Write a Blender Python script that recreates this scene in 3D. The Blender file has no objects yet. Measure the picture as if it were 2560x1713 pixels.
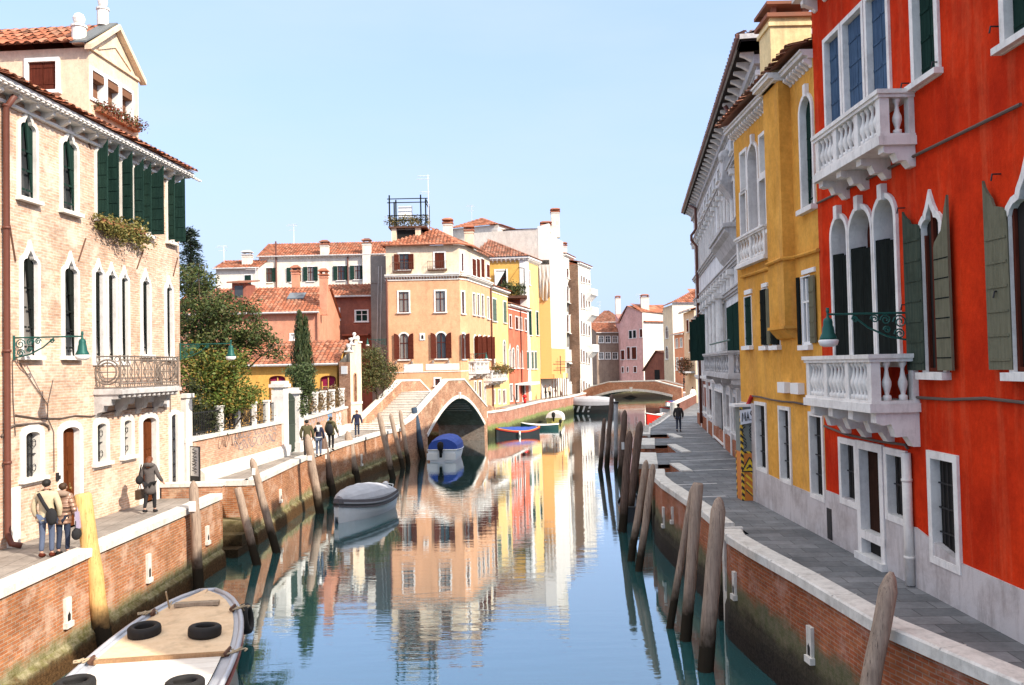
import bpy, math, random
from mathutils import Vector as V, Matrix
from mathutils.geometry import tessellate_polygon
R = random.Random(11)
S = bpy.context.scene
COL = S.collection
rad = math.radians
# ------------------------------------------------------------------ camera
FP = 2100.0
CAM = V((0, 0, 6.4))
_p, _r = rad(1.62), rad(1.2)
FW = V((0, math.cos(_p), math.sin(_p)))
_u0 = V((0, -math.sin(_p), math.cos(_p)))
RT = V((1, 0, 0)) * math.cos(_r) - _u0 * math.sin(_r)
UP = V((1, 0, 0)) * math.sin(_r) + _u0 * math.cos(_r)
cd = bpy.data.cameras.new('camera')
cd.sensor_width = 36.0
cd.lens = 36.0 * FP / 2560.0
cd.clip_start = 0.1
cd.clip_end = 3000
co = bpy.data.objects.new('camera', cd)
COL.objects.link(co)
m = Matrix((RT, UP, -FW)).transposed().to_4x4()
m.translation = CAM
co.matrix_world = m
S.camera = co


def ray(x, y):
    return RT * ((x - 1280) / FP) + UP * ((856.5 - y) / FP) + FW


def at(x, y, h=0.0):
    d = ray(x, y)
    return CAM + d * ((h - CAM.z) / d.z)


def atY(x, y, Y):
    d = ray(x, y)
    return CAM + d * (Y / d.y)


# ------------------------------------------------------------------ object helpers
ORG = {}


def tag(o, label=None, cat=None, group=None, kind=None):
    if label: o['label'] = label
    if cat: o['category'] = cat
    if group: o['group'] = group
    if kind: o['kind'] = kind
    return o


def thing(name, label, cat, loc=(0, 0, 0), group=None):
    o = bpy.data.objects.new(name, None)
    COL.objects.link(o)
    o.location = loc
    o.empty_display_size = .3
    ORG[o.name] = V(loc)
    return tag(o, label, cat, group)


class MB:
    def __init__(s):
        s.v = []; s.f = []; s.u = {}

    def q(s, *p, uv=None):
        n = len(s.v)
        s.v.extend(p)
        if uv: s.u[len(s.f)] = uv
        s.f.append(tuple(range(n, n + len(p))))

    def obox(s, o, a, b, c):
        n = len(s.v)
        s.v.extend([o, o + a, o + a + b, o + b, o + c, o + a + c, o + a + b + c, o + b + c])
        for f in ((0, 3, 2, 1), (4, 5, 6, 7), (0, 1, 5, 4), (1, 2, 6, 5), (2, 3, 7, 6), (3, 0, 4, 7)):
            s.f.append(tuple(n + i for i in f))

    def box(s, x0, x1, y0, y1, z0, z1):
        s.obox(V((x0, y0, z0)), V((x1 - x0, 0, 0)), V((0, y1 - y0, 0)), V((0, 0, z1 - z0)))

    def prism(s, pts, d):
        n = len(s.v); k = len(pts)
        s.v.extend(pts); s.v.extend([p + d for p in pts])
        s.f.append(tuple(range(n, n + k))); s.f.append(tuple(range(n + 2 * k - 1, n + k - 1, -1)))
        for i in range(k):
            j = (i + 1) % k
            s.f.append((n + i, n + j, n + k + j, n + k + i))

    def tube(s, path, r, n=8, cap=True):
        path = [V(p) for p in path]
        K = len(path)
        rr = r if isinstance(r, (list, tuple)) else [r] * K
        b = len(s.v)
        side = None
        for i in range(K):
            d = (path[min(i + 1, K - 1)] - path[max(i - 1, 0)]).normalized()
            if side is None:
                side = d.cross(V((0, 0, 1)) if abs(d.z) < .9 else V((1, 0, 0))).normalized()
            side = (side - d * side.dot(d)).normalized()
            w = d.cross(side)
            for j in range(n):
                a = 2 * math.pi * j / n
                s.v.append(path[i] + (side * math.cos(a) + w * math.sin(a)) * rr[i])
        for i in range(K - 1):
            for j in range(n):
                k = (j + 1) % n
                s.f.append((b + i * n + j, b + i * n + k, b + (i + 1) * n + k, b + (i + 1) * n + j))
        if cap:
            s.f.append(tuple(b + j for j in range(n - 1, -1, -1)))
            s.f.append(tuple(b + (K - 1) * n + j for j in range(n)))

    def lathe(s, o, prof, n=10):
        s_ = len(s.v); o = V(o)
        for r, z in prof:
            for j in range(n):
                a = 2 * math.pi * j / n
                s.v.append(o + V((r * math.cos(a), r * math.sin(a), z)))
        for i in range(len(prof) - 1):
            for j in range(n):
                k = (j + 1) % n
                s.f.append((s_ + i * n + j, s_ + i * n + k, s_ + (i + 1) * n + k, s_ + (i + 1) * n + j))
        s.f.append(tuple(s_ + j for j in range(n - 1, -1, -1)))
        s.f.append(tuple(s_ + (len(prof) - 1) * n + j for j in range(n)))

    def ball(s, o, r, n=8, m=6):
        rx, ry, rz = (r, r, r) if not isinstance(r, (tuple, list)) else r
        b = len(s.v); o = V(o)
        for i in range(m + 1):
            t = math.pi * i / m
            for j in range(n):
                a = 2 * math.pi * j / n
                st = max(math.sin(t), .02)
                s.v.append(o + V((rx * st * math.cos(a), ry * st * math.sin(a), -rz * math.cos(t))))
        for i in range(m):
            for j in range(n):
                k = (j + 1) % n
                s.f.append((b + i * n + j, b + i * n + k, b + (i + 1) * n + k, b + (i + 1) * n + j))

    def tess(s, loops, fn):
        """polygon with holes; loops of (u,z); fn maps (u,z) to 3D"""
        ls = [[V((a, b, 0)) for a, b in l] for l in loops]
        flat = [p for l in ls for p in l]
        n = len(s.v)
        s.v.extend([fn(p.x, p.y) for p in flat])
        for t in tessellate_polygon(ls):
            s.f.append(tuple(n + i for i in t))

    def build(s, name, mat, par=None, smooth=False, org=None):
        og = ORG[par.name] if par is not None else (V(org) if org is not None else V((0, 0, 0)))
        me = bpy.data.meshes.new(name)
        me.from_pydata([tuple(p - og) for p in s.v], [], s.f)
        me.update()
        uvl = me.uv_layers.new(name='UVMap')
        for fi, pl in enumerate(me.polygons):
            cu = s.u.get(fi)
            nn = pl.normal
            if cu is None:
                if abs(nn.z) > .92:
                    t = V((1, 0, 0)); b = V((0, 1, 0))
                else:
                    t = V((-nn.y, nn.x, 0)).normalized(); b = nn.cross(t)
            for k, li in enumerate(pl.loop_indices):
                if cu is not None:
                    uvl.data[li].uv = cu[k]
                else:
                    p = s.v[me.loops[li].vertex_index]
                    uvl.data[li].uv = (p.dot(t), p.dot(b))
        if smooth:
            me.polygons.foreach_set('use_smooth', [True] * len(me.polygons))
        me.materials.append(mat)
        o = bpy.data.objects.new(name, me)
        COL.objects.link(o)
        ORG[o.name] = og
        if par is not None: o.parent = par
        else: o.location = og
        return o


def part(mb, name, mat, par, smooth=False, label=None):
    o = mb.build(name, mat, par, smooth)
    if label: o['label'] = label
    return o


def solo(mb, name, mat, label, cat, group=None, org=(0, 0, 0), smooth=False):
    return tag(mb.build(name, mat, None, smooth, org), label, cat, group)


def struct(mb, name, mat, smooth=False):
    return tag(mb.build(name, mat, None, smooth), kind='structure')


def dup(o, loc=None, rz=None, par=None):
    c = o.copy(); COL.objects.link(c)
    if par is not None: c.parent = par
    if loc is not None: c.location = loc
    if rz is not None: c.rotation_euler = (0, 0, rz)
    for ch in list(o.children): dup(ch, par=c)
    return c


# ------------------------------------------------------------------ materials
class N:
    def __init__(s, name):
        s.m = bpy.data.materials.new(name); s.m.use_nodes = True
        s.t = s.m.node_tree; s.b = s.t.nodes['Principled BSDF']; s.out = s.t.nodes['Material Output']

    def n(s, ty, inp=None, **kw):
        x = s.t.nodes.new('ShaderNode' + ty)
        for k, v in kw.items(): setattr(x, k, v)
        for k, v in (inp or {}).items():
            if hasattr(v, 'bl_idname') or isinstance(v, bpy.types.NodeSocket):
                s.t.links.new(v, x.inputs[k])
            else: x.inputs[k].default_value = v
        return x

    def set(s, **kw):
        for k, v in kw.items():
            k = k.replace('_', ' ')
            if isinstance(v, bpy.types.NodeSocket): s.t.links.new(v, s.b.inputs[k])
            else: s.b.inputs[k].default_value = v
        return s.m

    def obj(s, sc=(1, 1, 1)):
        c = s.n('NewGeometry').outputs['Position']
        return s.n('Mapping', {'Vector': c, 'Scale': sc}).outputs[0]

    def uv(s, sc=(1, 1, 1)):
        c = s.n('TexCoord').outputs['UV']
        return s.n('Mapping', {'Vector': c, 'Scale': sc}).outputs[0]

    def noise(s, vec, scale, detail=4, rough=.6):
        return s.n('TexNoise', {'Vector': vec, 'Scale': scale, 'Detail': detail, 'Roughness': rough}).outputs['Fac']

    def ramp(s, fac, stops):
        r = s.n('ValToRGB', {'Fac': fac})
        e = r.color_ramp.elements
        while len(e) > 1: e.remove(e[-1])
        for i, (p, c) in enumerate(stops):
            el = e[0] if i == 0 else e.new(p)
            el.position = p
            c = (c, c, c) if isinstance(c, (int, float)) else c
            el.color = (*c[:3], 1)
        return r.outputs['Color']

    def mix(s, f, a, b, mode='MIX'):
        x = s.n('MixRGB', {'Fac': f}, blend_type=mode)
        for i, v in ((1, a), (2, b)):
            if isinstance(v, bpy.types.NodeSocket): s.t.links.new(v, x.inputs[i])
            else: x.inputs[i].default_value = (*v[:3], 1)
        return x.outputs[0]

    def bump(s, h, st=.3, dist=.02):
        return s.n('Bump', {'Height': h, 'Strength': st, 'Distance': dist}).outputs[0]

    def math(s, op, a, b=0.0):
        x = s.n('Math', operation=op)
        for i, v in ((0, a), (1, b)):
            if isinstance(v, bpy.types.NodeSocket): s.t.links.new(v, x.inputs[i])
            else: x.inputs[i].default_value = v
        return x.outputs[0]


def plain(name, c, rough=.7, metal=0, var=.12, scale=6, spec=.3):
    k = N(name)
    f = k.noise(k.obj(), scale)
    col = k.mix(f, tuple(x * (1 - var * 1.6) for x in c), tuple(min(1, x * (1 + var)) for x in c))
    return k.set(Base_Color=col, Roughness=rough, Metallic=metal, Specular_IOR_Level=spec)


def plaster(name, c, c2=None, stain=(.12, .09, .07), amt=.5, fine=True):
    c2 = c2 or tuple(x * .8 for x in c)
    k = N(name)
    p = k.obj()
    big = k.ramp(k.noise(p, .55, 5, .65), [(.38, 0), (.66, 1)])
    col = k.mix(big, c, c2)
    st = k.ramp(k.noise(k.obj((1.6, 1.6, .16)), 1.3, 6, .7), [(.5, 0), (.78, amt)])
    col = k.mix(st, col, stain)
    md_ = k.ramp(k.noise(k.obj((1, 1, .6)), 2.3, 6, .72), [(.3, .78), (.5, 1), (.72, 1.16)])
    col = k.mix(.85, col, md_, 'MULTIPLY')
    sp = k.ramp(k.noise(p, 9, 5, .75), [(.35, .8), (.7, 1.08)])
    col = k.mix(.7, col, sp, 'MULTIPLY')
    return k.set(Base_Color=col, Roughness=.95, Specular_IOR_Level=.03, Normal=k.bump(k.noise(p, 22, 6, .7), .35, .02))


def bricks(name, c1, c2, mortar, patch=None, pamt=.5, algae=None, w=.27, h=.075):
    k = N(name)
    uv = k.uv(); p = k.obj()
    wob = k.n('VectorMath', {0: uv, 1: k.n('VectorMath', {0: k.n('TexNoise', {'Vector': p, 'Scale': 1.7}).outputs['Color'], 'Scale': .035}, operation='SCALE').outputs[0]}, operation='ADD').outputs[0]
    b = k.n('TexBrick', {'Vector': wob, 'Color1': (*c1, 1), 'Color2': (*c2, 1), 'Mortar': (*mortar, 1), 'Scale': 1, 'Mortar Size': .009, 'Mortar Smooth': .3, 'Bias': -.1, 'Brick Width': w, 'Row Height': h})
    col = b.outputs['Color']
    dk = k.ramp(k.noise(p, .9, 5, .7), [(.3, .62), (.65, 1.1)])
    col = k.mix(.85, col, dk, 'MULTIPLY')
    cell = k.ramp(k.noise(k.uv((3.2, 11, 1)), 1.2, 2, .5), [(.35, .7), (.7, 1.25)])
    col = k.mix(.75, col, cell, 'MULTIPLY')
    bigp = k.ramp(k.noise(p, .33, 4, .6), [(.36, (.82, .78, .74)), (.5, 1), (.64, (1.08, 1.02, .98))])
    col = k.mix(.9, col, bigp, 'MULTIPLY')
    if patch:
        f = k.ramp(k.noise(p, 1.1, 7, .72), [(.52, 0), (.63, pamt)])
        col = k.mix(f, col, patch)
    if algae:
        z = k.n('SeparateXYZ', {0: k.n('NewGeometry').outputs['Position']}).outputs[2]
        zz = k.math('ADD', z, k.math('MULTIPLY', k.math('SUBTRACT', k.noise(p, 1.4, 6, .7), .5), .75))
        f = k.ramp(k.math('DIVIDE', zz, 2.4), [(.0, 1), (algae[0], 1), (algae[0] + .1, 0)])
        ac = k.mix(k.ramp(k.noise(p, 5, 6, .8), [(.4, 0), (.62, 1)]), algae[1], algae[2])
        low = k.ramp(k.math('DIVIDE', zz, 2.4), [(.12, 1), (algae[0] * .62, .85), (algae[0] * .85, 0)])
        ac = k.mix(low, ac, k.mix(k.ramp(k.noise(p, 14, 5, .8), [(.42, 0), (.6, 1)]), algae[3], tuple(x * .4 for x in algae[3])))
        col = k.mix(f, col, ac)
    hgt = k.math('ADD', k.math('MULTIPLY', b.outputs['Fac'], -.6), k.noise(p, 30, 4))
    return k.set(Base_Color=col, Roughness=.92, Specular_IOR_Level=.12, Normal=k.bump(hgt, .5, .015))


def stone(name, c, dirt=(.16, .14, .12), amt=.6, scale=1.6):
    k = N(name)
    p = k.obj()
    f = k.ramp(k.noise(p, scale, 7, .75), [(.45, 0), (.75, amt)])
    col = k.mix(f, c, dirt)
    f2 = k.ramp(k.noise(k.obj((3, 3, .5)), 2.2, 5, .7), [(.5, 0), (.8, amt * .8)])
    col = k.mix(f2, col, tuple(x * .8 for x in dirt))
    return k.set(Base_Color=col, Roughness=.8, Specular_IOR_Level=.25, Normal=k.bump(k.noise(p, 18, 6, .7), .3, .02))


def wood(name, c1, c2, rough=.85, wet=False, vscale=(14, 14, .9)):
    k = N(name)
    f = k.noise(k.obj(vscale), 1.5, 6, .7)
    col = k.mix(k.ramp(f, [(.32, 0), (.68, 1)]), c1, c2)
    p = k.obj()
    col = k.mix(k.ramp(k.noise(p, 3, 4), [(.5, 0), (.75, .5)]), col, tuple(x * .45 for x in c1))
    if wet:
        cr = k.ramp(k.noise(k.obj((26, 26, .55)), 1.6, 5, .75), [(.34, 1), (.43, 0)])
        col = k.mix(cr, col, tuple(x * .28 for x in c2))
        z = k.n('SeparateXYZ', {0: k.n('NewGeometry').outputs['Position']}).outputs[2]
        zz = k.math('ADD', z, k.math('MULTIPLY', k.math('SUBTRACT', k.noise(p, 2.5, 4), .5), .9))
        col = k.mix(k.ramp(k.math('DIVIDE', zz, 2), [(.3, 1), (.62, 0)]), col, (.035, .028, .02))
    return k.set(Base_Color=col, Roughness=rough, Specular_IOR_Level=0.0, Normal=k.bump(f, .6, .03))


def tiles(name, c):
    k = N(name)
    uv = k.uv()
    cell = k.n('VectorMath', {0: uv}, operation='FLOOR').outputs[0]
    w = k.n('TexWhiteNoise', {'Vector': cell}, noise_dimensions='2D').outputs['Value']
    col = k.ramp(w, [(0, tuple(x * .45 for x in c)), (.25, tuple(x * .8 for x in c)), (.6, c), (.85, (min(1, c[0] * 1.2), c[1] * 1.5, c[2] * 1.7)), (1, (c[0] * .75, c[1] * 1.1, c[2] * 1.3))])
    p = k.obj()
    col = k.mix(k.ramp(k.noise(p, 1.3, 6, .7), [(.42, 0), (.75, .7)]), col, (.13, .1, .075))
    return k.set(Base_Color=col, Roughness=.9, Specular_IOR_Level=.12)


def leaf(name, cols):
    k = N(name)
    g = k.n('NewGeometry')
    n = len(cols)
    col = k.ramp(g.outputs['Random Per Island'], [((i + .0) / max(1, n - 1), c) for i, c in enumerate(cols)])
    k.set(Base_Color=col, Roughness=.55, Specular_IOR_Level=.25)
    tr = k.n('BsdfTranslucent', {'Color': col})
    mx = k.n('MixShader', {0: .22, 1: k.b.outputs[0], 2: tr.outputs[0]})
    k.t.links.new(mx.outputs[0], k.out.inputs[0])
    return k.m


STONE = stone('istrian_stone', (.78, .74, .68), amt=.35)
STONEW = stone('white_stone_trim', (.80, .77, .73), dirt=(.3, .27, .25), amt=.5, scale=2.2)
STONEG = stone('weathered_grey_stone', (.55, .53, .52), dirt=(.12, .11, .1), amt=.6)
COPE = stone('coping_stone', (.72, .68, .62), dirt=(.2, .18, .15), amt=.5, scale=2.5)
PLINTH = stone('plinth_stone', (.55, .51, .5), dirt=(.22, .17, .15), amt=.75, scale=1.0)
GREEN = wood('green_shutter_paint', (.022, .05, .04), (.012, .028, .024), .6)
GREENL = wood('faded_green_shutter_paint', (.12, .16, .13), (.07, .1, .085), .6)
BLACKG = wood('dark_shutter_paint', (.022, .026, .024), (.012, .014, .013), .6)
BLUESH = wood('blue_shutter_paint', (.09, .15, .24), (.045, .075, .13), .5)
BROWN = wood('brown_shutter_paint', (.13, .035, .022), (.07, .02, .014), .6)
DOORW = wood('brown_door_wood', (.16, .05, .02), (.09, .028, .012), .5)
IRON = plain('dark_iron', (.03, .03, .032), .5, .3)
RUST = plain('rusty_iron', (.12, .06, .04), .8, .1)
GRNIRON = plain('green_iron', (.012, .09, .075), .5, .2)
PIPE = plain('drainpipe_paint', (.14, .05, .035), .5)
CABLE = plain('cable_sheath', (.12, .09, .075), .8)
k = N('window_glass')
GLASS = k.set(Base_Color=k.mix(k.ramp(k.n('ObjectInfo').outputs['Random'], [(.5, 0), (.62, 1)]), k.mix(k.noise(k.obj(), .8, 2), (.015, .018, .02), (.06, .065, .07)), k.mix(k.noise(k.obj((7, 7, .4)), 1.5), (.12, .115, .11), (.3, .28, .26))), Roughness=.12, Specular_IOR_Level=.6)
DARK = plain('dark_interior', (.015, .013, .012), .9)
CURT = plain('pale_curtain', (.5, .48, .45), .9)
REDC = plain('crimson_curtain', (.25, .01, .05), .8, var=.4, scale=12)
TILE = tiles('roof_tiles', (.42, .14, .075))
TILED = tiles('old_roof_tiles', (.33, .13, .08))
WHITEP = plain('white_paint', (.8, .79, .77), .6, var=.06)
BRK_L = bricks('pale_house_brick', (.62, .39, .27), (.70, .50, .37), (.72, .62, .52), (.76, .63, .51), .6)
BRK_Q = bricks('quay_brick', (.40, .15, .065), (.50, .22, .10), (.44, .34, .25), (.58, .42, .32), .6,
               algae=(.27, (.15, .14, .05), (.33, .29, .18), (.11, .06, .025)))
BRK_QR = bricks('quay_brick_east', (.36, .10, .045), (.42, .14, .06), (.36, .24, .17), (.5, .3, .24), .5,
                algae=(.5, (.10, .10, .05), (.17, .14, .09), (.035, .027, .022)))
BRK_B = bricks('bridge_brick', (.38, .18, .10), (.48, .25, .15), (.44, .34, .26), (.62, .44, .3), .75)
BRK_G = bricks('garden_wall_brick', (.56, .3, .19), (.6, .36, .25), (.6, .46, .36), (.66, .45, .34), .8)
RED = plaster('red_plaster', (.65, .042, .010), (.46, .026, .008), (.68, .16, .07), .5)
YEL = plaster('ochre_plaster', (.78, .40, .085), (.64, .30, .055), (.5, .27, .12), .6)
CREAM = plaster('cream_plaster', (.78, .63, .46), (.72, .56, .4), (.5, .38, .27), .35)
ORAN = plaster('orange_plaster', (.72, .40, .23), (.64, .34, .19), (.5, .33, .2), .4)
YEL2 = plaster('pale_yellow_plaster', (.78, .55, .24), (.72, .49, .2), (.5, .38, .2), .35)
YEL3 = plaster('strong_yellow_plaster', (.74, .43, .12), (.66, .36, .09), (.4, .25, .1), .35)
CORAL = plaster('coral_plaster', (.66, .17, .1), (.6, .14, .085), (.6, .3, .2), .4)
SALM = plaster('salmon_plaster', (.66, .31, .2), (.6, .27, .17), (.4, .25, .18), .5)
WHITEPL = plaster('white_plaster', (.77, .71, .62), (.7, .63, .54), (.55, .45, .36), .35)
GREYPL = plaster('grey_plaster', (.3, .28, .25), (.24, .22, .2), (.14, .13, .12), .5)
BRNPL = plaster('red_brown_plaster', (.34, .13, .09), (.26, .1, .075), (.12, .07, .06), .6)
PINK = plaster('pink_plaster', (.70, .40, .36), (.64, .35, .31), (.45, .3, .27), .4)
TAUPE = plaster('taupe_plaster', (.33, .25, .2), (.27, .2, .16), (.15, .1, .08), .6)
PALW = plaster('palace_stone', (.82, .81, .8), (.7, .69, .69), (.18, .17, .17), .55)
OLIVSH = wood('olive_shutter_paint', (.075, .09, .065), (.04, .055, .045), .6)
PALESH = wood('pale_shutter_paint', (.19, .18, .125), (.13, .125, .085), .6)
PALW2 = plaster('sunlit_pale_plaster', (.76, .70, .62), (.68, .61, .53), (.36, .29, .23), .6)
BRASS = plain('brass', (.5, .35, .12), .35, .9)
# ------------------------------------------------------------------ facades, windows, roofs
class Fac:
    """vertical plane; A is its left end and B its right end seen from outside"""
    def __init__(s, A, B):
        s.A = V((A[0], A[1], 0)); d = V((B[0] - A[0], B[1] - A[1], 0))
        s.L = d.length; s.t = d / s.L; s.n = V((s.t.y, -s.t.x, 0))

    def P(s, u, z, d=0.0):
        return s.A + s.t * u + s.n * d + V((0, 0, z))

    def px(s, x, y, d=0.0):
        r = ray(x, y)
        k = (s.A + s.n * d - CAM).dot(s.n) / r.dot(s.n)
        p = CAM + r * k
        return (p - s.A).dot(s.t), p.z

    def U(s, x, y=900, d=0.0): return s.px(x, y, d)[0]

    def Z(s, x, y, d=0.0): return s.px(x, y, d)[1]

    def box(s, mb, u0, u1, z0, z1, d0, d1):
        mb.obox(s.P(u0, z0, d0), s.t * (u1 - u0), s.n * (d1 - d0), V((0, 0, z1 - z0)))

    def prism(s, mb, pts, d0, d1):
        mb.prism([s.P(u, z, d0) for u, z in pts], s.n * (d1 - d0))

    def side(s, mb, pts, u0, u1):
        """profile in (d,z) swept along u"""
        mb.prism([s.P(u0, z, d) for d, z in pts], s.t * (u1 - u0))

    def rect(s, xl, xr, yt, yb, d=0.0):
        ym = (yt + yb) / 2; xc = (xl + xr) / 2
        return s.U(xl, ym, d), s.U(xr, ym, d), s.Z(xc, yb, d), s.Z(xc, yt, d)


OG = [(1, 0), (1.0, .22), (.93, .4), (.74, .56), (.46, .64), (.42, .72), (.36, .9), (.2, 1.12), (.08, 1.32), (0, 1.55)]


def shape(u0, u1, z0, z1, kind='rect'):
    w = (u1 - u0) / 2; c = (u0 + u1) / 2
    if kind == 'rect': return [(u0, z0), (u1, z0), (u1, z1), (u0, z1)]
    if kind == 'round':
        zs = z1 - w
        arc = [(c + w * math.cos(math.pi * i / 12), zs + w * math.sin(math.pi * i / 12)) for i in range(13)]
    elif kind == 'seg':
        h = w * .34; zs = z1 - h
        arc = [(c + w * math.cos(math.pi * i / 8), zs + h * math.sin(math.pi * i / 8)) for i in range(9)]
    else:
        zs = z1 - 1.55 * w
        arc = [(c + w * a, zs + w * b) for a, b in OG] + [(c - w * a, zs + w * b) for a, b in OG[-2::-1]]
    return [(u0, z0), (u1, z0)] + arc


def offset(pts, w):
    n = len(pts); out = []
    for i in range(n):
        a = V(pts[i - 1] + (0,)); b = V(pts[i] + (0,)); c = V(pts[(i + 1) % n] + (0,))
        e1 = (b - a); e2 = (c - b)
        if e1.length < 1e-6: e1 = e2
        if e2.length < 1e-6: e2 = e1
        e1.normalize(); e2.normalize()
        n1 = V((e1.y, -e1.x, 0)); n2 = V((e2.y, -e2.x, 0))
        m_ = (n1 + n2)
        if m_.length < 1e-4: m_ = n1.copy()
        m_.normalize()
        k_ = min(1 / max(m_.dot(n1), .35), 2.2)
        out.append((b.x + m_.x * w * k_, b.y + m_.y * w * k_))
    return out


class House:
    def __init__(s, name, label, cat='house', loc=(0, 0, 0), group=None):
        s.o = thing(name, label, cat, loc, group); s.w = []

    def wall(s, F, poly, mat):
        w = dict(F=F, poly=poly, mat=mat, holes=[]); s.w.append(w); return w

    def rwall(s, F, u0, u1, z0, z1, mat): return s.wall(F, [(u0, z0), (u1, z0), (u1, z1), (u0, z1)], mat)

    def plain(s, pts, mat):
        """plain far-side wall, a closed strip of plan points with heights"""
        s.extra = getattr(s, 'extra', []) + [(pts, mat)]

    def box(s, F, u0, u1, z0, z1, depth, mat):
        """the three hidden sides of a block behind facade F"""
        a = [F.P(u1, 0), F.P(u1, 0, -depth), F.P(u0, 0, -depth), F.P(u0, 0)]
        s.extra = getattr(s, 'extra', []) + [([(p.x, p.y, z0, z1) for p in a], mat)]

    def p(s, mb, name, mat, par=None, smooth=False, label=None): return part(mb, name, mat, par or s.o, smooth, label)

    def done(s):
        mats = []
        for w in s.w:
            if w['mat'] not in mats: mats.append(w['mat'])
        for pts, mt in getattr(s, 'extra', []):
            if mt not in mats: mats.append(mt)
        for mt in mats:
            mb = MB()
            for w in s.w:
                if w['mat'] is mt: mb.tess([w['poly']] + w['holes'], lambda u, z, F=w['F']: F.P(u, z))
            for pts, m2 in getattr(s, 'extra', []):
                if m2 is mt:
                    for a, b in zip(pts[:-1], pts[1:]):
                        mb.q(V((a[0], a[1], a[2])), V((b[0], b[1], b[2])), V((b[0], b[1], b[3])), V((a[0], a[1], a[3])))
            s.p(mb, 'wall', mt)

    def win(s, w, o, fr=.13, fd=.05, rv=.22, mf=None, pane=None, sill=.1, sh=(), shm=None, mull='cross', grille=None, name='window', frame_mat=None, closed=False, detail=True, sash=True):
        F = w['F']; mf = mf or STONE; pane = pane or GLASS; shm = shm or GREEN
        w['holes'].append(o)
        mb = MB(); out = offset(o, fr); n = len(o)
        us = [a for a, b in o]; zs_ = [b for a, b in o]
        u0, u1, z0, z1 = min(us), max(us), min(zs_), max(zs_)
        for i in range(n):
            j = (i + 1) % n
            mb.q(F.P(*o[i], fd), F.P(*o[j], fd), F.P(*out[j], fd), F.P(*out[i], fd))
            mb.q(F.P(*out[i], fd), F.P(*out[j], fd), F.P(*out[j], -.02), F.P(*out[i], -.02))
            mb.q(F.P(*o[j], fd), F.P(*o[i], fd), F.P(*o[i], -rv), F.P(*o[j], -rv))
        if sill: F.box(mb, u0 - fr - .05, u1 + fr + .05, z0 - sill - .01, z0 - .01, -.02, fd + .11)
        wn = s.p(mb, name, mf)
        pm = MB(); pm.tess([o], lambda u, z: F.P(u, z, -rv + .006)); s.p(pm, 'pane', pane, wn)
        d = -rv + .012; c = (u0 + u1) / 2
        if detail and mull and not closed:
            mm = MB(); b_ = .035
            F.box(mm, u0, u0 + b_ * 1.6, z0, z1 - (z1 - z0) * (.18 if n > 4 else 0), d, d + .05); F.box(mm, u1 - b_ * 1.6, u1, z0, z1 - (z1 - z0) * (.18 if n > 4 else 0), d, d + .05)
            F.box(mm, c - b_, c + b_, z0, z1 - .04, d, d + .06)
            F.box(mm, u0 + b_ * 1.6, u1 - b_ * 1.6, z0, z0 + .07, d, d + .055)
            if mull == 'cross':
                zz = z0 + (z1 - z0) * .62; F.box(mm, u0 + b_ * 1.6, u1 - b_ * 1.6, zz, zz + .05, d, d + .052)
            s.p(mm, 'sash', frame_mat or (BROWN if mf is not WHITEP else WHITEP), wn)
        for side, ang, *rest in sh:
            hw = rest[0] if rest else (u1 - u0) / 2
            dh = rest[1] if len(rest) > 1 else fd + .02
            leaf_m = MB()
            a = rad(ang)
            t = (F.t * math.cos(a) if side == 'l' else -F.t * math.cos(a)) + F.n * math.sin(a)
            nn = (F.n * math.cos(a) - F.t * math.sin(a)) if side == 'l' else (F.n * math.cos(a) + F.t * math.sin(a))
            uh = u0 if side == 'l' else u1
            if n > 4:
                half = sorted([((p[0] - u0) if side == 'l' else (u1 - p[0]), p[1]) for p in o[2:] if ((p[0] <= c + 1e-6) if side == 'l' else (p[0] >= c - 1e-6))], key=lambda q: q[0])
                half = [(min(q[0] * hw / ((u1 - u0) / 2), hw), q[1]) for q in half]
                pl = [(0, z0 + .03), (hw, z0 + .03)] + half[::-1]
            else:
                pl = [(0, z0 + .03), (hw, z0 + .03), (hw, z1 - .02), (0, z1 - .02)]
            hp = F.P(uh, 0, dh)
            leaf_m.prism([hp + t * q[0] + V((0, 0, q[1])) for q in pl], nn * .045)
            if detail:
                top = min(q[1] for q in pl[2:]) if n > 4 else z1
                zz = z0 + .16
                while zz < top - .12:
                    for dd in (-.014, .045):
                        leaf_m.obox(hp + t * .03 + nn * dd + V((0, 0, zz)), t * (hw - .06), nn * .014, V((0, 0, .035)))
                    zz += .36
            s.p(leaf_m, 'shutter', shm, wn)
        if closed:
            cm = MB(); dd = -rv + .05 if closed is True else closed
            g = .012
            for a_, b_ in ((u0 + .01, c - g), (c + g, u1 - .01)):
                if n == 4: F.box(cm, a_, b_, z0 + .02, z1 - .02, dd, dd + .045)
                else:
                    hp_ = [p for p in o if (p[0] <= c + 1e-6 if b_ < c else p[0] >= c - 1e-6)]
                    F.prism(cm, hp_, dd, dd + .045)
                if detail:
                    zz = z0 + .2; top = z1 if n == 4 else z1 - (u1 - u0) * .8
                    while zz < top - .1:
                        F.box(cm, a_ + .02, b_ - .02, zz, zz + .05, dd + .045, dd + .06); zz += .5
            s.p(cm, 'shutter', shm, wn)
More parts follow.
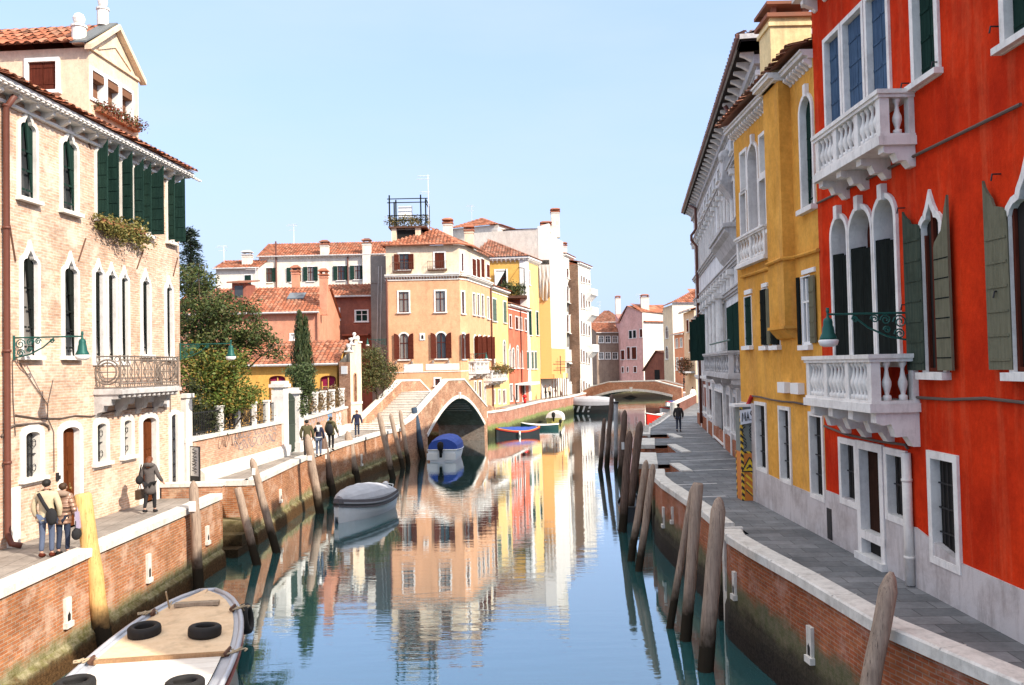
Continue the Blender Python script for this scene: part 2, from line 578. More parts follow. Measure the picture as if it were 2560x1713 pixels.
        if grille:
            gm = MB(); gd = -.1
            k = max(2, int((u1 - u0) / .13))
            for i in range(1, k):
                u = u0 + (u1 - u0) * i / k
                gm.tube([F.P(u, z0, gd), F.P(u, z1 - (.02 if n == 4 else (u1 - u0) * .08), gd)], .012, 5)
            h_ = max(2, int((z1 - z0) / .42))
            for i in range(1, h_):
                z = z0 + (z1 - z0) * i / h_
                F.box(gm, u0 - .03, u1 + .03, z - .012, z + .012, gd - .016, gd + .018)
            if grille == 'scroll':
                for zz in (z0 + .22, z1 - .3):
                    for i in range(k):
                        cu = u0 + (u1 - u0) * (i + .5) / k; r_ = (u1 - u0) / k * .55
                        gm.tube([F.P(cu + r_ * math.cos(a_), zz + r_ * math.sin(a_) * 1.2, gd + .02) for a_ in [j * math.pi / 4 for j in range(9)]], .01, 4)
            s.p(gm, 'grille', IRON, wn)
        return wn


def tile_roof(mb, E0, E1, R1, R0, pitch=.3, row=.42, amp=.055, under=True):
    """pantiles on a trapezoid: eave E0->E1, ridge R0->R1 (ribs run square to the eave)"""
    E0, E1, R1, R0 = V(E0), V(E1), V(R1), V(R0)
    ex = E1 - E0; L = ex.length; ex = ex / L
    nm = ex.cross((R0 + R1) * .5 - E0).normalized()
    if nm.z < 0: nm = -nm
    vy = nm.cross(ex)
    if vy.dot(R0 - E0) < 0: vy = -vy
    S_ = max((R0 - E0).dot(vy), (R1 - E0).dot(vy))
    a = (R0 - E0).dot(ex); b = (R1 - E0).dot(ex)

    def vmax(u):
        f = 1.0
        if a > 1e-3: f = min(f, u / a)
        if L - b > 1e-3: f = min(f, (L - u) / (L - b))
        return max(S_ * f, 0.0)
    k = max(2, round(L / pitch)); pw = L / k
    prof = ((0, 0), (.16, .75), (.35, 1.0), (.54, .75), (.7, 0), (.85, -.25))
    for i in range(k):
        vm = vmax((i + .5) * pw)
        if vm < .15: continue
        rows = max(1, round(vm / row)); rh = vm / rows
        for j in range(rows):
            v0 = j * rh - (.06 if j == 0 else .0); v1 = (j + 1) * rh + .02
            for s_ in range(6):
                f0, h0 = prof[s_]; f1, h1 = prof[s_ + 1] if s_ < 5 else (1, 0)
                p = []
                jit = R.uniform(-.012, .012)
                for f, h, v, l in ((f0, h0, v0, .035), (f1, h1, v0, .035), (f1, h1, v1, 0), (f0, h0, v1, 0)):
                    p.append(E0 + ex * ((i + f) * pw) + vy * v + nm * (h * amp + l + .03 + jit))
                mb.q(*p, uv=[(i + .2, j + .2), (i + .8, j + .2), (i + .8, j + .8), (i + .2, j + .8)])
    if under:
        mb.q(E0, E1, R1, R0)


def cornice(F, mb, u0, u1, z0, prof, d0=0.0):
    """sweep list of (dz0,dz1,d) boxes"""
    for a, b, d in prof: F.box(mb, u0, u1, z0 + a, z0 + b, d0 - .05, d0 + d)


def brackets(F, mb, u0, u1, n, z0, z1, d, w=.12):
    for i in range(n):
        u = u0 + (u1 - u0) * (i + .5) / n
        h = z1 - z0
        F.side(mb, [(-.02, z1), (d, z1), (d, z1 - h * .35), (d * .7, z1 - h * .55), (d * .3, z1 - h * .75), (d * .12, z0), (-.02, z0)], u - w / 2, u + w / 2)


def brackets_p(H, F, u0, u1, n, z0, z1, d, w, mat):
    """the same, each bracket a part of its own"""
    for i in range(n):
        mb = MB(); a = u0 + (u1 - u0) * i / n; b = u0 + (u1 - u0) * (i + 1) / n
        brackets(F, mb, a, b, 1, z0, z1, d, w); H.p(mb, 'cornice_bracket', mat)


BAL = [(.05, 0), (.075, 0), (.075, .1), (.035, .13), (.05, .2), (.082, .33), (.08, .4), (.045, .52), (.03, .66), (.045, .72), (.07, .76), (.07, .82)]


def balcony(H, F, u0, u1, z0, z1, dep, posts, per, mat, nbr=4, brh=.5, ends=True, slab=.16, rail=.14, bz=None):
    """stone balcony: slab and rail as one part, balusters as sub-parts"""
    mb = MB()
    F.box(mb, u0 - .06, u1 + .06, z0, z0 + slab, .0, dep + .06)
    F.box(mb, u0 - .03, u1 + .03, z0 + slab, z0 + slab + .05, .0, dep + .02)
    F.box(mb, u0 - .07, u1 + .07, z1 - rail * .55, z1, .0, dep + .07)
    F.box(mb, u0 - .035, u1 + .035, z1 - rail, z1 - rail * .55, .0, dep + .035)
    zb, zt = z0 + slab + .05, z1 - rail
    pw = .17
    us = [u0 + (u1 - u0) * i / posts for i in range(posts + 1)]
    for i, u in enumerate(us):
        ul = u0 if i == 0 else (u1 - pw if i == posts else u - pw / 2)
        F.box(mb, ul, ul + pw, zb, zt, dep - pw, dep)
    if ends:
        for ul in (u0, u1 - pw): F.box(mb, ul, ul + pw, zb, zt, .0, .1)
    if nbr:
        for i in range(nbr):
            u = u0 + .12 + (u1 - u0 - .24) * i / max(1, nbr - 1)
            h = brh; zt_ = z0
            F.side(mb, [(0, zt_), (dep * .92, zt_), (dep * .92, zt_ - h * .3), (dep * .78, zt_ - h * .38), (dep * .6, zt_ - h * .34), (dep * .5, zt_ - h * .72), (dep * .28, zt_ - h * .7), (dep * .14, zt_ - h), (0, zt_ - h)], u - .11, u + .11)
    B = H.p(mb, 'balcony', mat)
    hh = zt - zb
    base = None

    def bal(u, d):
        nonlocal base
        p = F.P(u, zb, d)
        if base is None:
            m_ = MB(); m_.lathe((0, 0, 0), [(r_ * 1.05, z_ / .82 * hh) for r_, z_ in BAL], 8)
            m_.v = [v + ORG[H.o.name] for v in m_.v]
            base = part(m_, 'baluster', mat, B, True)
            base.location = p - ORG[H.o.name]
        else:
            c = base.copy(); COL.objects.link(c); c.parent = B; c.location = p - ORG[H.o.name]
    for i in range(posts):
        a, b = us[i] + pw * (1 if i == 0 else .5), us[i + 1] - pw * (1 if i == posts - 1 else .5)
        for j in range(per): bal(a + (b - a) * (j + .5) / per, dep - pw / 2)
    if ends:
        ne = max(1, round((dep - pw - .1) / .24))
        for u in (u0 + pw / 2, u1 - pw / 2):
            for j in range(ne): bal(u, .1 + (dep - pw - .1) * (j + .5) / ne)
    return B


def chimney(H, p, w, d, h, mat, cap=True, capmat=None, style=0, top=None):
    mb = MB(); p = V(p)
    mb.box(p.x - w / 2, p.x + w / 2, p.y - d / 2, p.y + d / 2, p.z, p.z + h)
    mb.box(p.x - w / 2 - .05, p.x + w / 2 + .05, p.y - d / 2 - .05, p.y + d / 2 + .05, p.z + h - .22, p.z + h - .12)
    c = H.p(mb, 'chimney', mat)
    if cap:
        cm = MB(); z = p.z + h
        e = .1
        cm.box(p.x - w / 2 - e, p.x + w / 2 + e, p.y - d / 2 - e, p.y + d / 2 + e, z, z + .1)
        for sx in (-1, 1):
            for sy in (-1, 1):
                cm.box(p.x + sx * w * .38 - .06, p.x + sx * w * .38 + .06, p.y + sy * d * .38 - .06, p.y + sy * d * .38 + .06, z + .1, z + .32)
        cm.box(p.x - w / 2 - e, p.x + w / 2 + e, p.y - d / 2 - e, p.y + d / 2 + e, z + .32, z + .4)
        a = [V((p.x + sx * (w / 2 + e), p.y + sy * (d / 2 + e), z + .4)) for sx, sy in ((-1, -1), (1, -1), (1, 1), (-1, 1))]
        r0, r1 = V((p.x - w * .3, p.y, z + .62)), V((p.x + w * .3, p.y, z + .62))
        cm.q(a[0], a[1], r1, r0); cm.q(a[2], a[3], r0, r1); cm.q(a[1], a[2], r1); cm.q(a[3], a[0], r0)
        H.p(cm, 'chimney_cap', capmat or TILED, c)
    return c


def foliage(mb, blobs, n, size, rng, clump=14, spread=.32, droop=0.0):
    """blobs: (centre, (rx,ry,rz), weight); leaves sit in clumps spread through the shell of each blob"""
    tot = sum(b[2] for b in blobs)
    for c, r, w in blobs:
        k = max(1, int(n * w / tot / clump))
        for _ in range(k):
            while True:
                p = V((rng.gauss(0, 1), rng.gauss(0, 1), rng.gauss(0, 1)))
                if p.length > .1: break
            p.normalize()
            rr = rng.uniform(.35, 1.0) ** .55 * rng.uniform(.85, 1.12)
            cc = V((c[0] + p.x * r[0] * rr, c[1] + p.y * r[1] * rr, c[2] + p.z * r[2] * rr))
            for _ in range(clump):
                q = cc + V((rng.gauss(0, spread), rng.gauss(0, spread), rng.gauss(0, spread * .7)))
                a = V((rng.gauss(0, 1), rng.gauss(0, 1), rng.gauss(0, .7) - droop)).normalized()
                b = a.cross(V((rng.gauss(0, 1), rng.gauss(0, 1), rng.gauss(0, 1)))).normalized()
                s_ = size * rng.uniform(.6, 1.3)
                mb.q(q - a * s_, q + b * s_ * .5, q + a * s_, q - b * s_ * .5)


def limb(mb, a, b, r0, r1, rng, n=7, wig=.12, k=5):
    a, b = V(a), V(b); L = (b - a).length
    pts = [a.lerp(b, i / k) + V((rng.gauss(0, wig), rng.gauss(0, wig), 0)) * (L * .15 if 0 < i < k else 0) for i in range(k + 1)]
    mb.tube(pts, [r0 + (r1 - r0) * i / k for i in range(k + 1)], n)
    return pts


# ------------------------------------------------------------------ figures
SKIN = plain('skin', (.55, .33, .24), .6, var=.05)


def skinned(verts, edges, root, name, mat, par, sub=1):
    me = bpy.data.meshes.new(name + '_cage')
    me.from_pydata([v[0] for v in verts], edges, [])
    o = bpy.data.objects.new(name + '_cage', me); COL.objects.link(o)
    md = o.modifiers.new('s', 'SKIN')
    sv = me.skin_vertices[0].data
    for i, v in enumerate(verts):
        r = v[1]; sv[i].radius = r if isinstance(r, tuple) else (r, r)
        sv[i].use_root = (i == root)
    md.use_smooth_shade = True
    if sub:
        sd = o.modifiers.new('d', 'SUBSURF'); sd.levels = sub; sd.render_levels = sub
    dg = bpy.context.evaluated_depsgraph_get()
    m2 = bpy.data.meshes.new_from_object(o.evaluated_get(dg))
    bpy.data.objects.remove(o); bpy.data.meshes.remove(me)
    m2.name = name
    m2.polygons.foreach_set('use_smooth', [True] * len(m2.polygons))
    m2.materials.clear(); m2.materials.append(mat)
    r = bpy.data.objects.new(name, m2); COL.objects.link(r)
    r.parent = par; ORG[r.name] = V((0, 0, 0))
    return r


def person(label, loc, yaw, h=1.72, top=None, bottom=None, hair=None, shoes=None, stride=.0, coat=0, bulk=1.0, arms=((.02, .02), (-.02, .04)), longhair=False, group=None, elbow=(0, 0), look=0.0, female=False, hood=None):
    """faces local +Y; arms: per side (out, forward) offsets of the wrist; coat: length below the hips"""
    root = thing('person', label, 'person', (0, 0, 0), group)
    k = h / 1.75; sw = .17 if female else .19
    P = lambda x, y, z: V((x * k, y * k, z * k))
    J = {}
    J['pel'] = P(0, 0, .95); J['spi'] = P(0, .01, 1.13); J['che'] = P(0, .0, 1.33); J['nec'] = P(0, .005, 1.5); J['hb'] = P(0, .02, 1.565); J['hm'] = P(0, .025, 1.65); J['ht'] = P(0, .02, 1.725)
    for s_, sg in (('l', -1), ('r', 1)):
        i = 0 if s_ == 'l' else 1
        ax, ay = arms[i]; eb = elbow[i]
        J['sh' + s_] = P(sg * sw, 0, 1.42)
        J['el' + s_] = P(sg * (sw + .09), -.02 + ay * .35, 1.14)
        J['wr' + s_] = P(sg * (sw + .08) + ax, .05 + ay, .9 + eb)
        d = (J['wr' + s_] - J['el' + s_]).normalized()
        J['pa' + s_] = J['wr' + s_] + d * .07 * k
        st = stride * sg
        J['hi' + s_] = P(sg * .09, 0, .9); J['kn' + s_] = P(sg * .09, st * .5 + .03, .5); J['an' + s_] = P(sg * .09, st - abs(st) * .1 - .01, .09 + (max(0, -st) * .25))
        J['to' + s_] = J['an' + s_] + P(0, .15, -.06)
    vs = []; ix = {}

    def add(n_, r): ix[n_] = len(vs); vs.append((tuple(J[n_]), r if isinstance(r, tuple) else r * k))
    for n_, r in (('pel', .11), ('spi', .1), ('che', .115), ('nec', .05), ('hb', .06), ('hm', .085), ('ht', .055)): add(n_, r)
    es = [(0, 1), (1, 2), (2, 3), (3, 4), (4, 5), (5, 6)]
    for s_ in 'lr':
        for n_, r in (('sh', .055), ('el', .042), ('wr', .028), ('pa', .033)): add(n_ + s_, r)
        es += [(ix['che'], ix['sh' + s_]), (ix['sh' + s_], ix['el' + s_]), (ix['el' + s_], ix['wr' + s_]), (ix['wr' + s_], ix['pa' + s_])]
        d = (J['pa' + s_] - J['wr' + s_]).normalized()
        for fi in range(4):
            nm = 'f%d%s' % (fi, s_)
            J[nm] = J['pa' + s_] + d * (.085 - .012 * abs(fi - 1.4)) * k + V((0, (fi - 1.5) * .018, 0)) * k + V((0, .012, 0))
            add(nm, .009); es.append((ix['pa' + s_], ix[nm]))
        nm = 'th' + s_
        J[nm] = J['wr' + s_] + d * .06 * k + V((0, .055 * k, 0)); add(nm, .01); es.append((ix['wr' + s_], ix[nm]))
        for n_, r in (('hi', .085), ('kn', .055), ('an', .038), ('to', .03)): add(n_ + s_, r)
        es += [(0, ix['hi' + s_]), (ix['hi' + s_], ix['kn' + s_]), (ix['kn' + s_], ix['an' + s_]), (ix['an' + s_], ix['to' + s_])]
    body = skinned(vs, es, 0, 'body', SKIN, root)
    # face
    fm = MB(); fm.ball(P(0, .118, 1.635), (.014 * k, .02 * k, .022 * k), 6, 4)
    part(fm, 'nose', SKIN, root, True)
    em = MB()
    for sg in (-1, 1): em.ball(P(sg * .032, .1, 1.662), .011 * k, 6, 4)
    part(em, 'eyes', DARK, root, True)
    em = MB()
    for sg in (-1, 1): em.ball(P(sg * .083, .02, 1.645), (.012 * k, .022 * k, .032 * k), 6, 4)
    part(em, 'ears', SKIN, root, True)
    em = MB(); em.ball(P(0, .104, 1.59), (.025 * k, .01, .007), 6, 4); part(em, 'mouth', REDC, root, True)
    # jacket
    b = bulk

    def cl(name, mat, lst, edges, rt=0): return skinned([(tuple(p), r) for p, r in lst], edges, rt, name, mat, root)
    lst = []; ed = []; m_ = {}

    def ad(n_, p, r): m_[n_] = len(lst); lst.append((p, (r[0] * k * b, r[1] * k * b) if isinstance(r, tuple) else r * k * b))
    z0 = .86 - coat
    ad('a', P(0, 0, 1.0), (.17, .125)); ad('b', P(0, 0, 1.18), (.155, .118)); ad('c', P(0, 0, 1.36), (.17, .12)); ad('d', P(0, .0, 1.47), (.085, .08)); ad('d2', P(0, .01, 1.54), (.07, .07))
    ed += [(0, 1), (1, 2), (2, 3), (3, 4)]
    ad('h', P(0, 0, z0), (.175 + coat * .12, .135 + coat * .12)); ed.append((0, 5))
    for s_ in 'lr':
        ad('s' + s_, J['sh' + s_], .082); ad('e' + s_, J['el' + s_], .066); ad('w' + s_, J['wr' + s_], .052)
        ed += [(2, m_['s' + s_]), (m_['s' + s_], m_['e' + s_]), (m_['e' + s_], m_['w' + s_])]
    cl('coat' if coat > .2 else 'jacket', top, lst, ed)
    lst = []; ed = []
    lst.append((P(0, 0, .95), (.15 * k, .115 * k)))
    for s_ in 'lr':
        n0 = len(lst)
        lst += [(J['hi' + s_], .098 * k), (J['kn' + s_], .07 * k), (J['an' + s_] + V((0, 0, .03)), .055 * k)]
        ed += [(0, n0), (n0, n0 + 1), (n0 + 1, n0 + 2)]
    cl('trousers', bottom, lst, ed)
    for s_ in 'lr':
        sm = MB(); a_ = J['an' + s_]
        sm.tube([a_ + V((0, -.05 * k, -.02)), a_ + V((0, .03 * k, -.035 * k)), a_ + V((0, .15 * k, -.06 * k)), a_ + V((0, .19 * k, -.065 * k))], [.045 * k, .05 * k, .04 * k, .018 * k], 8)
        part(sm, 'shoe', shoes or DARK, root, True)
    hm = MB()
    hm.ball(P(0, .0, 1.672), (.094 * k, .105 * k, .092 * k), 12, 8)
    if longhair:
        hm.tube([P(0, -.03, 1.7), P(0, -.075, 1.6), P(0, -.09, 1.5), P(0, -.09, 1.4)], [.09 * k, .095 * k, .09 * k, .05 * k], 10)
    part(hm, 'hair', hair or DARK, root, True)
    if hood:
        hd = MB(); hd.tube([P(-.14, .02, 1.47), P(-.1, -.09, 1.5), P(0, -.13, 1.52), P(.1, -.09, 1.5), P(.14, .02, 1.47)], [.05 * k, .07 * k, .08 * k, .07 * k, .05 * k], 8)
        part(hd, 'hood', hood, root, True)
    root.location = loc; root.rotation_euler = (0, 0, yaw)
    return root, k


# ------------------------------------------------------------------ boats
def hull(L, B, H, draft=.25, bowh=.3, tip=.06, stern=.75, n=18, full=2.2, sheer_stern=.08, rnd=1.0):
    """stations stern->bow along +Y, centred; returns list of (y, half beam, sheer z)"""
    st = []
    for i in range(n + 1):
        t = i / n
        w = (stern + (1 - stern) * math.sin(min(1, t / .45) * math.pi / 2)) if t < .45 else max(tip, max(0, 1 - ((t - .45) / .55) ** full) ** rnd)
        zs = H + bowh * max(0, (t - .4) / .6) ** 2 + sheer_stern * max(0, (.4 - t) / .4) ** 2
        st.append((L * (t - .5), B / 2 * w, zs))
    return st


def hull_mesh(mb, st, draft=.25, flare=.82):
    rings = []
    for i, (y, b, z) in enumerate(st):
        t = i / (len(st) - 1)
        kz = -draft + (draft + z * .35) * max(0, (t - .75) / .25) ** 2
        rings.append([V((-b, y, z)), V((-b * (flare + .1), y, z * .45)), V((-b * flare, y, .0)), V((-b * .5, y, kz)), V((0, y, kz - .04)), V((b * .5, y, kz)), V((b * flare, y, .0)), V((b * (flare + .1), y, z * .45)), V((b, y, z))])
    for r0, r1 in zip(rings[:-1], rings[1:]):
        for j in range(8): mb.q(r0[j], r0[j + 1], r1[j + 1], r1[j])
    mb.q(*rings[0]); mb.q(*rings[-1][::-1])


def gunwale(mb, st, r=.04, dz=0.0, out=0.0):
    for s_ in (-1, 1): mb.tube([V((s_ * (b + out), y, z + dz)) for y, b, z in st], r, 6)
    y, b, z = st[0]; mb.tube([V((-b - out, y, z + dz)), V((b + out, y, z + dz))], r, 6)
    y, b, z = st[-1]; mb.tube([V((-b - out, y, z + dz)), V((b + out, y, z + dz))], r, 6)


def deck(mb, st, i0, i1, dz=-.03, inset=.03, camber=.0):
    for a, b in zip(st[i0:i1], st[i0 + 1:i1 + 1]):
        L0, R0 = V((-a[1] + inset, a[0], a[2] + dz)), V((a[1] - inset, a[0], a[2] + dz))
        L1, R1 = V((-b[1] + inset, b[0], b[2] + dz)), V((b[1] - inset, b[0], b[2] + dz))
        if camber:
            m0, m1 = (L0 + R0) / 2 + V((0, 0, camber)), (L1 + R1) / 2 + V((0, 0, camber))
            mb.q(L0, m0, m1, L1); mb.q(m0, R0, R1, m1)
        else: mb.q(L0, R0, R1, L1)


def cover(mb, st, i0, i1, hts, skirt=.18, n=10):
    """tarpaulin over the hull from station i0 to i1, hts = crown height above the sheer at each station"""
    rows = []
    for i in range(i0, i1 + 1):
        y, b, z = st[i]; h = hts[i - i0]
        row = [V((-b - .03, y, z - skirt))]
        for j in range(n + 1):
            a = math.pi * j / n
            wob = .02 * math.sin(i * 2.1 + j * 1.7)
            row.append(V((-(b + .02) * math.cos(a), y, z + (h + wob * (h > .1)) * math.sin(a) ** .8)))
        row.append(V((b + .03, y, z - skirt))); rows.append(row)
    for r0, r1 in zip(rows[:-1], rows[1:]):
        for j in range(len(r0) - 1): mb.q(r0[j], r0[j + 1], r1[j + 1], r1[j])
    mb.q(*rows[0]); mb.q(*rows[-1])


def outboard(par, y, z, mat=None, s=1.0):
    mb = MB()
    mb.tube([V((0, y - .2 * s, z - .35 * s)), V((0, y - .22 * s, z + .05 * s)), V((0, y - .24 * s, z + .12 * s)), V((0, y - .25 * s, z + .35 * s)), V((0, y - .22 * s, z + .52 * s)), V((0, y - .2 * s, z + .56 * s))],
            [.08 * s, .085 * s, .17 * s, .19 * s, .16 * s, .06 * s], 10)
    mb.box(-.09 * s, .09 * s, y - .2 * s, y + .02, z - .1 * s, z + .06 * s)
    mb.tube([V((0, y - .2 * s, z + .1 * s)), V((.05, y + .35 * s, z + .25 * s))], .025, 6)
    return part(mb, 'outboard_motor', mat or DARK, par, True)


def place(o, loc, rz): o.location = loc; o.rotation_euler = (0, 0, rz)
# ------------------------------------------------------------------ setting
def sweep(mb, pts, prof, caps=True):
    """pts plan polyline (x,y[,dz]); prof closed list of (off,z), off to the left of travel"""
    P2 = [V((p[0], p[1], 0)) for p in pts]; dz = [p[2] if len(p) > 2 else 0 for p in pts]
    rows = []
    for i, p in enumerate(P2):
        a = (P2[i] - P2[i - 1]).normalized() if i else (P2[1] - P2[0]).normalized()
        b = (P2[i + 1] - P2[i]).normalized() if i < len(P2) - 1 else a
        na, nb = V((-a.y, a.x, 0)), V((-b.y, b.x, 0))
        m_ = (na + nb).normalized(); k_ = 1 / max(m_.dot(na), .4)
        rows.append([p + m_ * (o * k_) + V((0, 0, z + dz[i])) for o, z in prof])
    for r0, r1 in zip(rows[:-1], rows[1:]):
        for j in range(len(prof)):
            l = (j + 1) % len(prof)
            mb.q(r0[j], r1[j], r1[l], r0[l])
    if caps: mb.q(*rows[0]); mb.q(*rows[-1][::-1])


ZP, ZC = 2.25, 2.40
k = N('canal_water')
p = k.obj((1, 1, 1))
n1 = k.noise(k.obj((.5, 2.6, 1)), .9, 3, .5)
n2 = k.noise(k.obj((1.0, 4.0, 1)), 3.2, 2, .5)
patch = k.ramp(k.noise(k.obj((.05, .09, 1)), 1.0, 3, .5), [(.38, .12), (.62, 1)])
hh = k.math('MULTIPLY', k.math('ADD', n1, k.math('MULTIPLY', n2, .22)), patch)
bn = k.bump(hh, .034, .25)
dif = k.n('BsdfDiffuse', {'Color': (.023, .105, .11, 1), 'Normal': bn})
gl = k.n('BsdfGlossy', {'Color': (.92, .97, 1, 1), 'Roughness': .008, 'Normal': bn})
fr = k.n('Fresnel', {'IOR': 1.34, 'Normal': bn}).outputs[0]
fr = k.math('MINIMUM', k.math('ADD', k.math('MULTIPLY', fr, 1.5), .27), .96)
mx = k.n('MixShader', {0: fr, 1: dif.outputs[0], 2: gl.outputs[0]})
k.t.links.new(mx.outputs[0], k.out.inputs[0])
WATER = k.m
mb = MB(); mb.q(V((-500, -60, 0)), V((500, -60, 0)), V((500, 900, 0)), V((-500, 900, 0))); struct(mb, 'water', WATER)


def paving(name, c1, c2, mo, w, h, rot=0.0):
    k = N(name)
    v = k.n('Mapping', {'Vector': k.n('NewGeometry').outputs['Position'], 'Rotation': (0, 0, rot)}).outputs[0]
    b = k.n('TexBrick', {'Vector': v, 'Color1': (*c1, 1), 'Color2': (*c2, 1), 'Mortar': (*mo, 1), 'Scale': 1, 'Mortar Size': .011, 'Mortar Smooth': .2, 'Brick Width': w, 'Row Height': h})
    p = k.obj()
    col = k.mix(.8, b.outputs[0], k.ramp(k.noise(p, .8, 6, .7), [(.32, .5), (.68, 1.3)]), 'MULTIPLY')
    col = k.mix(.6, col, k.ramp(k.noise(p, 12, 4, .7), [(.3, .7), (.7, 1.15)]), 'MULTIPLY')
    return k.set(Base_Color=col, Roughness=k.ramp(k.noise(p, 1.1, 4), [(.3, .55), (.7, .85)]), Specular_IOR_Level=.3, Normal=k.bump(k.math('ADD', k.math('MULTIPLY', b.outputs[1], -1), k.noise(p, 20, 4)), .35, .012))


PAVE_R = paving('trachyte_paving', (.23, .23, .235), (.14, .145, .15), (.085, .085, .085), .85, .42, .04)
PAVE_L = paving('sunny_paving', (.34, .3, .265), (.28, .25, .22), (.16, .14, .12), .9, .45, 1.5)


def land(name, poly, mat, z=ZP, zb=None):
    mb = MB(); mb.tess([poly], lambda x, y: V((x, y, z)))
    if zb is not None:
        for a, b in zip(poly, poly[1:] + poly[:1]): mb.q(V((*a, zb)), V((*b, zb)), V((*b, z - .01)), V((*a, z - .01)))
    struct(mb, name, mat)


land('west_pavement', [(-70, -20), (-9.9, -20), (-10.15, 15), (-10.2, 28.0), (-11.35, 28.0), (-11.35, 31.3), (-10.0, 31.3), (-10.15, 39.2), (-9.7, 46.2), (-8.85, 53.3), (-8.0, 57.3), (-11.6, 58.9), (-70, 66)], PAVE_L)
land('east_pavement', [(20, -20), (11, -20), (8.2, 5), (6.5, 10.4), (5.8, 13), (5.62, 15.8), (5.24, 19.6), (5.34, 20.3), (5.6, 20.3), (5.6, 21), (5.4, 21), (5.45, 22.9), (5.38, 25.8), (5.3, 29.4), (5.6, 32.0), (6.3, 32.2), (6.35, 34.5), (5.35, 34.5), (6.0, 39.0), (7.5, 39.0), (7.75, 42.6), (6.55, 42.6), (7.2, 46.5), (8.6, 46.5), (8.9, 49), (7.7, 49), (8.45, 53.6), (9.9, 58), (12.3, 66.8), (20.9, 96), (26.6, 121), (40, 165), (120, 165), (120, -20)], PAVE_R)
land('north_pavement', [(-70, 75.2), (-2.3, 75.3), (-.85, 80), (2.75, 96), (6.7, 108), (10.4, 122), (14, 140), (18, 158), (60, 168), (60, 420), (-70, 420)], PAVE_L)

WALLP = [(0.03, 2.19), (0.0, .55), (-.12, .45), (-.22, -.6), (.36, -.6), (.36, 2.19)]
WALLR = [(0.03, 2.19), (0.0, .75), (-.05, .6), (-.08, -.6), (.36, -.6), (.36, 2.19)]
COPP = [(-.05, 2.2), (-.05, ZC - .03), (-.02, ZC), (.36, ZC), (.39, ZC - .02), (.39, 2.2)]


def blocks(pts, step=1.5):
    """split a coping line in stones with thin joints"""
    out = []
    for a, b in zip(pts[:-1], pts[1:]):
        a_, b_ = V(a[:2] + (a[2] if len(a) > 2 else 0,)), V(b[:2] + (b[2] if len(b) > 2 else 0,))
        k_ = max(1, round((b_ - a_).length / step))
        for i in range(k_): out.append((a_.lerp(b_, i / k_), a_.lerp(b_, (i + 1) / k_)))
    return out


def quay(name, label, pts, mat, wallp=WALLP, cop=COPP, plaques=(), group='brick quay walls of the canal'):
    o = thing(name, label, 'wall', (pts[0][0], pts[0][1], 0), group)
    mb = MB(); sweep(mb, pts, wallp); part(mb, 'wall_face', mat, o)
    mb = MB()
    if len(pts) > 2 and cop:
        rs = []
        sweep(mb, pts, cop)
        jm = MB()
        for a, b in blocks(pts)[1:]:
            d = (b - a).normalized(); nrm = V((-d.y, d.x, 0))
            q_ = a + V((0, 0, ZC + .001)) - nrm * .052
            mb.obox(q_ - d * .006 + V((0, 0, -.2)), d * .012, nrm * .445, V((0, 0, .203)))
    elif cop: sweep(mb, pts, cop)
    if cop: part(mb, 'coping', COPE, o)
    if plaques:
        for (x, y0, y1, w_) in plaques:
            best = None
            for a, b in zip(pts[:-1], pts[1:]):
                F = Fac(a[:2], b[:2])
                u, z = F.px(x, (y0 + y1) / 2)
                if -.01 <= u <= F.L + .01: best = F
            if best:
                u = best.U(x, (y0 + y1) / 2); z0 = best.Z(x, y1); z1 = best.Z(x, y0)
                m2 = MB(); best.box(m2, u - w_ / 2, u + w_ / 2, z0, z1, -.05, .05)
                best.box(m2, u - w_ / 2 - .03, u + w_ / 2 + .03, z0 - .12, z0, -.05, .09)
                part(m2, 'drain_plaque', COPE, o)
                m2 = MB(); best.prism(m2, shape(u - w_ * .25, u + w_ * .25, z0 + .02, z0 + (z1 - z0) * .45, 'ogee'), .052, .056); part(m2, 'drain_hole', DARK, o)
    return o


LQ1 = [(-9.6, -15), (-9.8, 12), (-9.88, 19.4), (-9.8, 24), (-9.76, 28.0)]
LQ2 = [(-9.68, 31.2), (-9.8, 39.2), (-9.32, 46.2), (-8.5, 53.3), (-7.45, 57.4)]
quay('quay_wall', 'sunlit brick quay wall under the pale brick house, nearest on the left', LQ1, BRK_Q, plaques=[(370, 1385, 1445, .2), (167, 1495, 1555, .24), (517, 1315, 1352, .2)])
q2 = quay('quay_wall', 'long brick quay wall with algae between the water stairs and the steep bridge', LQ2, BRK_Q, plaques=[(903, 1135, 1160, .2), (700, 1223, 1250, .2)])
mb = MB(); mb.box(-11.4, -9.86, 31.2, 31.6, -.6, 2.19); part(mb, 'stair_side_wall', BRK_Q, q2)
mb = MB(); mb.box(-11.4, -9.9, 31.16, 31.6, 2.2, ZC); part(mb, 'stair_coping', COPE, q2)
st = thing('water_stairs', 'worn mossy stone steps going down to the water in a gap of the left quay', 'stairs', (-10.5, 29.6, 0))
STEP = bricks('mossy_step_brick', (.42, .2, .1), (.5, .28, .15), (.45, .38, .28), (.5, .42, .3), .8, algae=(.62, (.2, .18, .07), (.36, .3, .18), (.06, .04, .02)), w=.9, h=.3)
mb = MB()
for i, (y, z, x) in enumerate(((30.35, 1.05, -9.75), (29.75, .66, -9.65), (29.15, .28, -9.6))): mb.box(-11.3, x, y, 31.14 - .003 * i, -.6, z)
mb.box(-11.36, -11.3, 28.05, 31.14, -.6, 2.2)
part(mb, 'steps', STEP, st)
mb = MB(); mb.box(-11.3, -9.82, 28.02, 28.3, -.6, 2.24); part(mb, 'side_wall', BRK_Q, st)
mb = MB(); mb.box(-11.75, -9.78, 28.04, 28.42, 2.25, 2.62); part(mb, 'low_parapet', BRK_B, st)
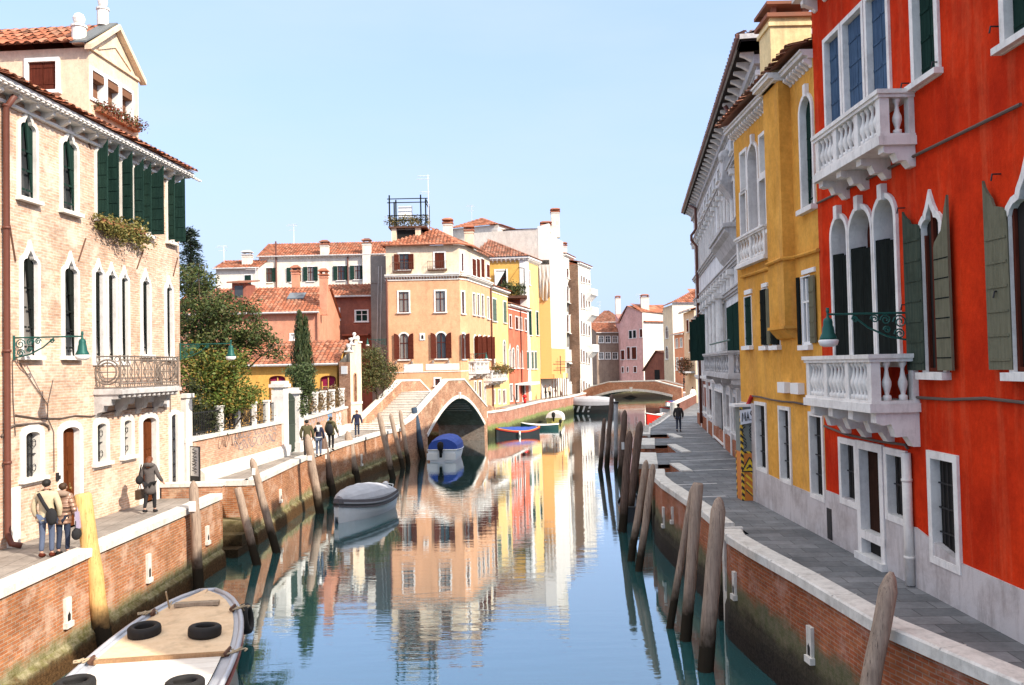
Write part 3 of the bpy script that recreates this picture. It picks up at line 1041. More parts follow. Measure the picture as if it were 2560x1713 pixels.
mb = MB(); mb.box(-11.8, -9.72, 28.0, 28.46, 2.62, 2.74); part(mb, 'parapet_coping', COPE, st)

RQ1 = [(5.02, 20.3), (4.92, 19.6), (5.02, 18.2), (5.28, 15.8), (5.5, 13), (6.19, 10.4), (7.9, 5), (10.5, -15)]
RQ2 = [(5.3, 32.0), (5.0, 30.2), (4.95, 28.5), (5.03, 25.8), (5.1, 22.9), (5.05, 21.0)]
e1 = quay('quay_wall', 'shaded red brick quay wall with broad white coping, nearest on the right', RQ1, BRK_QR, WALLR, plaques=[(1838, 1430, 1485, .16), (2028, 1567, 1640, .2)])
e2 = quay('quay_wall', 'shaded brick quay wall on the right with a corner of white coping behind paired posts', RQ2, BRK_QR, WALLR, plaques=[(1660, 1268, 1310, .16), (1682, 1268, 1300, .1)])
mb = MB(); mb.box(4.98, 5.45, 20.28, 20.4, .9, 2.42); part(mb, 'end_jamb', COPE, e1)
mb = MB(); mb.box(5.1, 5.6, 20.42, 20.98, -.5, 1.95); part(mb, 'landing_stone', COPE, e1)
RQ3 = [(20.6, 96), (12.0, 66.8), (9.6, 58), (8.2, 53.6), (7.4, 49), (7.4, 48.98)]
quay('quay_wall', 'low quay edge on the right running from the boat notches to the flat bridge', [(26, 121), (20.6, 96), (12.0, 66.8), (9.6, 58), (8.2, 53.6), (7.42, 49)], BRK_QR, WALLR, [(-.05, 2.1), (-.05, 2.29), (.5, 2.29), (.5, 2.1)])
nq = thing('quay_wall', 'notched quay edge of white stone slabs beside the grey pavement', 'wall', (6, 36, 0), 'brick quay walls of the canal')
mb = MB(); cp = MB()
for a, b in (((5.05, 34.5), (5.75, 39.0)), ((6.3, 42.6), (6.95, 46.5))):
    sweep(mb, [b, a], [(0.03, 2.09), (0, -.6), (.3, -.6), (.3, 2.09)])
    sweep(cp, [b, a], [(-.04, 2.1), (-.04, 2.3), (.8, 2.29), (.8, 2.1)])
for (x0, x1, y0, y1) in ((5.2, 6.35, 32.2, 34.5), (6.0, 7.75, 39, 42.6), (7.2, 8.9, 46.5, 49)):
    mb.box(x1, x1 + .3, y0, y1, -.6, 2.24); mb.box(x0, x1, y1, y1 + .3, -.6, 2.09); mb.box(x0, x1 + .3, y0 - .3, y0, -.6, 2.09)
    cp.box(x1 + .0, x1 + .42, y0 - .1, y1 + .1, 2.245, 2.3)
    mb.box(x0 + .5, x1 - .003, y0 + .01, y1 - .8, -.5, .7)
part(mb, 'wall_face', BRK_QR, nq); part(cp, 'stone_slabs', COPE, nq)
mb = MB()
WLINE = stone('white_paving_strip', (.62, .6, .58), dirt=(.3, .3, .3), amt=.9, scale=3)
for y, x0, x1 in ((25.9, 5.42, 6.5), (28.6, 5.35, 6.9), (32.25, 6.3, 9.0), (35.6, 6.6, 9.4), (39.0, 7.9, 9.9), (42.8, 7.8, 10.4), (46.4, 8.7, 10.9), (49.2, 9.2, 11.4), (53.5, 8.9, 12.0), (59, 10.6, 12.8)):
    mb.obox(V((x0, y, ZP + .004)), V((x1 - x0, (x1 - x0) * .12, 0)), V((0, .13, 0)), V((0, 0, .003)))
struct(mb, 'pavement_strip', WLINE)
# raised parapet on the right before the flat bridge
pw = thing('parapet_wall', 'low red brick parapet with white coping and end pillar beside the far boats', 'wall', (12.6, 66.8, ZP))
mb = MB(); sweep(mb, [(21.4, 96), (12.6, 67)], [(0, ZP), (0, 3.1), (.3, 3.1), (.3, ZP)]); part(mb, 'wall_face', bricks('dark_parapet_brick', (.2, .07, .05), (.26, .1, .07), (.2, .14, .12)), pw)
mb = MB(); sweep(mb, [(21.4, 96), (12.6, 67)], [(-.06, 3.1), (-.06, 3.24), (.36, 3.24), (.36, 3.1)]); mb.box(12.45, 12.98, 66.5, 66.95, ZP, 3.28); part(mb, 'coping', COPE, pw)
# far bank
FQ = [(-2.35, 75.5, .62), (-1.6, 77.3, .25), (-.5, 80, 0), (3.1, 96, 0), (7.1, 108, 0), (10.7, 122, 0), (14.3, 140, 0)]
fqo = quay('quay_wall', 'far brick quay wall lined with thin posts below the coloured houses', [p[:2] for p in FQ], bricks('far_quay_brick', (.42, .17, .11), (.5, .23, .15), (.42, .3, .24), (.55, .36, .28), .5, algae=(.42, (.16, .2, .06), (.25, .27, .12), (.06, .06, .03))), WALLR)
mb = MB(); sweep(mb, FQ[:3], [(.03, 2.4), (.03, 2.41), (.33, 2.41), (.33, 2.4)]); 
mb = MB()
for a, b in zip(FQ[:2], FQ[1:3]):
    A_, B_ = V((a[0], a[1], 0)), V((b[0], b[1], 0)); d = (B_ - A_).normalized(); nn = V((-d.y, d.x, 0)) * .3
    pts = [A_ + V((0, 0, 2.4)), B_ + V((0, 0, 2.4)), B_ + V((0, 0, 2.41 + b[2])), A_ + V((0, 0, 2.41 + a[2]))]
    mb.prism(pts, nn)
part(mb, 'ramp_parapet', BRK_B, fqo)
quay('quay_wall', 'shadowed brick bank of the side canal under the orange house', [(-60, 75.1), (-20, 75.1), (-2.35, 75.2)], BRK_Q, WALLR)
quay('quay_wall', 'garden side brick bank of the side canal behind the steep bridge', [(-7.9, 57.6), (-11.6, 59.2), (-60, 65)], BRK_Q, WALLR)


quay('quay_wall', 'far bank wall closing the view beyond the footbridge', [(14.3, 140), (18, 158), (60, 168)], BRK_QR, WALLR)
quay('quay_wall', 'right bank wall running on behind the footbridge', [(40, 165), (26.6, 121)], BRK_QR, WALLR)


# ------------------------------------------------------------------ bridges
def bridge(name, label, A, B, top, springs, crown, dep, deck_lo, ring, brick, step_n, cope=.15, pw_=2.0):
    F = Fac(A, B)
    o = thing(name, label, 'bridge', (A[0], A[1], 0))
    T = [F.px(*q) for q in top]
    (uL, zL), (uR, zR), (uc, zc) = F.px(*springs[0]), F.px(*springs[1]), F.px(*crown)
    arc = []
    for i in range(25):
        a = math.pi - math.pi * i / 24
        ca, sa = math.cos(a), math.sin(a)
        zs = zL if ca < 0 else zR
        arc.append((uc + ca * ((uc - uL) if ca < 0 else (uR - uc)), zs + (zc - zs) * max(0, (1 - abs(ca) ** pw_))))
    lo = -.7
    ends = (T[0][0], T[-1][0])
    poly = [(min(ends[0], uL - .3), lo), (uL, lo)] + arc + [(uR, lo), (max(ends[1], uR + .2), lo)] + [(u, z - cope) for u, z in T[::-1]]

    def zt(u):
        for (a, za), (b, zb) in zip(T[:-1], T[1:]):
            if a <= u <= b: return za + (zb - za) * (u - a) / (b - a)
        return T[0][1] if u < T[0][0] else T[-1][1]
    mb = MB()
    for d in (0, -.35, -dep + .35, -dep): mb.tess([poly], lambda u, z: F.P(u, z, d))
    for d0, d1 in ((0, -.35), (-dep + .35, -dep)):
        for (u, z) in (poly[0], poly[-1]):
            pass
        mb.q(F.P(ends[0], lo, d0), F.P(ends[0], T[0][1] - cope, d0), F.P(ends[0], T[0][1] - cope, d1), F.P(ends[0], lo, d1))
        mb.q(F.P(ends[1], lo, d0), F.P(ends[1], T[-1][1] - cope, d0), F.P(ends[1], T[-1][1] - cope, d1), F.P(ends[1], lo, d1))
    part(mb, 'spandrel', brick, o)
    mb = MB()
    full = [(uL, lo)] + arc + [(uR, lo)]
    for a, b in zip(full[:-1], full[1:]): mb.q(F.P(*a, -.001), F.P(*b, -.001), F.P(*b, -dep + .001), F.P(*a, -dep + .001))
    part(mb, 'vault', bricks(name + '_vault_brick', (.3, .24, .2), (.38, .31, .26), (.36, .31, .27), (.42, .38, .33), .7), o)
    for d, f in ((0, 1), (-dep, -1)):
        mb = MB()
        out = []
        for i, (u, z) in enumerate(arc):
            a = arc[max(0, i - 1)]; b = arc[min(24, i + 1)]
            t = V((b[0] - a[0], b[1] - a[1], 0)).normalized(); out.append((u - t.y * ring, z + t.x * ring))
        for i in range(24):
            F.prism(mb, [arc[i], arc[i + 1], out[i + 1], out[i]], d - .04 * f, d + .05 * f)
        kx = arc[12]
        F.prism(mb, [(kx[0] - ring * .45, kx[1] - .06), (kx[0] + ring * .45, kx[1] - .06), (kx[0] + ring * .65, kx[1] + ring * 1.75), (kx[0] - ring * .65, kx[1] + ring * 1.75)], d - .05 * f, d + .12 * f)
        part(mb, 'arch_ring', COPE, o)
        mb = MB()
        for (a, b) in zip(T[:-1], T[1:]):
            F.prism(mb, [(a[0], a[1] - cope), (b[0], b[1] - cope), b, a], d + .06 * f, d - .4 * f)
        part(mb, 'coping', COPE, o)
    mb = MB(); u = ends[0] - 1.6; du = (ends[1] + 1.2 - u) / step_n; prev = ZP
    for i in range(step_n):
        um = u + du * (i + .5)
        z = max(ZP + .12, zt(um) - deck_lo); z = min(z, max(q[1] for q in T) - deck_lo)
        if um < T[0][0]: z = ZP + .08 + .1 * i
        F.box(mb, u + du * i, u + du * (i + 1), z - .5, z, -dep + .35, -.35)
        F.box(mb, u + du * i - .03, u + du * i + .12, z, z + .006, -dep + .36, -.36)
    part(mb, 'steps', COPE, o)
    return F, T


A = at(1011, 1057, 2.7); B = at(1217, 1014, 3.0)
BF, BT = bridge('arched_bridge', 'steep humped brick bridge with white edged pointed arch and stone steps', (A.x, A.y), (B.x, B.y),
       [(1011, 1057), (1032, 1043), (1062, 1010), (1119, 947), (1160, 946), (1190, 982), (1217, 1014)], ((1069, 1092), (1211, 1063)), (1148, 995), 4.3, 1.0, .27, BRK_B, 44, pw_=1.75)
A = atY(1427, 1000, 123); B = atY(1704, 968, 112)
bridge('footbridge', 'low flat-arched brick footbridge spanning the canal in the distance', (A.x, A.y), (B.x, B.y),
       [(1427, 989), (1479, 965), (1522, 953.5), (1637, 951), (1698, 967), (1704, 968)], ((1466, 1003), (1681, 993)), (1578, 978), 3.0, .9, .32, bricks('footbridge_brick', (.5, .2, .11), (.56, .26, .15), (.5, .36, .26), (.58, .36, .24), .5), 24)
# ------------------------------------------------------------------ left brick house
def Wn(H, w, xl, xr, yt, yb, kind='rect', **k):
    return H.win(w, shape(*w['F'].rect(xl, xr, yt, yb), kind), **k)


F = Fac((-12.38, 20.2), (-11.76, 29.75))
H = House('brick_house', 'pale brick canal house with ogee windows, green shutters and a gabled attic', 'house', (-12.1, 25, ZP))
zc = F.Z(240, 322, .5)
w = H.rwall(F, -4, F.L, ZP - .3, zc, BRK_L)
H.box(F, -4, F.L, ZP - .3, zc, 9, BRK_L)
og = dict(fr=.1, fd=.06, rv=.15, mf=STONE, shm=GREEN)
Wn(H, w, 47, 86, 283, 496, 'ogee', closed=-.09, **og)
Wn(H, w, 153, 189, 330, 528, 'ogee', closed=-.09, **og)
Wn(H, w, 240, 264, 357, 548, 'ogee', sh=[('l', 92, .3), ('r', 88, .32)], **og)
Wn(H, w, 279, 300, 375, 558, 'ogee', sh=[('r', 84, .32)], **og)
Wn(H, w, 311, 330, 392, 567, 'ogee', sh=[('r', 95, .28)], **og)
Wn(H, w, 354, 372, 412, 586, 'ogee', sh=[('l', 92, .26), ('r', 88, .42)], **og)
Wn(H, w, 417, 431, 440, 604, 'ogee', sh=[('l', 95, .22), ('r', 92, .36)], **og)
md = dict(fr=.105, fd=.06, rv=.16, mf=STONEW, shm=BLACKG, closed=-.1)
Wn(H, w, 54, 90, 622, 889, 'ogee', **md)
Wn(H, w, 158, 190, 648, 890, 'ogee', **md)
md2 = dict(md); md2.update(fr=.1, sill=0)
for a, b, t in ((235, 254, 664), (268, 286, 673), (301, 317, 682)): Wn(H, w, a, b, t, 905, 'ogee', **md2)
Wn(H, w, 354, 371, 688, 886, 'ogee', **md)
Wn(H, w, 414, 428, 706, 894, 'ogee', **md)
gr = dict(fr=.2, fd=.04, rv=.17, mf=STONE, grille='scroll', mull=None)
Wn(H, w, 62, 97, 1080, 1193, 'seg', **gr)
Wn(H, w, 241, 263, 1059, 1155, 'seg', **gr)
Wn(H, w, 309, 326, 1051, 1139, 'seg', **gr)
dr = dict(fr=.17, fd=.06, rv=.12, mf=STONEW, pane=DOORW, sill=0, mull=None, name='door')
for xl, xr, yt in ((153, 195, 1068), (354, 388, 1044)):
    u0, u1, z0, z1 = F.rect(xl, xr, yt, 1290); z0 = ZP
    d_ = H.win(w, shape(u0, u1, z0, z1, 'seg'), **dr)
    mb = MB(); c = (u0 + u1) / 2
    for a, b in ((u0 + .1, c - .06), (c + .06, u1 - .1)):
        for q0, q1 in ((.15, .8), (.95, 1.55), (1.7, 2.2)): F.box(mb, a, b, z0 + q0, z0 + q1, -.116, -.09)
    F.box(mb, c - .012, c + .012, z0, z1 - .1, -.116, -.085)
    part(mb, 'panel', DOORW, d_)
    for q in (-.13, .13):
        mb = MB(); mb.ball(F.P(c + q, z0 + 1.05, -.06), .04); F.box(mb, c + q - .02, c + q + .02, z0 + 1.03, z0 + 1.2, -.1, -.075)
        part(mb, 'handle', BRASS, d_)
u0, u1, z0, z1 = F.rect(427, 444, 1036, 1230)
H.win(w, shape(u0, u1, ZP + .1, z1, 'seg'), fr=.16, mf=STONEW, sill=.1, mull=None, pane=DARK, grille=True, name='door')
# cornice, brackets, roof
mb = MB(); cornice(F, mb, -4, F.L + .12, zc, [(-.03, .05, .38), (.05, .16, .52), (-.28, -.2, .1)])
for i in range(70): F.box(mb, -3.9 + i * .205, -3.8 + i * .205, zc - .0, zc + .05, .38, .5)
H.p(mb, 'cornice', STONEW)
brackets_p(H, F, -4, F.L, 20, zc - .29, zc - .03, .34, .12, STONE)
mb = MB(); tile_roof(mb, F.P(-4, zc + .17, .6), F.P(F.L + .15, zc + .17, .6), F.P(F.L + .15, zc + 2.1, -4.5), F.P(-4, zc + 2.1, -4.5))
tile_roof(mb, F.P(F.L + .3, zc + .17, -9.6), F.P(-4, zc + .17, -9.6), F.P(-4, zc + 2.1, -4.5), F.P(F.L + .3, zc + 2.1, -4.5))
H.p(mb, 'roof', TILE)
mb = MB(); mb.tess([[(0.5, zc), (-9.5, zc), (-4.5, zc + 2.05)]], lambda d, z: F.P(F.L, z, d)); H.p(mb, 'gable', BRK_L); mb = MB(); mb.tess([[(0.5, zc), (-9.5, zc), (-4.5, zc + 2.05)]], lambda d, z: F.P(-4, z, d)); H.p(mb, 'gable', BRK_L)
# drainpipe, cables, tie rods
mb = MB(); u = F.U(6, 900)
mb.tube([F.P(u, zc - .1, .35), F.P(u, zc - .4, .12), F.P(u, 3, .12), F.P(u, ZP + .35, .12), F.P(u + .02, ZP + .12, .2), F.P(u + .1, ZP + .06, .4)], .075, 8)
for z in (4.3, 7, 10, 13): mb.tube([F.P(u, z, .12), F.P(u, z + .06, .12)], .1, 8)
H.p(mb, 'drainpipe', PIPE, smooth=True)
mb = MB()
cab = lambda pts, r=.018, d=.03: mb.tube([F.P(*F.px(x, y), d) for x, y in pts], r, 5)
cab([(0, 1092), (18, 1072), (34, 1063), (70, 1060), (105, 1058), (118, 1065), (121, 1075)], .03)
cab([(36, 1038), (90, 1046), (150, 1046), (185, 1039), (225, 1041), (280, 1028), (345, 1020), (412, 1018)], .02)
cab([(45, 905), (80, 960), (117, 1012), (117, 1045), (132, 1080), (133, 1180)], .012)
cab([(130, 950), (117, 1010)], .01)
cab([(28, 900), (30, 1000), (36, 1090)], .012)
cab([(424, 905), (424, 1000), (423, 1236)], .014)
H.p(mb, 'cable', CABLE)
for x0, y0, x1, y1 in ((22, 563, 37, 654), (213, 596, 195, 652), (357, 626, 341, 672), (443, 645, 432, 690), (441, 940, 451, 985), (214, 345, 226, 372)):
    mb = MB(); mb.tube([F.P(*F.px(x0, y0), .02), F.P(*F.px(x1, y1), .02)], .022, 6)
    H.p(mb, 'tie_rod', RUST)
mb = MB(); u0 = F.U(139, 1190); F.box(mb, u0, u0 + .16, F.Z(142, 1202), F.Z(142, 1182), 0, .05); F.box(mb, u0 + .03, u0 + .13, F.Z(142, 1199), F.Z(142, 1189), .05, .065); H.p(mb, 'intercom', IRON)
mb = MB(); u0 = F.U(408, 1005); F.box(mb, u0, u0 + .2, F.Z(411, 1018), F.Z(411, 998), 0, .12); H.p(mb, 'meter_box', PALW)
mb = MB(); u0 = F.U(37, 1300); F.box(mb, u0 - .3, u0 + .12, ZP, F.Z(36, 1218), 0, .07); H.p(mb, 'corner_stone', STONE); mb = MB(); F.box(mb, F.L - .42, F.L + .05, ZP, F.Z(455, 1030), 0, .09); H.p(mb, 'corner_stone', STONE)
# iron balcony
ub, ue = F.U(236, 900), F.U(388, 900); zs, zr = F.Z(300, 972, .75), F.Z(300, 888, .75); dp = .78
mb = MB(); F.box(mb, ub - .08, ue + .08, zs - .16, zs - .04, 0, dp + .08); F.box(mb, ub - .03, ue + .03, zs - .04, zs, 0, dp + .03)
for u in (ub + .1, (2 * ub + ue) / 3, (ub + 2 * ue) / 3, ue - .1):
    F.side(mb, [(0, zs - .16), (dp * .95, zs - .16), (dp * .9, zs - .3), (dp * .66, zs - .3), (dp * .6, zs - .48), (dp * .38, zs - .48), (dp * .3, zs - .66), (dp * .12, zs - .7), (0, zs - .85)], u - .13, u + .13)
for i in range(12):
    u = ub + (ue - ub) * (i + .5) / 12; F.box(mb, u - .05, u + .05, zs - .26, zs - .16, dp - .12, dp + .03)
bal_o = H.p(mb, 'balcony', STONEG)
mb = MB()


def lattice(mb, P, L, h):
    P_ = lambda a, b: P(a, b)
    for z in (.03, .14, h - .14, h - .03): mb.tube([P_(0, z), P_(L, z)], .022, 6)
    n = max(1, round(L / .42)); s_ = L / n
    for i in range(n + 1): mb.tube([P_(i * s_, 0), P_(i * s_, h)], .024 if i in (0, n) else .016, 6)
    for i in range(n):
        c = (i + .5) * s_; zz = h / 2; r = s_ * .48
        for sx in (-1, 1):
            mb.tube([P_(c + sx * (r - r * 1.0 * math.sin(t * math.pi)) , .14 + (h - .28) * t) for t in [j / 10 for j in range(11)]], .014, 5)
        mb.tube([P_(c + r * .5 * math.cos(a), zz + r * .5 * math.sin(a)) for a in [j * math.pi / 5 for j in range(11)]], .013, 5)
        for zz2 in (.09, h - .09): mb.tube([P_(c + .07 * math.cos(a), zz2 + .05 * math.sin(a)) for a in [j * math.pi / 4 for j in range(9)]], .01, 5)


lattice(mb, lambda a, b: F.P(ub + a, zs + b, dp), ue - ub, zr - zs)
h_ = zr - zs
for uu in (ub, ue):
    for z in (.03, h_ - .03): mb.tube([F.P(uu, zs + z, 0), F.P(uu, zs + z, dp)], .022, 6)
    for r in (.36, .27): mb.tube([F.P(uu, zs + h_ / 2 + r * math.sin(a), dp / 2 + r * math.cos(a)) for a in [j * math.pi / 9 for j in range(19)]], .025, 6)
    mb.tube([F.P(uu, zs + .14, dp / 2), F.P(uu, zs + h_ - .14, dp / 2)], .016, 5); mb.tube([F.P(uu, zs + h_ / 2, .1), F.P(uu, zs + h_ / 2, dp - .1)], .016, 5)
    for a, b in ((.1, .12), (.1, h_ - .12), (dp - .1, .12), (dp - .1, h_ - .12)): mb.tube([F.P(uu, zs + b + .07 * math.sin(t), a + .07 * math.cos(t)) for t in [j * math.pi / 4 for j in range(9)]], .014, 5)
part(mb, 'railing', plain('weathered_railing_iron', (.2, .165, .14), .8, .2), bal_o)
# attic with gable
D0 = -.35
Fd = Fac((F.P(0, 0, D0).x, F.P(0, 0, D0).y), (F.P(F.L, 0, D0).x, F.P(F.L, 0, D0).y))
ul, ur = Fd.U(222, 200), Fd.U(346, 280); ze = (Fd.Z(215, 112) + Fd.Z(346, 203)) / 2; za = Fd.Z(288, 78); uc = (ul + ur) / 2
wg = H.wall(Fd, [(ul, zc - .2), (ur, zc - .2), (ur, ze), (uc, za), (ul, ze)], CREAM)
at_k = dict(fr=.1, fd=.05, rv=.25, mf=WHITEP, pane=DARK, mull=None, sill=0)
for a, b, t, bt in ((228, 257, 184, 251), (266, 293, 205, 276), (302, 327, 226, 296)):
    wn = Wn(H, wg, a, b, t, bt, **at_k)
    u0, u1, z0, z1 = Fd.rect(a, b, t, bt); bm = MB(); Fd.box(bm, u0 + .02, u1 - .02, z1 - .26, z1 - .06, -.2, .06); Fd.box(bm, u0 + .3, u1 - .03, z0, z1 - .2, -.22, -.16); part(bm, 'blind', wood('brown_blind', (.25, .13, .08), (.16, .08, .05)), wn)
Bk = Fd.P(ul, 0, -9); Fr_ = Fd.P(ul, 0, 0)
Fs = Fac((Bk.x, Bk.y), (Fr_.x, Fr_.y))
ws = H.rwall(Fs, 0, Fs.L, zc - .2, ze, CREAM)
Wn(H, ws, 72, 141, 155, 228, fr=.12, mf=WHITEP, closed=-.06, shm=BROWN, rv=.15)
H.extra.append(([(Fd.P(ur, 0).x, Fd.P(ur, 0).y, zc - .2, ze), (Fd.P(ur, 0, -9).x, Fd.P(ur, 0, -9).y, zc - .2, ze), (Bk.x, Bk.y, zc - .2, ze)], CREAM))
mb = MB()
for s_ in (0, 1):
    a, b = ((ul - .18, ze - .12), (uc, za + .02)) if s_ == 0 else ((ur + .18, ze - .12), (uc, za + .02))
    mb.prism([Fd.P(a[0], a[1], -.02), Fd.P(b[0], b[1], -.02), Fd.P(b[0], b[1] + .16, -.02), Fd.P(a[0], a[1] + .16, -.02)], Fd.n * .22)
    a2, b2 = ((ul + .5, ze + .12), (uc, za - .55)) if s_ == 0 else ((ur - .5, ze + .12), (uc, za - .55))
    mb.prism([Fd.P(a2[0], a2[1], -.02), Fd.P(b2[0], b2[1], -.02), Fd.P(b2[0], b2[1] + .07, -.02), Fd.P(a2[0], a2[1] + .07, -.02)], Fd.n * .06)
Fd.box(mb, ul - .1, ur + .1, ze - .05, ze + .04, -.02, .07)
H.p(mb, 'gable_moulding', CREAM)
mb = MB()
tile_roof(mb, Fd.P(ul - .25, ze + .08, -9), Fd.P(ul - .25, ze + .08, -.3), Fd.P(uc, za + .14, -.3), Fd.P(uc, za + .14, -9))
tile_roof(mb, Fd.P(ur + .25, ze + .08, -.3), Fd.P(ur + .25, ze + .08, -9), Fd.P(uc, za + .14, -9), Fd.P(uc, za + .14, -.3))
H.p(mb, 'attic_roof', TILE)
mb = MB()
for a, b in ((Fd.P(ul - .3, ze + .04, .1), Fd.P(uc, za + .2, .1)), (Fd.P(ur + .3, ze + .04, .1), Fd.P(uc, za + .2, .1))):
    mb.obox(a, b - a, Fd.n * -.5, V((0, 0, .05)))
H.p(mb, 'gable_flashing', plain('lead_sheet', (.14, .15, .15), .5, .3))
for u, z, s_, hs in ((ul + .05, ze + .12, .78, .5), (uc - .1, za + .12, .66, .5)):
    mb = MB(); p = Fd.P(u, z, -.32)
    mb.lathe(p, [(.26 * s_, 0), (.26 * s_, hs), (.3 * s_, hs), (.3 * s_, hs + .06), (.14 * s_, hs + .1), (.2 * s_, hs + .16), (.23 * s_, hs + .28), (.16 * s_, hs + .4), (.02, hs + .46)], 12)
    H.p(mb, 'finial', STONE, smooth=False)
H.done()

LEAFG = leaf('geranium_leaves', [(.05, .1, .03), (.12, .05, .03), (.3, .05, .03), (.07, .12, .05)])
HANG = leaf('hanging_plant_leaves', [(.16, .16, .05), (.25, .2, .06), (.1, .14, .04), (.35, .24, .08)])
fb = thing('flower_box', 'flower box of red and silver plants under the attic gable windows', 'planter', Fd.P(Fd.U(285, 290), Fd.Z(285, 295), .2))
u0, u1, z0 = Fd.U(236, 262), Fd.U(336, 312), Fd.Z(285, 292)
mb = MB(); Fd.box(mb, u0, u1, z0 - .16, z0 - .02, .02, .2); part(mb, 'box', plain('terracotta', (.36, .15, .08), .8), fb)
mb = MB(); foliage(mb, [(Fd.P(u0 + (u1 - u0) * i / 9, z0 + .02, .16), (.22, .18, .13), 1) for i in range(10)], 1300, .045, R, 10, .1); part(mb, 'plants', LEAFG, fb)
fb = thing('planter', 'trailing plants hanging from the sill of the top triple window', 'planter', F.P(F.U(290, 555), F.Z(290, 560), .2))
u0, u1, z0 = F.U(236, 555), F.U(342, 570), F.Z(285, 560)
mb = MB(); F.box(mb, u0, u1, z0 - .14, z0 + .0, .02, .3); part(mb, 'box', plain('terracotta_box', (.4, .17, .09), .8), fb)
mb = MB(); foliage(mb, [(F.P(u0 + (u1 - u0) * i / 11, z0 - R.uniform(0, .35), .22), (.2, .18, .28), 1) for i in range(12)], 2200, .055, R, 10, .12); part(mb, 'plants', HANG, fb)


# ------------------------------------------------------------------ wall lamps
def lamp(name, label, base, dirv, L, hang=.0, group='green street lamps on iron wall brackets'):
    """bracket lamp: base point on the wall, dirv horizontal"""
    o = thing(name, label, 'street lamp', base, group)
    P = lambda a, z, s=0: base + dirv * a + V((0, 0, z))
    mb = MB(); mb.tube([P(0, 0), P(L, 0)], .022, 6); mb.tube([P(0, .06), P(0, -.55)], .028, 6); mb.tube([P(0, -.5), P(.4, -.42), P(.75, -.25), P(1.02, -.03)], .018, 6)
    for a, z, r in ((.16, -.16, .13), (.42, -.12, .1), (.17, -.38, .1), (.62, -.1, .08), (.98, -.1, .06), (.4, -.3, .07)):
        mb.tube([P(a + r * (1 - i / 22) * math.cos(i * .6), z + r * (1 - i / 22) * math.sin(i * .6)) for i in range(18)], .014, 5)
    mb.ball(P(L, .06), .035)
    part(mb, 'bracket', GRNIRON, o)
    mb = MB(); c = P(L, 0)
    mb.lathe(c, [(.03, .12), (.02, 0), (.03, -.06), (.07, -.08), (.085, -.14), (.085, -.2), (.1, -.24), (.11, -.34), (.15, -.42), (.16, -.46)][::-1], 12); part(mb, 'lamp_hood', GRNIRON, o, True)
    mb = MB(); mb.lathe(c + V((0, 0, -.46)), [(.08, -.13), (.15, -.1), (.18, -.02), (.16, .0)], 12); part(mb, 'lamp_shade', WHITEP, o, True)
    return o


b = F.P(F.U(32, 845), F.Z(32, 845), .03)
lamp('wall_lamp', 'green bracket lamp on the near end of the pale brick house', b, F.n, (atY(212, 845, b.y) - b).x, group='green street lamps on iron wall brackets')
b = F.P(F.L - .05, F.Z(452, 862), .03)
lamp('wall_lamp', 'green bracket lamp at the far corner of the pale brick house before the trees', b, F.n, (atY(580, 862, b.y) - b).x)
# ------------------------------------------------------------------ red house (right, nearest)
XA, YA, XB, YB = 7.12, 26.3, 7.36, 6.0
bx = lambda Y: XA + (XB - XA) * (YA - Y) / (YA - YB)
FR0 = Fac((XA, YA), (XB, YB))
uB = FR0.U(2056, 900)
YS = YA + (YB - YA) * uB / FR0.L
F = Fac((bx(YS), YS), (XB, YB))
H = House('red_house', 'deep red canal house with two white stone balconies and dark shutters', 'house', (9, 14, ZP))
zt = F.Z(2036, 6)
w = H.rwall(F, 0, F.L, ZP + .6, zt + .1, RED)
H.box(F, 0, F.L, ZP, zt + .1, 9, RED)
kR = dict(mf=STONEW, fr=.1, fd=.05, rv=.3)
for xl, xr, yt, yb in ((2068, 2104, 96, 318), (2114, 2161, 46, 295), (2173, 2222, -10, 262)):
    u0, u1 = F.U(xl, (yt + yb) / 2), F.U(xr, (yt + yb) / 2)
    H.win(w, shape(u0, u1, F.Z(2150, 290), F.Z(2085, 88)), sill=0, closed=-.12, shm=BLUESH, **kR)
kk = dict(kR); kk['fr'] = .12
Wn(H, w, 2287, 2340, -130, 196, closed=-.13, shm=GREEN, sill=.1, **kk)
Wn(H, w, 2512, 2585, -300, 92, closed=-.13, shm=GREEN, sill=.1, **kk)
z0a, z1a = F.Z(2215, 905), F.Z(2222, 492)
for xl, xr in ((2089, 2126), (2134, 2188), (2197, 2247)):
    wn = H.win(w, shape(F.U(xl, 750), F.U(xr, 750), z0a, z1a, 'round'), mf=STONEW, fr=.1, fd=.06, rv=.34, sill=0, mull=None, pane=BROWN)
    u0, u1 = F.U(xl, 750), F.U(xr, 750); c = (u0 + u1) / 2
    m2 = MB(); F.box(m2, c - .09, c + .09, z1a - .04, z1a + .27, 0, .12); part(m2, 'keystone', STONEW, wn)
    for j in range(3):
        a = u0 + (u1 - u0) * j / 3; b = u0 + (u1 - u0) * (j + 1) / 3
        m2 = MB(); e_ = .05 if j % 2 else -.05
        m2.prism([F.P(a + .005, z0a, -.02 - e_), F.P(b - .005, z0a, -.02 + e_), F.P(b - .005, z0a, -.06 + e_), F.P(a + .005, z0a, -.06 - e_)], V((0, 0, (z1a - z0a) * (.76 - .012 * j))))
        part(m2, 'shutter', BLACKG, wn)
ks = dict(mf=STONEW, fr=.11, fd=.05, rv=.07, sill=.12, mull='tall', frame_mat=BROWN)
Wn(H, w, 2314, 2358, 505, 930, 'ogee', sh=[('l', 174, .52)], shm=OLIVSH, pane=DARK, **ks)
uq_, _z0, _z1 = F.U(2357, 900), F.Z(2375, 926), F.Z(2375, 505)
u0, u1, z0, z1 = F.rect(2543, 2600, 420, 930)
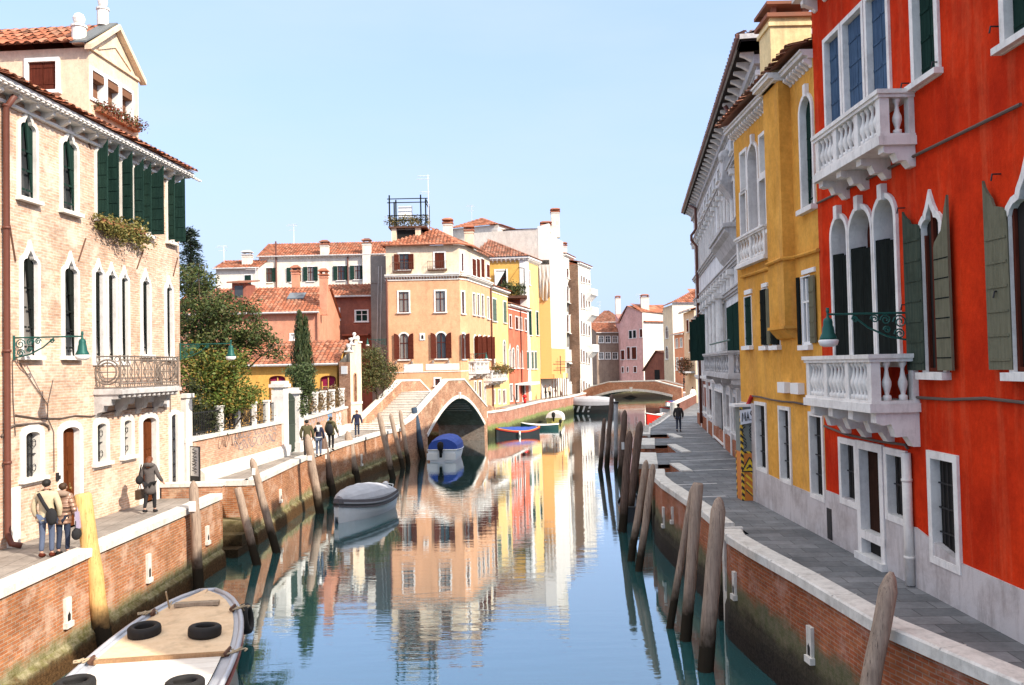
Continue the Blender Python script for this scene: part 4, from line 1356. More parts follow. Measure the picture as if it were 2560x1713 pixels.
H.win(w, shape(F.U(2543, 930), F.U(2543, 930) + .95, z0, F.Z(2335, 505), 'ogee'), sh=[('l', 174, .5)], shm=PALESH, pane=DARK, **ks)
mb = MB(); F.prism(mb, [(uq_ + .04, _z0), (uq_ + .5, _z0), (uq_ + .5, _z1 + .1), (uq_ + .42, _z1 - .1), (uq_ + .3, _z1 - .45), (uq_ + .08, _z1 - .62), (uq_ + .04, _z1 - .7)], .075, .12)
H.p(mb, 'shutter', PALESH, label='pale olive open shutter leaf')
mb = MB(); zz = _z0 + .2
while zz < _z1 - .75: F.box(mb, uq_ + .05, uq_ + .49, zz, zz + .02, .12, .126); zz += .33
H.p(mb, 'shutter_battens', BLACKG)
kg = dict(mf=STONEW, fr=.13, fd=.05, rv=.13, sill=0, mull=None, grille=True, pane=DARK)
Wn(H, w, 2108, 2141, 1112, 1250, **kg)
Wn(H, w, 2224, 2264, 1140, 1290, **kg)
Wn(H, w, 2336, 2392, 1152, 1400, **kg)
u0, u1, _, z1 = F.rect(2158, 2206, 1128, 1400)
H.win(w, shape(u0, u1, ZP + .62, z1), mf=STONEW, fr=.17, fd=.06, rv=.14, sill=0, mull=None, pane=wood('dark_door_wood', (.05, .025, .018), (.03, .016, .012)), name='door')
# plinth with its uneven top, split round the door
def zpl(x, y): return F.px(x, y)
tops = [(0.0, zpl(2069, 1226)[1]), zpl(2105, 1240), zpl(2150, 1258)]
tr = [zpl(2215, 1296), zpl(2294, 1319), zpl(2400, 1405), zpl(2560, 1475), (F.L, zpl(2560, 1475)[1])]
mb = MB(); ud0, ud1 = u0 - .17, u1 + .17
a = tops; F.prism(mb, [(0, ZP), (ud0, ZP), (ud0, a[-1][1])] + a[::-1], -.1, .03)
H.p(mb, 'plinth', PLINTH)
mb = MB(); b = tr; F.prism(mb, [(ud1, ZP), (F.L, ZP)] + b[::-1] + [(ud1, b[0][1])], -.1, .03); H.p(mb, 'plinth', PLINTH)
mb = MB(); F.box(mb, u0 - .2, u1 + .2, ZP, ZP + .14, -.38, .14)
for uu in (ud0, u1): F.box(mb, uu, uu + .17, ZP + .14, ZP + .62, -.13, .062)
H.p(mb, 'doorstep', STONEW)
mb = MB(); F.box(mb, u0, u1, ZP + .14, ZP + .62, -.15, -.13); H.p(mb, 'door_foot', DARK)
mb = MB(); uu = F.U(2073, 1330); F.box(mb, uu, uu + .26, ZP + .05, ZP + .75, .03, .045); H.p(mb, 'vent_grate', IRON)
# cornice at the top
mb = MB(); cornice(F, mb, -.12, F.L, zt, [(0, .1, .2), (.1, .22, .42), (.22, .3, .5)]); H.p(mb, 'cornice', STONE)
brackets_p(H, F, 0, F.L, 22, zt - .28, zt, .34, .14, STONE)
mb = MB(); tile_roof(mb, F.P(-.2, zt + .32, .6), F.P(F.L, zt + .32, .6), F.P(F.L, zt + 1.9, -4.5), F.P(-.2, zt + 1.9, -4.5)); H.p(mb, 'roof', TILED)
mb = MB(); mb.q(F.P(-.1, zt + .3, -9), F.P(F.L, zt + .3, -9), F.P(F.L, zt + 1.9, -4.5), F.P(-.1, zt + 1.9, -4.5)); mb.q(F.P(0, zt + .1, 0), F.P(0, zt + .1, -9), F.P(0, zt + 1.88, -4.5)); H.p(mb, 'gable', RED)
# balconies
d1 = .62
ub0, ub1 = F.U(2039, 400, d1), F.U(2200, 300, d1)
balcony(H, F, ub0, ub1, F.Z(2120, 412, d1), F.Z(2120, 282, d1), d1, 3, 4, STONEW, 4, .38)
d2 = .85
ub0, ub1 = F.U(2016, 950, d2), F.U(2178, 950, d2)
z_lo, z_hi = F.Z(2176, 1032, d2), F.Z(2176, 886, d2)
bo = balcony(H, F, ub0, ub1, z_lo, z_hi, d2, 3, 5, STONEW, 4, .62)
# conduits, cables, downpipe
mb = MB()
pts = [(2049, 508), (2240, 415), (2400, 338), (2560, 261)]
mb.tube([F.P(*F.px(x, y), .05) for x, y in pts], .028, 6); H.p(mb, 'conduit', CABLE)
mb = MB(); mb.tube([F.P(*F.px(x, y), .04) for x, y in [(2275, 935), (2277, 985), (2300, 994), (2380, 999), (2470, 996), (2560, 1006), (2620, 1012)]], .026, 6); H.p(mb, 'cable', CABLE)
mb = MB(); mb.tube([F.P(*F.px(x, y), .05) for x, y in [(2066, 1065), (2120, 1086), (2200, 1103), (2268, 1112), (2276, 1122)]], .026, 6); H.p(mb, 'cable', CABLE)
mb = MB(); mb.tube([F.P(*F.px(2275, 985), .04), F.P(*F.px(2271, 1110), .04)], .014, 5); H.p(mb, 'cable', CABLE)
mb = MB(); ux = F.U(2284, 1300); zz = F.Z(2278, 1132)
mb.tube([F.P(ux, zz, .1), F.P(ux, ZP + .02, .1)], .085, 10)
for z in (ZP + .5, ZP + 1.9): mb.tube([F.P(ux, z, .1), F.P(ux, z + .05, .1)], .098, 10)
H.p(mb, 'downpipe', STONE, smooth=True)
for x, y in ((2272, 762), (2508, 728), (2498, 66), (2272, 208), (2350, 155), (2262, 520), (2502, 435)):
    mb = MB(); u_, z_ = F.px(x, y); mb.tube([F.P(u_, z_, 0), F.P(u_, z_, .13), F.P(u_, z_ - .1, .15)], .014, 5); H.p(mb, 'shutter_catch', IRON)
H.done()
b = F.P(F.U(2275, 782), F.Z(2275, 782), .03)
lamp('wall_lamp', 'green bracket lamp with white shade above the main balcony of the red house', b, F.n, (b - atY(2068, 782, b.y)).x)

# ------------------------------------------------------------------ ochre house
F = Fac((XA, YA), (bx(YS), YS))
uF0, uF1 = F.U(1952, 800), F.U(1989, 700)
H = House('ochre_house', 'ochre yellow canal house with a projecting flue and white arched windows', 'house', (9, 22, ZP))
zt = F.Z(1890, 268, .2)
w = H.rwall(F, 0, F.L, ZP + .5, zt, YEL)
H.box(F, 0, F.L, ZP, zt, 8, YEL)
kY = dict(mf=STONEW, fr=.1, fd=.05, rv=.34)
lv = lambda y: F.Z(1890, y)
for xl, xr, yt, yb in ((1855, 1868, 382, 474), (1855, 1868, 484, 590), (1903, 1918, 338, 430), (1903, 1918, 448, 566)): Wn(H, w, xl, xr, yt, yb, sill=0, closed=-.3, shm=WHITEP if yb < 480 else BROWN, **kY)
Wn(H, w, 1874, 1897, 360, 576, 'round', sill=0, pane=BROWN, mull=None, **kY)
Wn(H, w, 1928, 1941, 306, 570, 'round', closed=-.2, shm=GREEN, sill=.1, **kY)
Wn(H, w, 2006, 2034, 240, 520, 'round', closed=-.16, shm=GREEN, sill=.12, **kY)
mb = MB()
for xl, yk in ((1885, 352), (1934, 300), (2019, 230)):
    uu = F.U(xl, yk); F.box(mb, uu - .08, uu + .08, F.Z(xl, yk) - .12, F.Z(xl, yk) + .18, 0, .1)
    H.p(mb, 'keystone', STONEW); mb = MB()
k2 = dict(mf=WHITEP, fr=.03, fd=.02, rv=.07, sill=.12)
Wn(H, w, 1863, 1880, 742, 864, closed=-.05, shm=GREEN, **k2)
Wn(H, w, 1907, 1920, 722, 864, closed=.03, shm=BLACKG, **k2)
Wn(H, w, 1932, 1949, 714, 863, closed=.03, shm=BLACKG, **k2)
mb = MB(); F.box(mb, F.U(1922, 800), F.U(1930, 800), F.Z(1926, 862), F.Z(1926, 722), .03, .08); H.p(mb, 'shutter', PALESH, label='pale open shutter leaf')
Wn(H, w, 2006, 2027, 692, 862, sh=[('r', 174, .42)], shm=PALESH, pane=DARK, **k2)
mb = MB(); F.box(mb, F.U(2006, 800) - .16, F.U(2006, 800) - .04, F.Z(2006, 862), F.Z(2006, 692), .03, .08); H.p(mb, 'shutter', BLACKG)
mb = MB()
for xl, xr, y0, y1 in ((1864, 1881, 738, 727), (1907, 1921, 720, 710), (1932, 1949, 712, 703), (2008, 2040, 688, 677)):
    F.box(mb, F.U(xl, y0), F.U(xr, y0), F.Z(xl, y0), F.Z(xl, y1), 0, .05)
    H.p(mb, 'lintel', WHITEP); mb = MB()
kg = dict(mf=STONEW, fr=.1, fd=.04, rv=.14, sill=0, mull=None, grille=True, pane=DARK)
for xl, xr, yt, yb in ((1893, 1916, 1014, 1170), (1953, 1976, 1026, 1198), (2030, 2058, 1042, 1238)): Wn(H, w, xl, xr, yt, yb, **kg)
mb = MB(); zp = [F.px(1894, 1172), F.px(1949, 1199), F.px(2028, 1232)]
F.prism(mb, [(0, ZP), (F.L, ZP), (F.L, zp[-1][1])] + zp[::-1] + [(0, zp[0][1])], -.1, .03); H.p(mb, 'plinth', PLINTH)
# flue
mb = MB(); zb = F.Z(1972, 826)
F.side(mb, [(0, zb - .25), (.12, zb - .2), (.3, zb), (.3, zt + .05), (0, zt + .05)], uF0, uF1)
F.box(mb, uF0 - .06, uF1 + .06, zb + .02, zb + .1, 0, .35)
H.p(mb, 'flue', YEL)
chb = F.P((uF0 + uF1) / 2 - .05, zt - .1, -.02)
zc0 = F.Z(1962, 45)
chimney(H, (chb.x + .12, chb.y, zt), 1.05, .95, zc0 - zt, plaster('cream_chimney_plaster', (.84, .66, .36), (.8, .6, .32)), True, TILED)
mb = MB()
for a, b, dd in ((-.1, uF0 - .02, 0), (uF0 - .06, uF1 + .06, .3), (uF1 + .02, F.L + .0, 0)): cornice(F, mb, a, b, zt, [(0, .06, .12 + dd), (.06, .15, .26 + dd), (.15, .2, .31 + dd)])
H.p(mb, 'cornice', STONEW)
brackets_p(H, F, 0, uF0, 16, zt - .2, zt, .2, .1, STONEW); brackets_p(H, F, uF1, F.L, 7, zt - .2, zt, .2, .1, STONEW)
mb = MB(); tile_roof(mb, F.P(-.1, zt + .28, .5), F.P(F.L, zt + .28, .5), F.P(F.L, zt + 1.5, -4), F.P(-.1, zt + 1.5, -4)); H.p(mb, 'roof', TILED)
mb = MB(); mb.q(F.P(-.1, zt + .28, -8), F.P(F.L, zt + .28, -8), F.P(F.L, zt + 1.5, -4), F.P(-.1, zt + 1.5, -4)); mb.q(F.P(0, zt, 0), F.P(0, zt, -8), F.P(0, zt + 1.45, -4)); H.p(mb, 'gable', YEL)
balcony(H, F, F.U(1853, 640), F.U(1924, 600), F.Z(1890, 660), F.Z(1890, 578), .14, 2, 4, STONEW, 0, 0, ends=False, slab=.1, rail=.12)
mb = MB(); mb.tube([F.P(*F.px(x, y), .05) for x, y in [(1858, 693), (1945, 665)]] + [F.P(uF0, F.Z(1945, 663), .34), F.P(uF1, F.Z(1990, 645), .34)] + [F.P(*F.px(x, y), .05) for x, y in [(1992, 643), (2050, 625)]], .05, 6); H.p(mb, 'string_course', YEL)
mb = MB(); mb.tube([F.P(*F.px(x, y), .04) for x, y in [(1884, 990), (1905, 993), (1930, 999), (1960, 1004), (1990, 1006), (2018, 1012)]], .026, 6); H.p(mb, 'cable', CABLE)
mb = MB(); a_ = F.px(1883, 991); b_ = F.px(1875, 1022); mb.tube([F.P(*a_, .05), F.P(*b_, .12)], .06, 8); H.p(mb, 'red_pipe', plain('red_pipe', (.5, .02, .02), .5))
for xl, xr, y0, y1 in ((1958, 1976, 981, 955), (1991, 2011, 984, 957)):
    mb = MB(); F.box(mb, F.U(xl, 970), F.U(xr, 970), F.Z(xl, y0), F.Z(xl, y1), 0, .16); H.p(mb, 'wall_box', WHITEP)
mb = MB(); F.box(mb, 0, .0 + F.U(1894, 1200), ZP, F.Z(1894, 1010), .0, .05); H.p(mb, 'corner_stone', PLINTH)
H.done()

# ------------------------------------------------------------------ shaded white palace
F = Fac((12.75, 58.0), (8.35, 27.6))
H = House('white_palace', 'long weathered white stone palace in shade with deep bracketed eaves', 'palace', (12, 42, ZP))
ze = (F.Z(1872, 86, .66) + F.Z(1718, 478, .66)) / 2
zw = ze - .45
w = H.rwall(F, 0, F.L, ZP - .2, zw, PALW)
H.box(F, 0, F.L, ZP - .2, zw, 14, WHITEPL)
mb = MB(); F.box(mb, -.2, F.L + .9, ze - .1, ze - .04, -.3, .64); mb.obox(F.P(F.L, ze - .1, .64), F.t * .9, F.n * -9, V((0, 0, .06))); H.p(mb, 'soffit', wood('dark_soffit_wood', (.06, .05, .045), (.035, .03, .028)))
mb = MB(); F.box(mb, -.2, F.L + .95, ze - .04, ze + .12, -.3, .7); F.box(mb, -.2, F.L + .2, ze - .6, ze - .3, -.2, .16); mb.obox(F.P(F.L, ze - .04, .69), F.t * .98, F.n * -9, V((0, 0, .16)))
H.p(mb, 'eaves', STONEG)
for i in range(34):
    mb = MB(); u = .4 + (F.L - .6) * i / 33; F.side(mb, [(.1, ze - .1), (.55, ze - .1), (.55, ze - .18), (.4, ze - .24), (.2, ze - .38), (.1, ze - .42)], u - .1, u + .1); H.p(mb, 'eave_bracket', STONEW)
for i in range(6):
    mb = MB(); d = -.4 - 1.2 * i; mb.obox(F.P(F.L, ze - .36, d), F.t * .75, F.n * -.18, V((0, 0, .25))); H.p(mb, 'eave_bracket', STONEW)
mb = MB(); mb.tube([F.P(-.2, ze + .06, .74), F.P(F.L + .95, ze + .06, .74)], .08, 6); H.p(mb, 'gutter', PIPE)
mb = MB(); tile_roof(mb, F.P(-.2, ze + .14, .7), F.P(F.L + .9, ze + .14, .7), F.P(F.L - 5, ze + 3.0, -7), F.P(5, ze + 3.0, -7), .36, .6)
tile_roof(mb, F.P(F.L + .9, ze + .14, .7), F.P(F.L + .9, ze + .14, -15), F.P(F.L - 5, ze + 3, -7.1), F.P(F.L - 5, ze + 3, -6.9), .36, .6)
H.p(mb, 'roof', TILED)
# side wall facing the camera gets a cornice band and a window
mb = MB(); mb.obox(F.P(F.L, zw - .5, .1), F.t * .12, F.n * -14, V((0, 0, .16))); mb.obox(F.P(F.L, zw - 2.6, .1), F.t * .08, F.n * -14, V((0, 0, .12))); H.p(mb, 'side_moulding', STONEW)
zat0, zat1 = F.Z(1892, 249), F.Z(1892, 205)
attic = [F.L - 1.6 - 1.95 * i for i in range(15)]
pk = dict(mf=STONEW, fr=.13, fd=.03, rv=.05, mull=None)
for i, u in enumerate(attic):
    H.win(w, shape(u - .35, u + .35, zat0, zat1), sill=.08, pane=GLASS if i % 3 else DARK, **pk)
zb3 = F.Z(1803, 414); zb2 = F.Z(1790, 622); zb1 = F.Z(1800, 735)
z3t = F.Z(1830, 458); z3b = F.Z(1805, 598)
tall = [F.L - 7.6 - 1.42 * i for i in range(15)]
for i, u in enumerate(tall):
    if i in (5,): continue
    H.win(w, shape(u - .3, u + .3, z3b, z3t), sill=0, pane=GLASS if i % 2 else BROWN, **pk)
zA1, zA0 = F.Z(1829, 694), F.Z(1829, 728)
for i, u in enumerate([F.L - 9.2 - 1.5 * i for i in range(13)]):
    H.win(w, shape(u - .32, u + .32, zA0, zA1, 'round'), sill=0, pane=DARK, **pk)
mb = MB()
zz1, zz2, zz3 = z3t + .35, z3b - .4, zA0 - .25
for z, d in ((zz1, .2), (zz2, .16), (zz3, .14), (zA1 + .35, .14), (zat1 + .3, .08)): cornice(F, mb, 0, F.L, z, [(0, .1, d * .5), (.1, .22, d), (.22, .28, d + .06)])
H.p(mb, 'string_course', STONEG)
for i, u in enumerate([F.L - 6.9 - 1.42 * i for i in range(17)]):
    mb = MB(); F.box(mb, u - .11, u + .11, z3b - .1, z3t + .2, 0, .07); F.box(mb, u - .19, u + .19, z3t + .12, z3t + .34, 0, .24); H.p(mb, 'pilaster', STONEW)
for i, u in enumerate([F.L - 8.45 - 1.5 * i for i in range(14)]):
    mb = MB(); mb.tube([F.P(u, zA0 - .05, .04), F.P(u, zA1 + .05, .04)], [.12, .1], 8); F.box(mb, u - .2, u + .2, zA1 + .05, zA1 + .28, 0, .3); H.p(mb, 'column', STONEW)
# first floor: big dark shutters, loggia
zs0, zs1 = F.Z(1842, 880), F.Z(1842, 760)
for (xl, xr) in ((1842, 1862), (1825, 1841)):
    u0, u1 = F.U(xl, 820), F.U(xr, 820); m2 = MB(); F.box(m2, u0, u1 - .04, zs0, zs1, .06, .14); H.p(m2, 'shutter', GREEN)
for (xl, xr) in ((1734, 1741), (1742, 1749), (1751, 1759), (1761, 1771)):
    u0, u1 = F.U(xl, 850, .5), F.U(xr, 850, .5); m2 = MB(); m2.prism([F.P(u0, zs0 - .3, .1), F.P(u0 + .1, zs0 - .3, .75), F.P(u0 + .16, zs0 - .3, .75), F.P(u0 + .06, zs0 - .3, .1)], V((0, 0, zs1 - zs0 + .5))); H.p(m2, 'shutter', GREEN)
for i, x in enumerate((1776, 1785, 1795, 1805, 1816)):
    u = F.U(x, 820); mb = MB(); mb.tube([F.P(u, zs0 - .2, .3), F.P(u, zs1 + .6, .3)], [.19, .16], 10); F.box(mb, u - .26, u + .26, zs1 + .55, zs1 + .8, 0, .58); H.p(mb, 'column', STONEW)
    if i < 4:
        u2 = F.U((1785, 1795, 1805, 1816)[i], 820); H.win(w, shape(u2 + (u - u2) * .15 if u2 < u else u + .25, max(u, u2) - .25, zs0 - .2, zs1 + .4), fr=.06, rv=.25, pane=DARK if i % 2 else BROWN, sill=0, mull=None)
u0, u1 = F.U(1760, 905, 1.0), F.U(1822, 905, 1.0)
balcony(H, F, u0, u1, F.Z(1812, 946, 1.0), F.Z(1812, 878, 1.0), 1.0, 4, 3, STONEG, 4, .6)
mb = MB(); z = F.Z(1815, 852, .9); mb.tube([F.P(F.U(1775, 852, .9), z, .9), F.P(F.U(1825, 852, .9), z, .9)], .035, 6); H.p(mb, 'awning_rail', GRNIRON)
# upper balcony and canopy
u0, u1 = F.U(1772, 665, .7), F.U(1808, 665, .7)
mb = MB(); F.side(mb, [(0, z3b - .5), (.6, z3b - .5), (.6, z3b - .65), (.4, z3b - .8), (.2, z3b - 1.2), (0, z3b - 1.4)], u0, u1); F.side(mb, [(0, z3b - .5), (.68, z3b - .5), (.68, z3b - .35), (0, z3b - .3)], u0 - .1, u1 + .1); H.p(mb, 'corbel_balcony', STONEG)
uq = F.U(1790, 425, .6); zq0, zq1 = F.Z(1790, 462, .6), F.Z(1790, 398, .6)
mb = MB(); F.side(mb, [(0, zq0 - .8), (.25, zq0 - .4), (.5, zq0 - .1), (.5, zq0 + .05), (0, zq0 + .05)], uq - .6, uq + .6); F.side(mb, [(0, zq0), (.42, zq0), (.3, zq1), (0, zq1 + .2)], uq - .4, uq + .4); mb.ball(F.P(uq, zq1 + .1, .2), (.32, .32, .3)); H.p(mb, 'coat_of_arms', STONEG)
# drainpipes
for x, pts in ((1748, None),):
    u = F.U(1746, 500); mb = MB(); mb.tube([F.P(u - .6, ze - .3, .5), F.P(u, ze - .6, .2), F.P(u, z3t + .9, .2), F.P(u, z3t + .5, .5), F.P(u, z3t + .2, .5), F.P(u, z3t - .2, .2), F.P(u, ZP + .3, .2)], .09, 8); H.p(mb, 'drainpipe', PIPE, smooth=True)
u = F.U(1845, 260); mb = MB(); mb.tube([F.P(u, ze - .3, .5), F.P(u, ze - .9, .2), F.P(u, zat0, .2)], .09, 8); H.p(mb, 'drainpipe', PIPE, smooth=True)
# ground floor
zg = F.Z(1830, 968)
mb = MB(); cornice(F, mb, 0, F.L, zg, [(0, .14, .12), (.14, .3, .22)]); H.p(mb, 'string_course', STONEW)
for xl, xr, yt, yb in ((1837, 1847, 985, 1095), (1819, 1829, 985, 1085), (1790, 1812, 962, 1095), (1776, 1783, 975, 1075), (1763, 1769, 972, 1058), (1752, 1757, 968, 1045)):
    H.win(w, shape(F.U(xl, 1030), F.U(xr, 1030), ZP + (1.1 if xl != 1790 else .2), zg - .4), fr=.16, fd=.06, rv=.3, mf=STONEW, sill=.08, pane=DARK if xl == 1790 else BROWN, mull=None, grille=xl != 1790)
for x in (1850, 1833, 1815, 1787, 1773, 1758):
    u = F.U(x, 1030); mb = MB(); F.box(mb, u - .2, u + .2, ZP, zg, 0, .14); H.p(mb, 'pilaster', STONEW)
mb = MB(); F.box(mb, 0, F.L, ZP, ZP + .7, -.05, .1); H.p(mb, 'plinth', BRK_QR)
mb = MB(); mb.tess([[(F.U(1750, 960), zg - 1.6), (F.U(1775, 960), zg - 1.6), (F.U(1775, 960), zg - .02), (F.U(1750, 960), zg - .02)]], lambda u, z: F.P(u, z, .02)); H.p(mb, 'brick_patch', BRNPL)
H.done()
# ------------------------------------------------------------------ orange corner house
PA = atY(967, 800, 75.3); PB = atY(1150, 800, 75.3); PC = atY(1169, 800, 76.2)
PA.z = PB.z = PC.z = 0
d1_ = V((.235, 1, 0))


def hit(x, P, d, y=800):
    """where the column of pixel x meets the plan line P + k d"""
    r = ray(x, y)
    # CAM + k r = P + s d in plan
    det = r.x * (-d.y) + d.x * r.y
    k_ = ((P.x - CAM.x) * (-d.y) + d.x * (P.y - CAM.y)) / det
    q = CAM + r * k_
    return V((q.x, q.y, 0))


PD = hit(1227, PC, d1_)
xy = lambda p: (p.x, p.y)
H = House('orange_house', 'orange corner house with cream top storey and a roof terrace of plants', 'house', (PB.x, PB.y, ZP))
F1, F2, F3 = Fac(xy(PA), xy(PB)), Fac(xy(PB), xy(PC)), Fac(xy(PC), xy(PD))
zc, ze = F1.Z(1060, 692), F1.Z(1060, 614)
ws = []
for F in (F1, F2, F3):
    ws.append((H.rwall(F, 0, F.L, 0, zc, ORAN), H.rwall(F, 0, F.L, zc, ze, CREAM)))
back = PD + V((-9, 2, 0)); bl = PA + V((0, 12, 0))
H.extra = [([(PD.x, PD.y, 0, ze), (back.x, back.y, 0, ze), (bl.x, bl.y, 0, ze), (PA.x, PA.y, 0, ze)], GREYPL)]
kw = dict(mf=STONEW, fr=.14, fd=.05, rv=.12, sill=.09, frame_mat=BROWN)
w = ws[0][1]
Wn(H, w, 998, 1022, 635, 675, sh=[('l', 168, .45), ('r', 168, .45)], shm=BROWN, **kw)
Wn(H, w, 1087, 1111, 632, 671, closed=-.06, shm=BROWN, **kw)
w = ws[0][0]
Wn(H, w, 997, 1022, 730, 781, **kw); Wn(H, w, 1089, 1113, 728, 780, **kw)
Wn(H, w, 999, 1021, 834, 899, 'round', sh=[('l', 166, .48), ('r', 166, .48)], shm=BROWN, **kw)
Wn(H, w, 1091, 1115, 832, 897, 'round', sh=[('l', 166, .5), ('r', 166, .5)], shm=BROWN, **kw)
Wn(H, w, 1088, 1100, 947, 964, **kw)
mb = MB(); u, z = F1.px(1056, 842); F1.box(mb, u - .24, u + .24, z - .33, z + .33, 0, .06); H.p(mb, 'shrine', STONEW); mb = MB(); F1.prism(mb, shape(u - .1, u + .1, z - .2, z + .15, 'round'), .055, .065); H.p(mb, 'shrine_niche', DARK)
for x0, x1, y0, y1 in ((1009, 1057, 929, 910), (1064, 1148, 927, 911)):
    mb = MB(); F1.box(mb, F1.U(x0), F1.U(x1), F1.Z(1030, y0), F1.Z(1030, y1), 0, .03); H.p(mb, 'stone_panel', STONEW)
mb = MB()
for F in (F1, F2, F3):
    cornice(F, mb, -.1, F.L + .1, zc, [(-.32, -.2, .08), (0, .12, .3), (.12, .22, .38)])
H.p(mb, 'string_course', STONE)
mb = MB()
for F in (F1, F2, F3): cornice(F, mb, -.02, F.L + .02, F1.Z(1060, 931), [(0, .08, .05)])
H.p(mb, 'string_course', STONE)
for F, n in ((F1, 26), (F3, 30)): brackets_p(H, F, 0, F.L, n, zc - .2, zc + .0, .24, .12, STONE)
for xs, ys in (((990, 1030), 903), ((1083, 1122), 901)):
    for x in xs: mb = MB(); u = F1.U(x); F1.side(mb, [(0, F1.Z(x, ys)), (.3, F1.Z(x, ys)), (0, F1.Z(x, ys + 8))], u - .08, u + .08); H.p(mb, 'sill_bracket', STONE)
w = ws[1][1]; Wn(H, w, 1153, 1158, 634, 678, **kw)
w = ws[1][0]; Wn(H, w, 1154, 1160, 730, 784, **kw); Wn(H, w, 1156, 1162, 834, 898, 'round', sh=[('l', 150, .4), ('r', 120, .4)], shm=BROWN, **kw)
w = ws[2][1]
for a, b in ((1180, 1188), (1191, 1198), (1202, 1209)): Wn(H, w, a, b, 648, 694, closed=.05, shm=BROWN, **kw)
Wn(H, w, 1216, 1222, 662, 694, closed=.05, shm=BROWN, **kw)
w = ws[2][0]
for a, b, t in ((1182, 1187, 735), (1193, 1198, 737), (1204, 1209, 739), (1218, 1222, 745)): Wn(H, w, a, b, t, t + 52, **kw)
for a, b, t in ((1185, 1190, 840), (1196, 1202, 840), (1209, 1214, 841), (1220, 1224, 842)): Wn(H, w, a, b, t, 898, 'round', sh=[('l', 120, .5), ('r', 120, .5)], shm=BROWN, **kw)
for a, b in ((1186, 1190), (1197, 1203), (1210, 1213)): Wn(H, w, a, b, 955, 1012, sill=0, mull=None, closed=-.08, shm=BROWN, mf=STONEW, fr=.14, rv=.12)
balcony(H, F3, F3.U(1190, 915, .7), F3.U(1222, 915, .7), F3.Z(1208, 934, .7), F3.Z(1208, 903, .7), .7, 3, 3, STONEW, 3, .5)
for x0, x1, F, z0, z1, dd in ((986, 1033, F1, 678, 656, .25), (1074, 1122, F1, 675, 655, .4)):
    mb = MB(); a, b = F.U(x0), F.U(x1); zz0, zz1 = F.Z(1060, z0), F.Z(1060, z1)
    F.box(mb, a, b, zz0 - .1, zz0, 0, dd)
    for z in (zz0 + .05, zz1): mb.tube([F.P(a, z, .05), F.P(a, z, dd), F.P(b, z, dd), F.P(b, z, .05)], .02, 5)
    for i in range(12): mb.tube([F.P(a + (b - a) * i / 11, zz0, dd), F.P(a + (b - a) * i / 11, zz1, dd)], .012, 4)
    H.p(mb, 'window_rail', RUST)
mb = MB(); mb.tube([F1.P(.05, zc - .2, .1), F1.P(.05, .5, .1)], .09, 6); H.p(mb, 'drainpipe', PIPE); mb = MB(); mb.tube([F3.P(F3.L - .1, zc - .2, .12), F3.P(F3.L - .1, .8, .12)], .09, 6); H.p(mb, 'drainpipe', PIPE)
ap1, ap2 = atY(1078, 590, 79.5), PD + V((-4.4, 0, 0)); zr = ze + 2.2
a1 = V((PA.x + 4.2, 79.5, zr)); a2 = V((PD.x - 4.6, PD.y, zr))
mb = MB(); o3 = lambda F, u, d=.45: F.P(u, ze + .05, d)
tile_roof(mb, o3(F1, -.4), o3(F1, F1.L + .2), a1, a1 + V((-.01, 0, 0)), .32, .5)
mb.q(o3(F1, F1.L + .2), o3(F3, -.1), a1)
tile_roof(mb, o3(F3, -.1), o3(F3, F3.L + .3), a2, a1, .32, .5)
mb.q(PA + V((-.4, 0, ze + .05)), bl + V((0, 0, ze + .05)), a2, a1)
mb.tube([o3(F1, -.4), o3(F1, F1.L + .1, .48), o3(F3, 0, .48), o3(F3, F3.L, .48)], .1, 6); H.p(mb, 'roof', TILE)
pc = F3.P(F3.U(1182, 600), 0, -.35); chimney(H, (pc.x, pc.y, ze - .2), .8, .8, F3.Z(1182, 573) - ze, CREAM, True, TILE)
pc = atY(1120, 590, 83); chimney(H, (pc.x, pc.y, ze + .2), .9, .8, pc.z + 1.0 - ze, WHITEPL, True, TILE)
# roof terrace
T0 = atY(979, 600, 77.3); T1 = atY(1052, 600, 77.3); zt0, zt1 = atY(1015, 607, 77.3).z, atY(1015, 566, 77.3).z
mb = MB(); mb.box(T0.x, T1.x, 77.6, 80.6, ze - .2, zt1 - .16); H.p(mb, 'terrace_room', GREYPL)
mb = MB(); mb.box(T0.x + .5, T1.x - .5, 77.57, 77.61, zt0 + .3, zt1 - .3); H.p(mb, 'terrace_opening', DARK)
for a, b in ((T0.x, T0.x + .45), (T1.x - .5, T1.x)):
    mb = MB(); mb.box(a, b, 77.3, 77.7, ze - .2, zt1 - .16); H.p(mb, 'terrace_pier', CREAM)
mb = MB(); mb.box(T0.x - .25, T1.x + .6, 77.1, 80.8, zt1 - .16, zt1); H.p(mb, 'terrace_floor', RUST)
zr1 = atY(1020, 497, 77.3).z
rails = [T0.x - .15, T0.x + .45, T1.x + .05, T1.x + .5]
for i, x in enumerate(rails):
    for y in ((77.3, 80.5) if i in (0, 3) else (77.3,)):
        mb = MB(); mb.box(x - .06, x + .06, y - .06, y + .06, zt1, zr1 + (.35 if i in (0, 2) else -.1)); H.p(mb, 'terrace_post', BLACKG)
mb = MB()
for z in (zr1, zr1 - .35, zt1 + 1.0, zt1 + .55):
    mb.box(rails[0] - .2, rails[3] + .2, 77.24, 77.3, z - .04, z + .04); mb.box(rails[3] - .03, rails[3] + .03, 77.3, 80.6, z - .04, z + .04)
H.p(mb, 'terrace_rail', BLACKG)
mb = MB(); mb.tube([V((rails[3] + .1, 79, zt1)), V((rails[3] + .1, 79, atY(1064, 437, 79).z))], .03, 5)
za_ = atY(1064, 440, 79).z
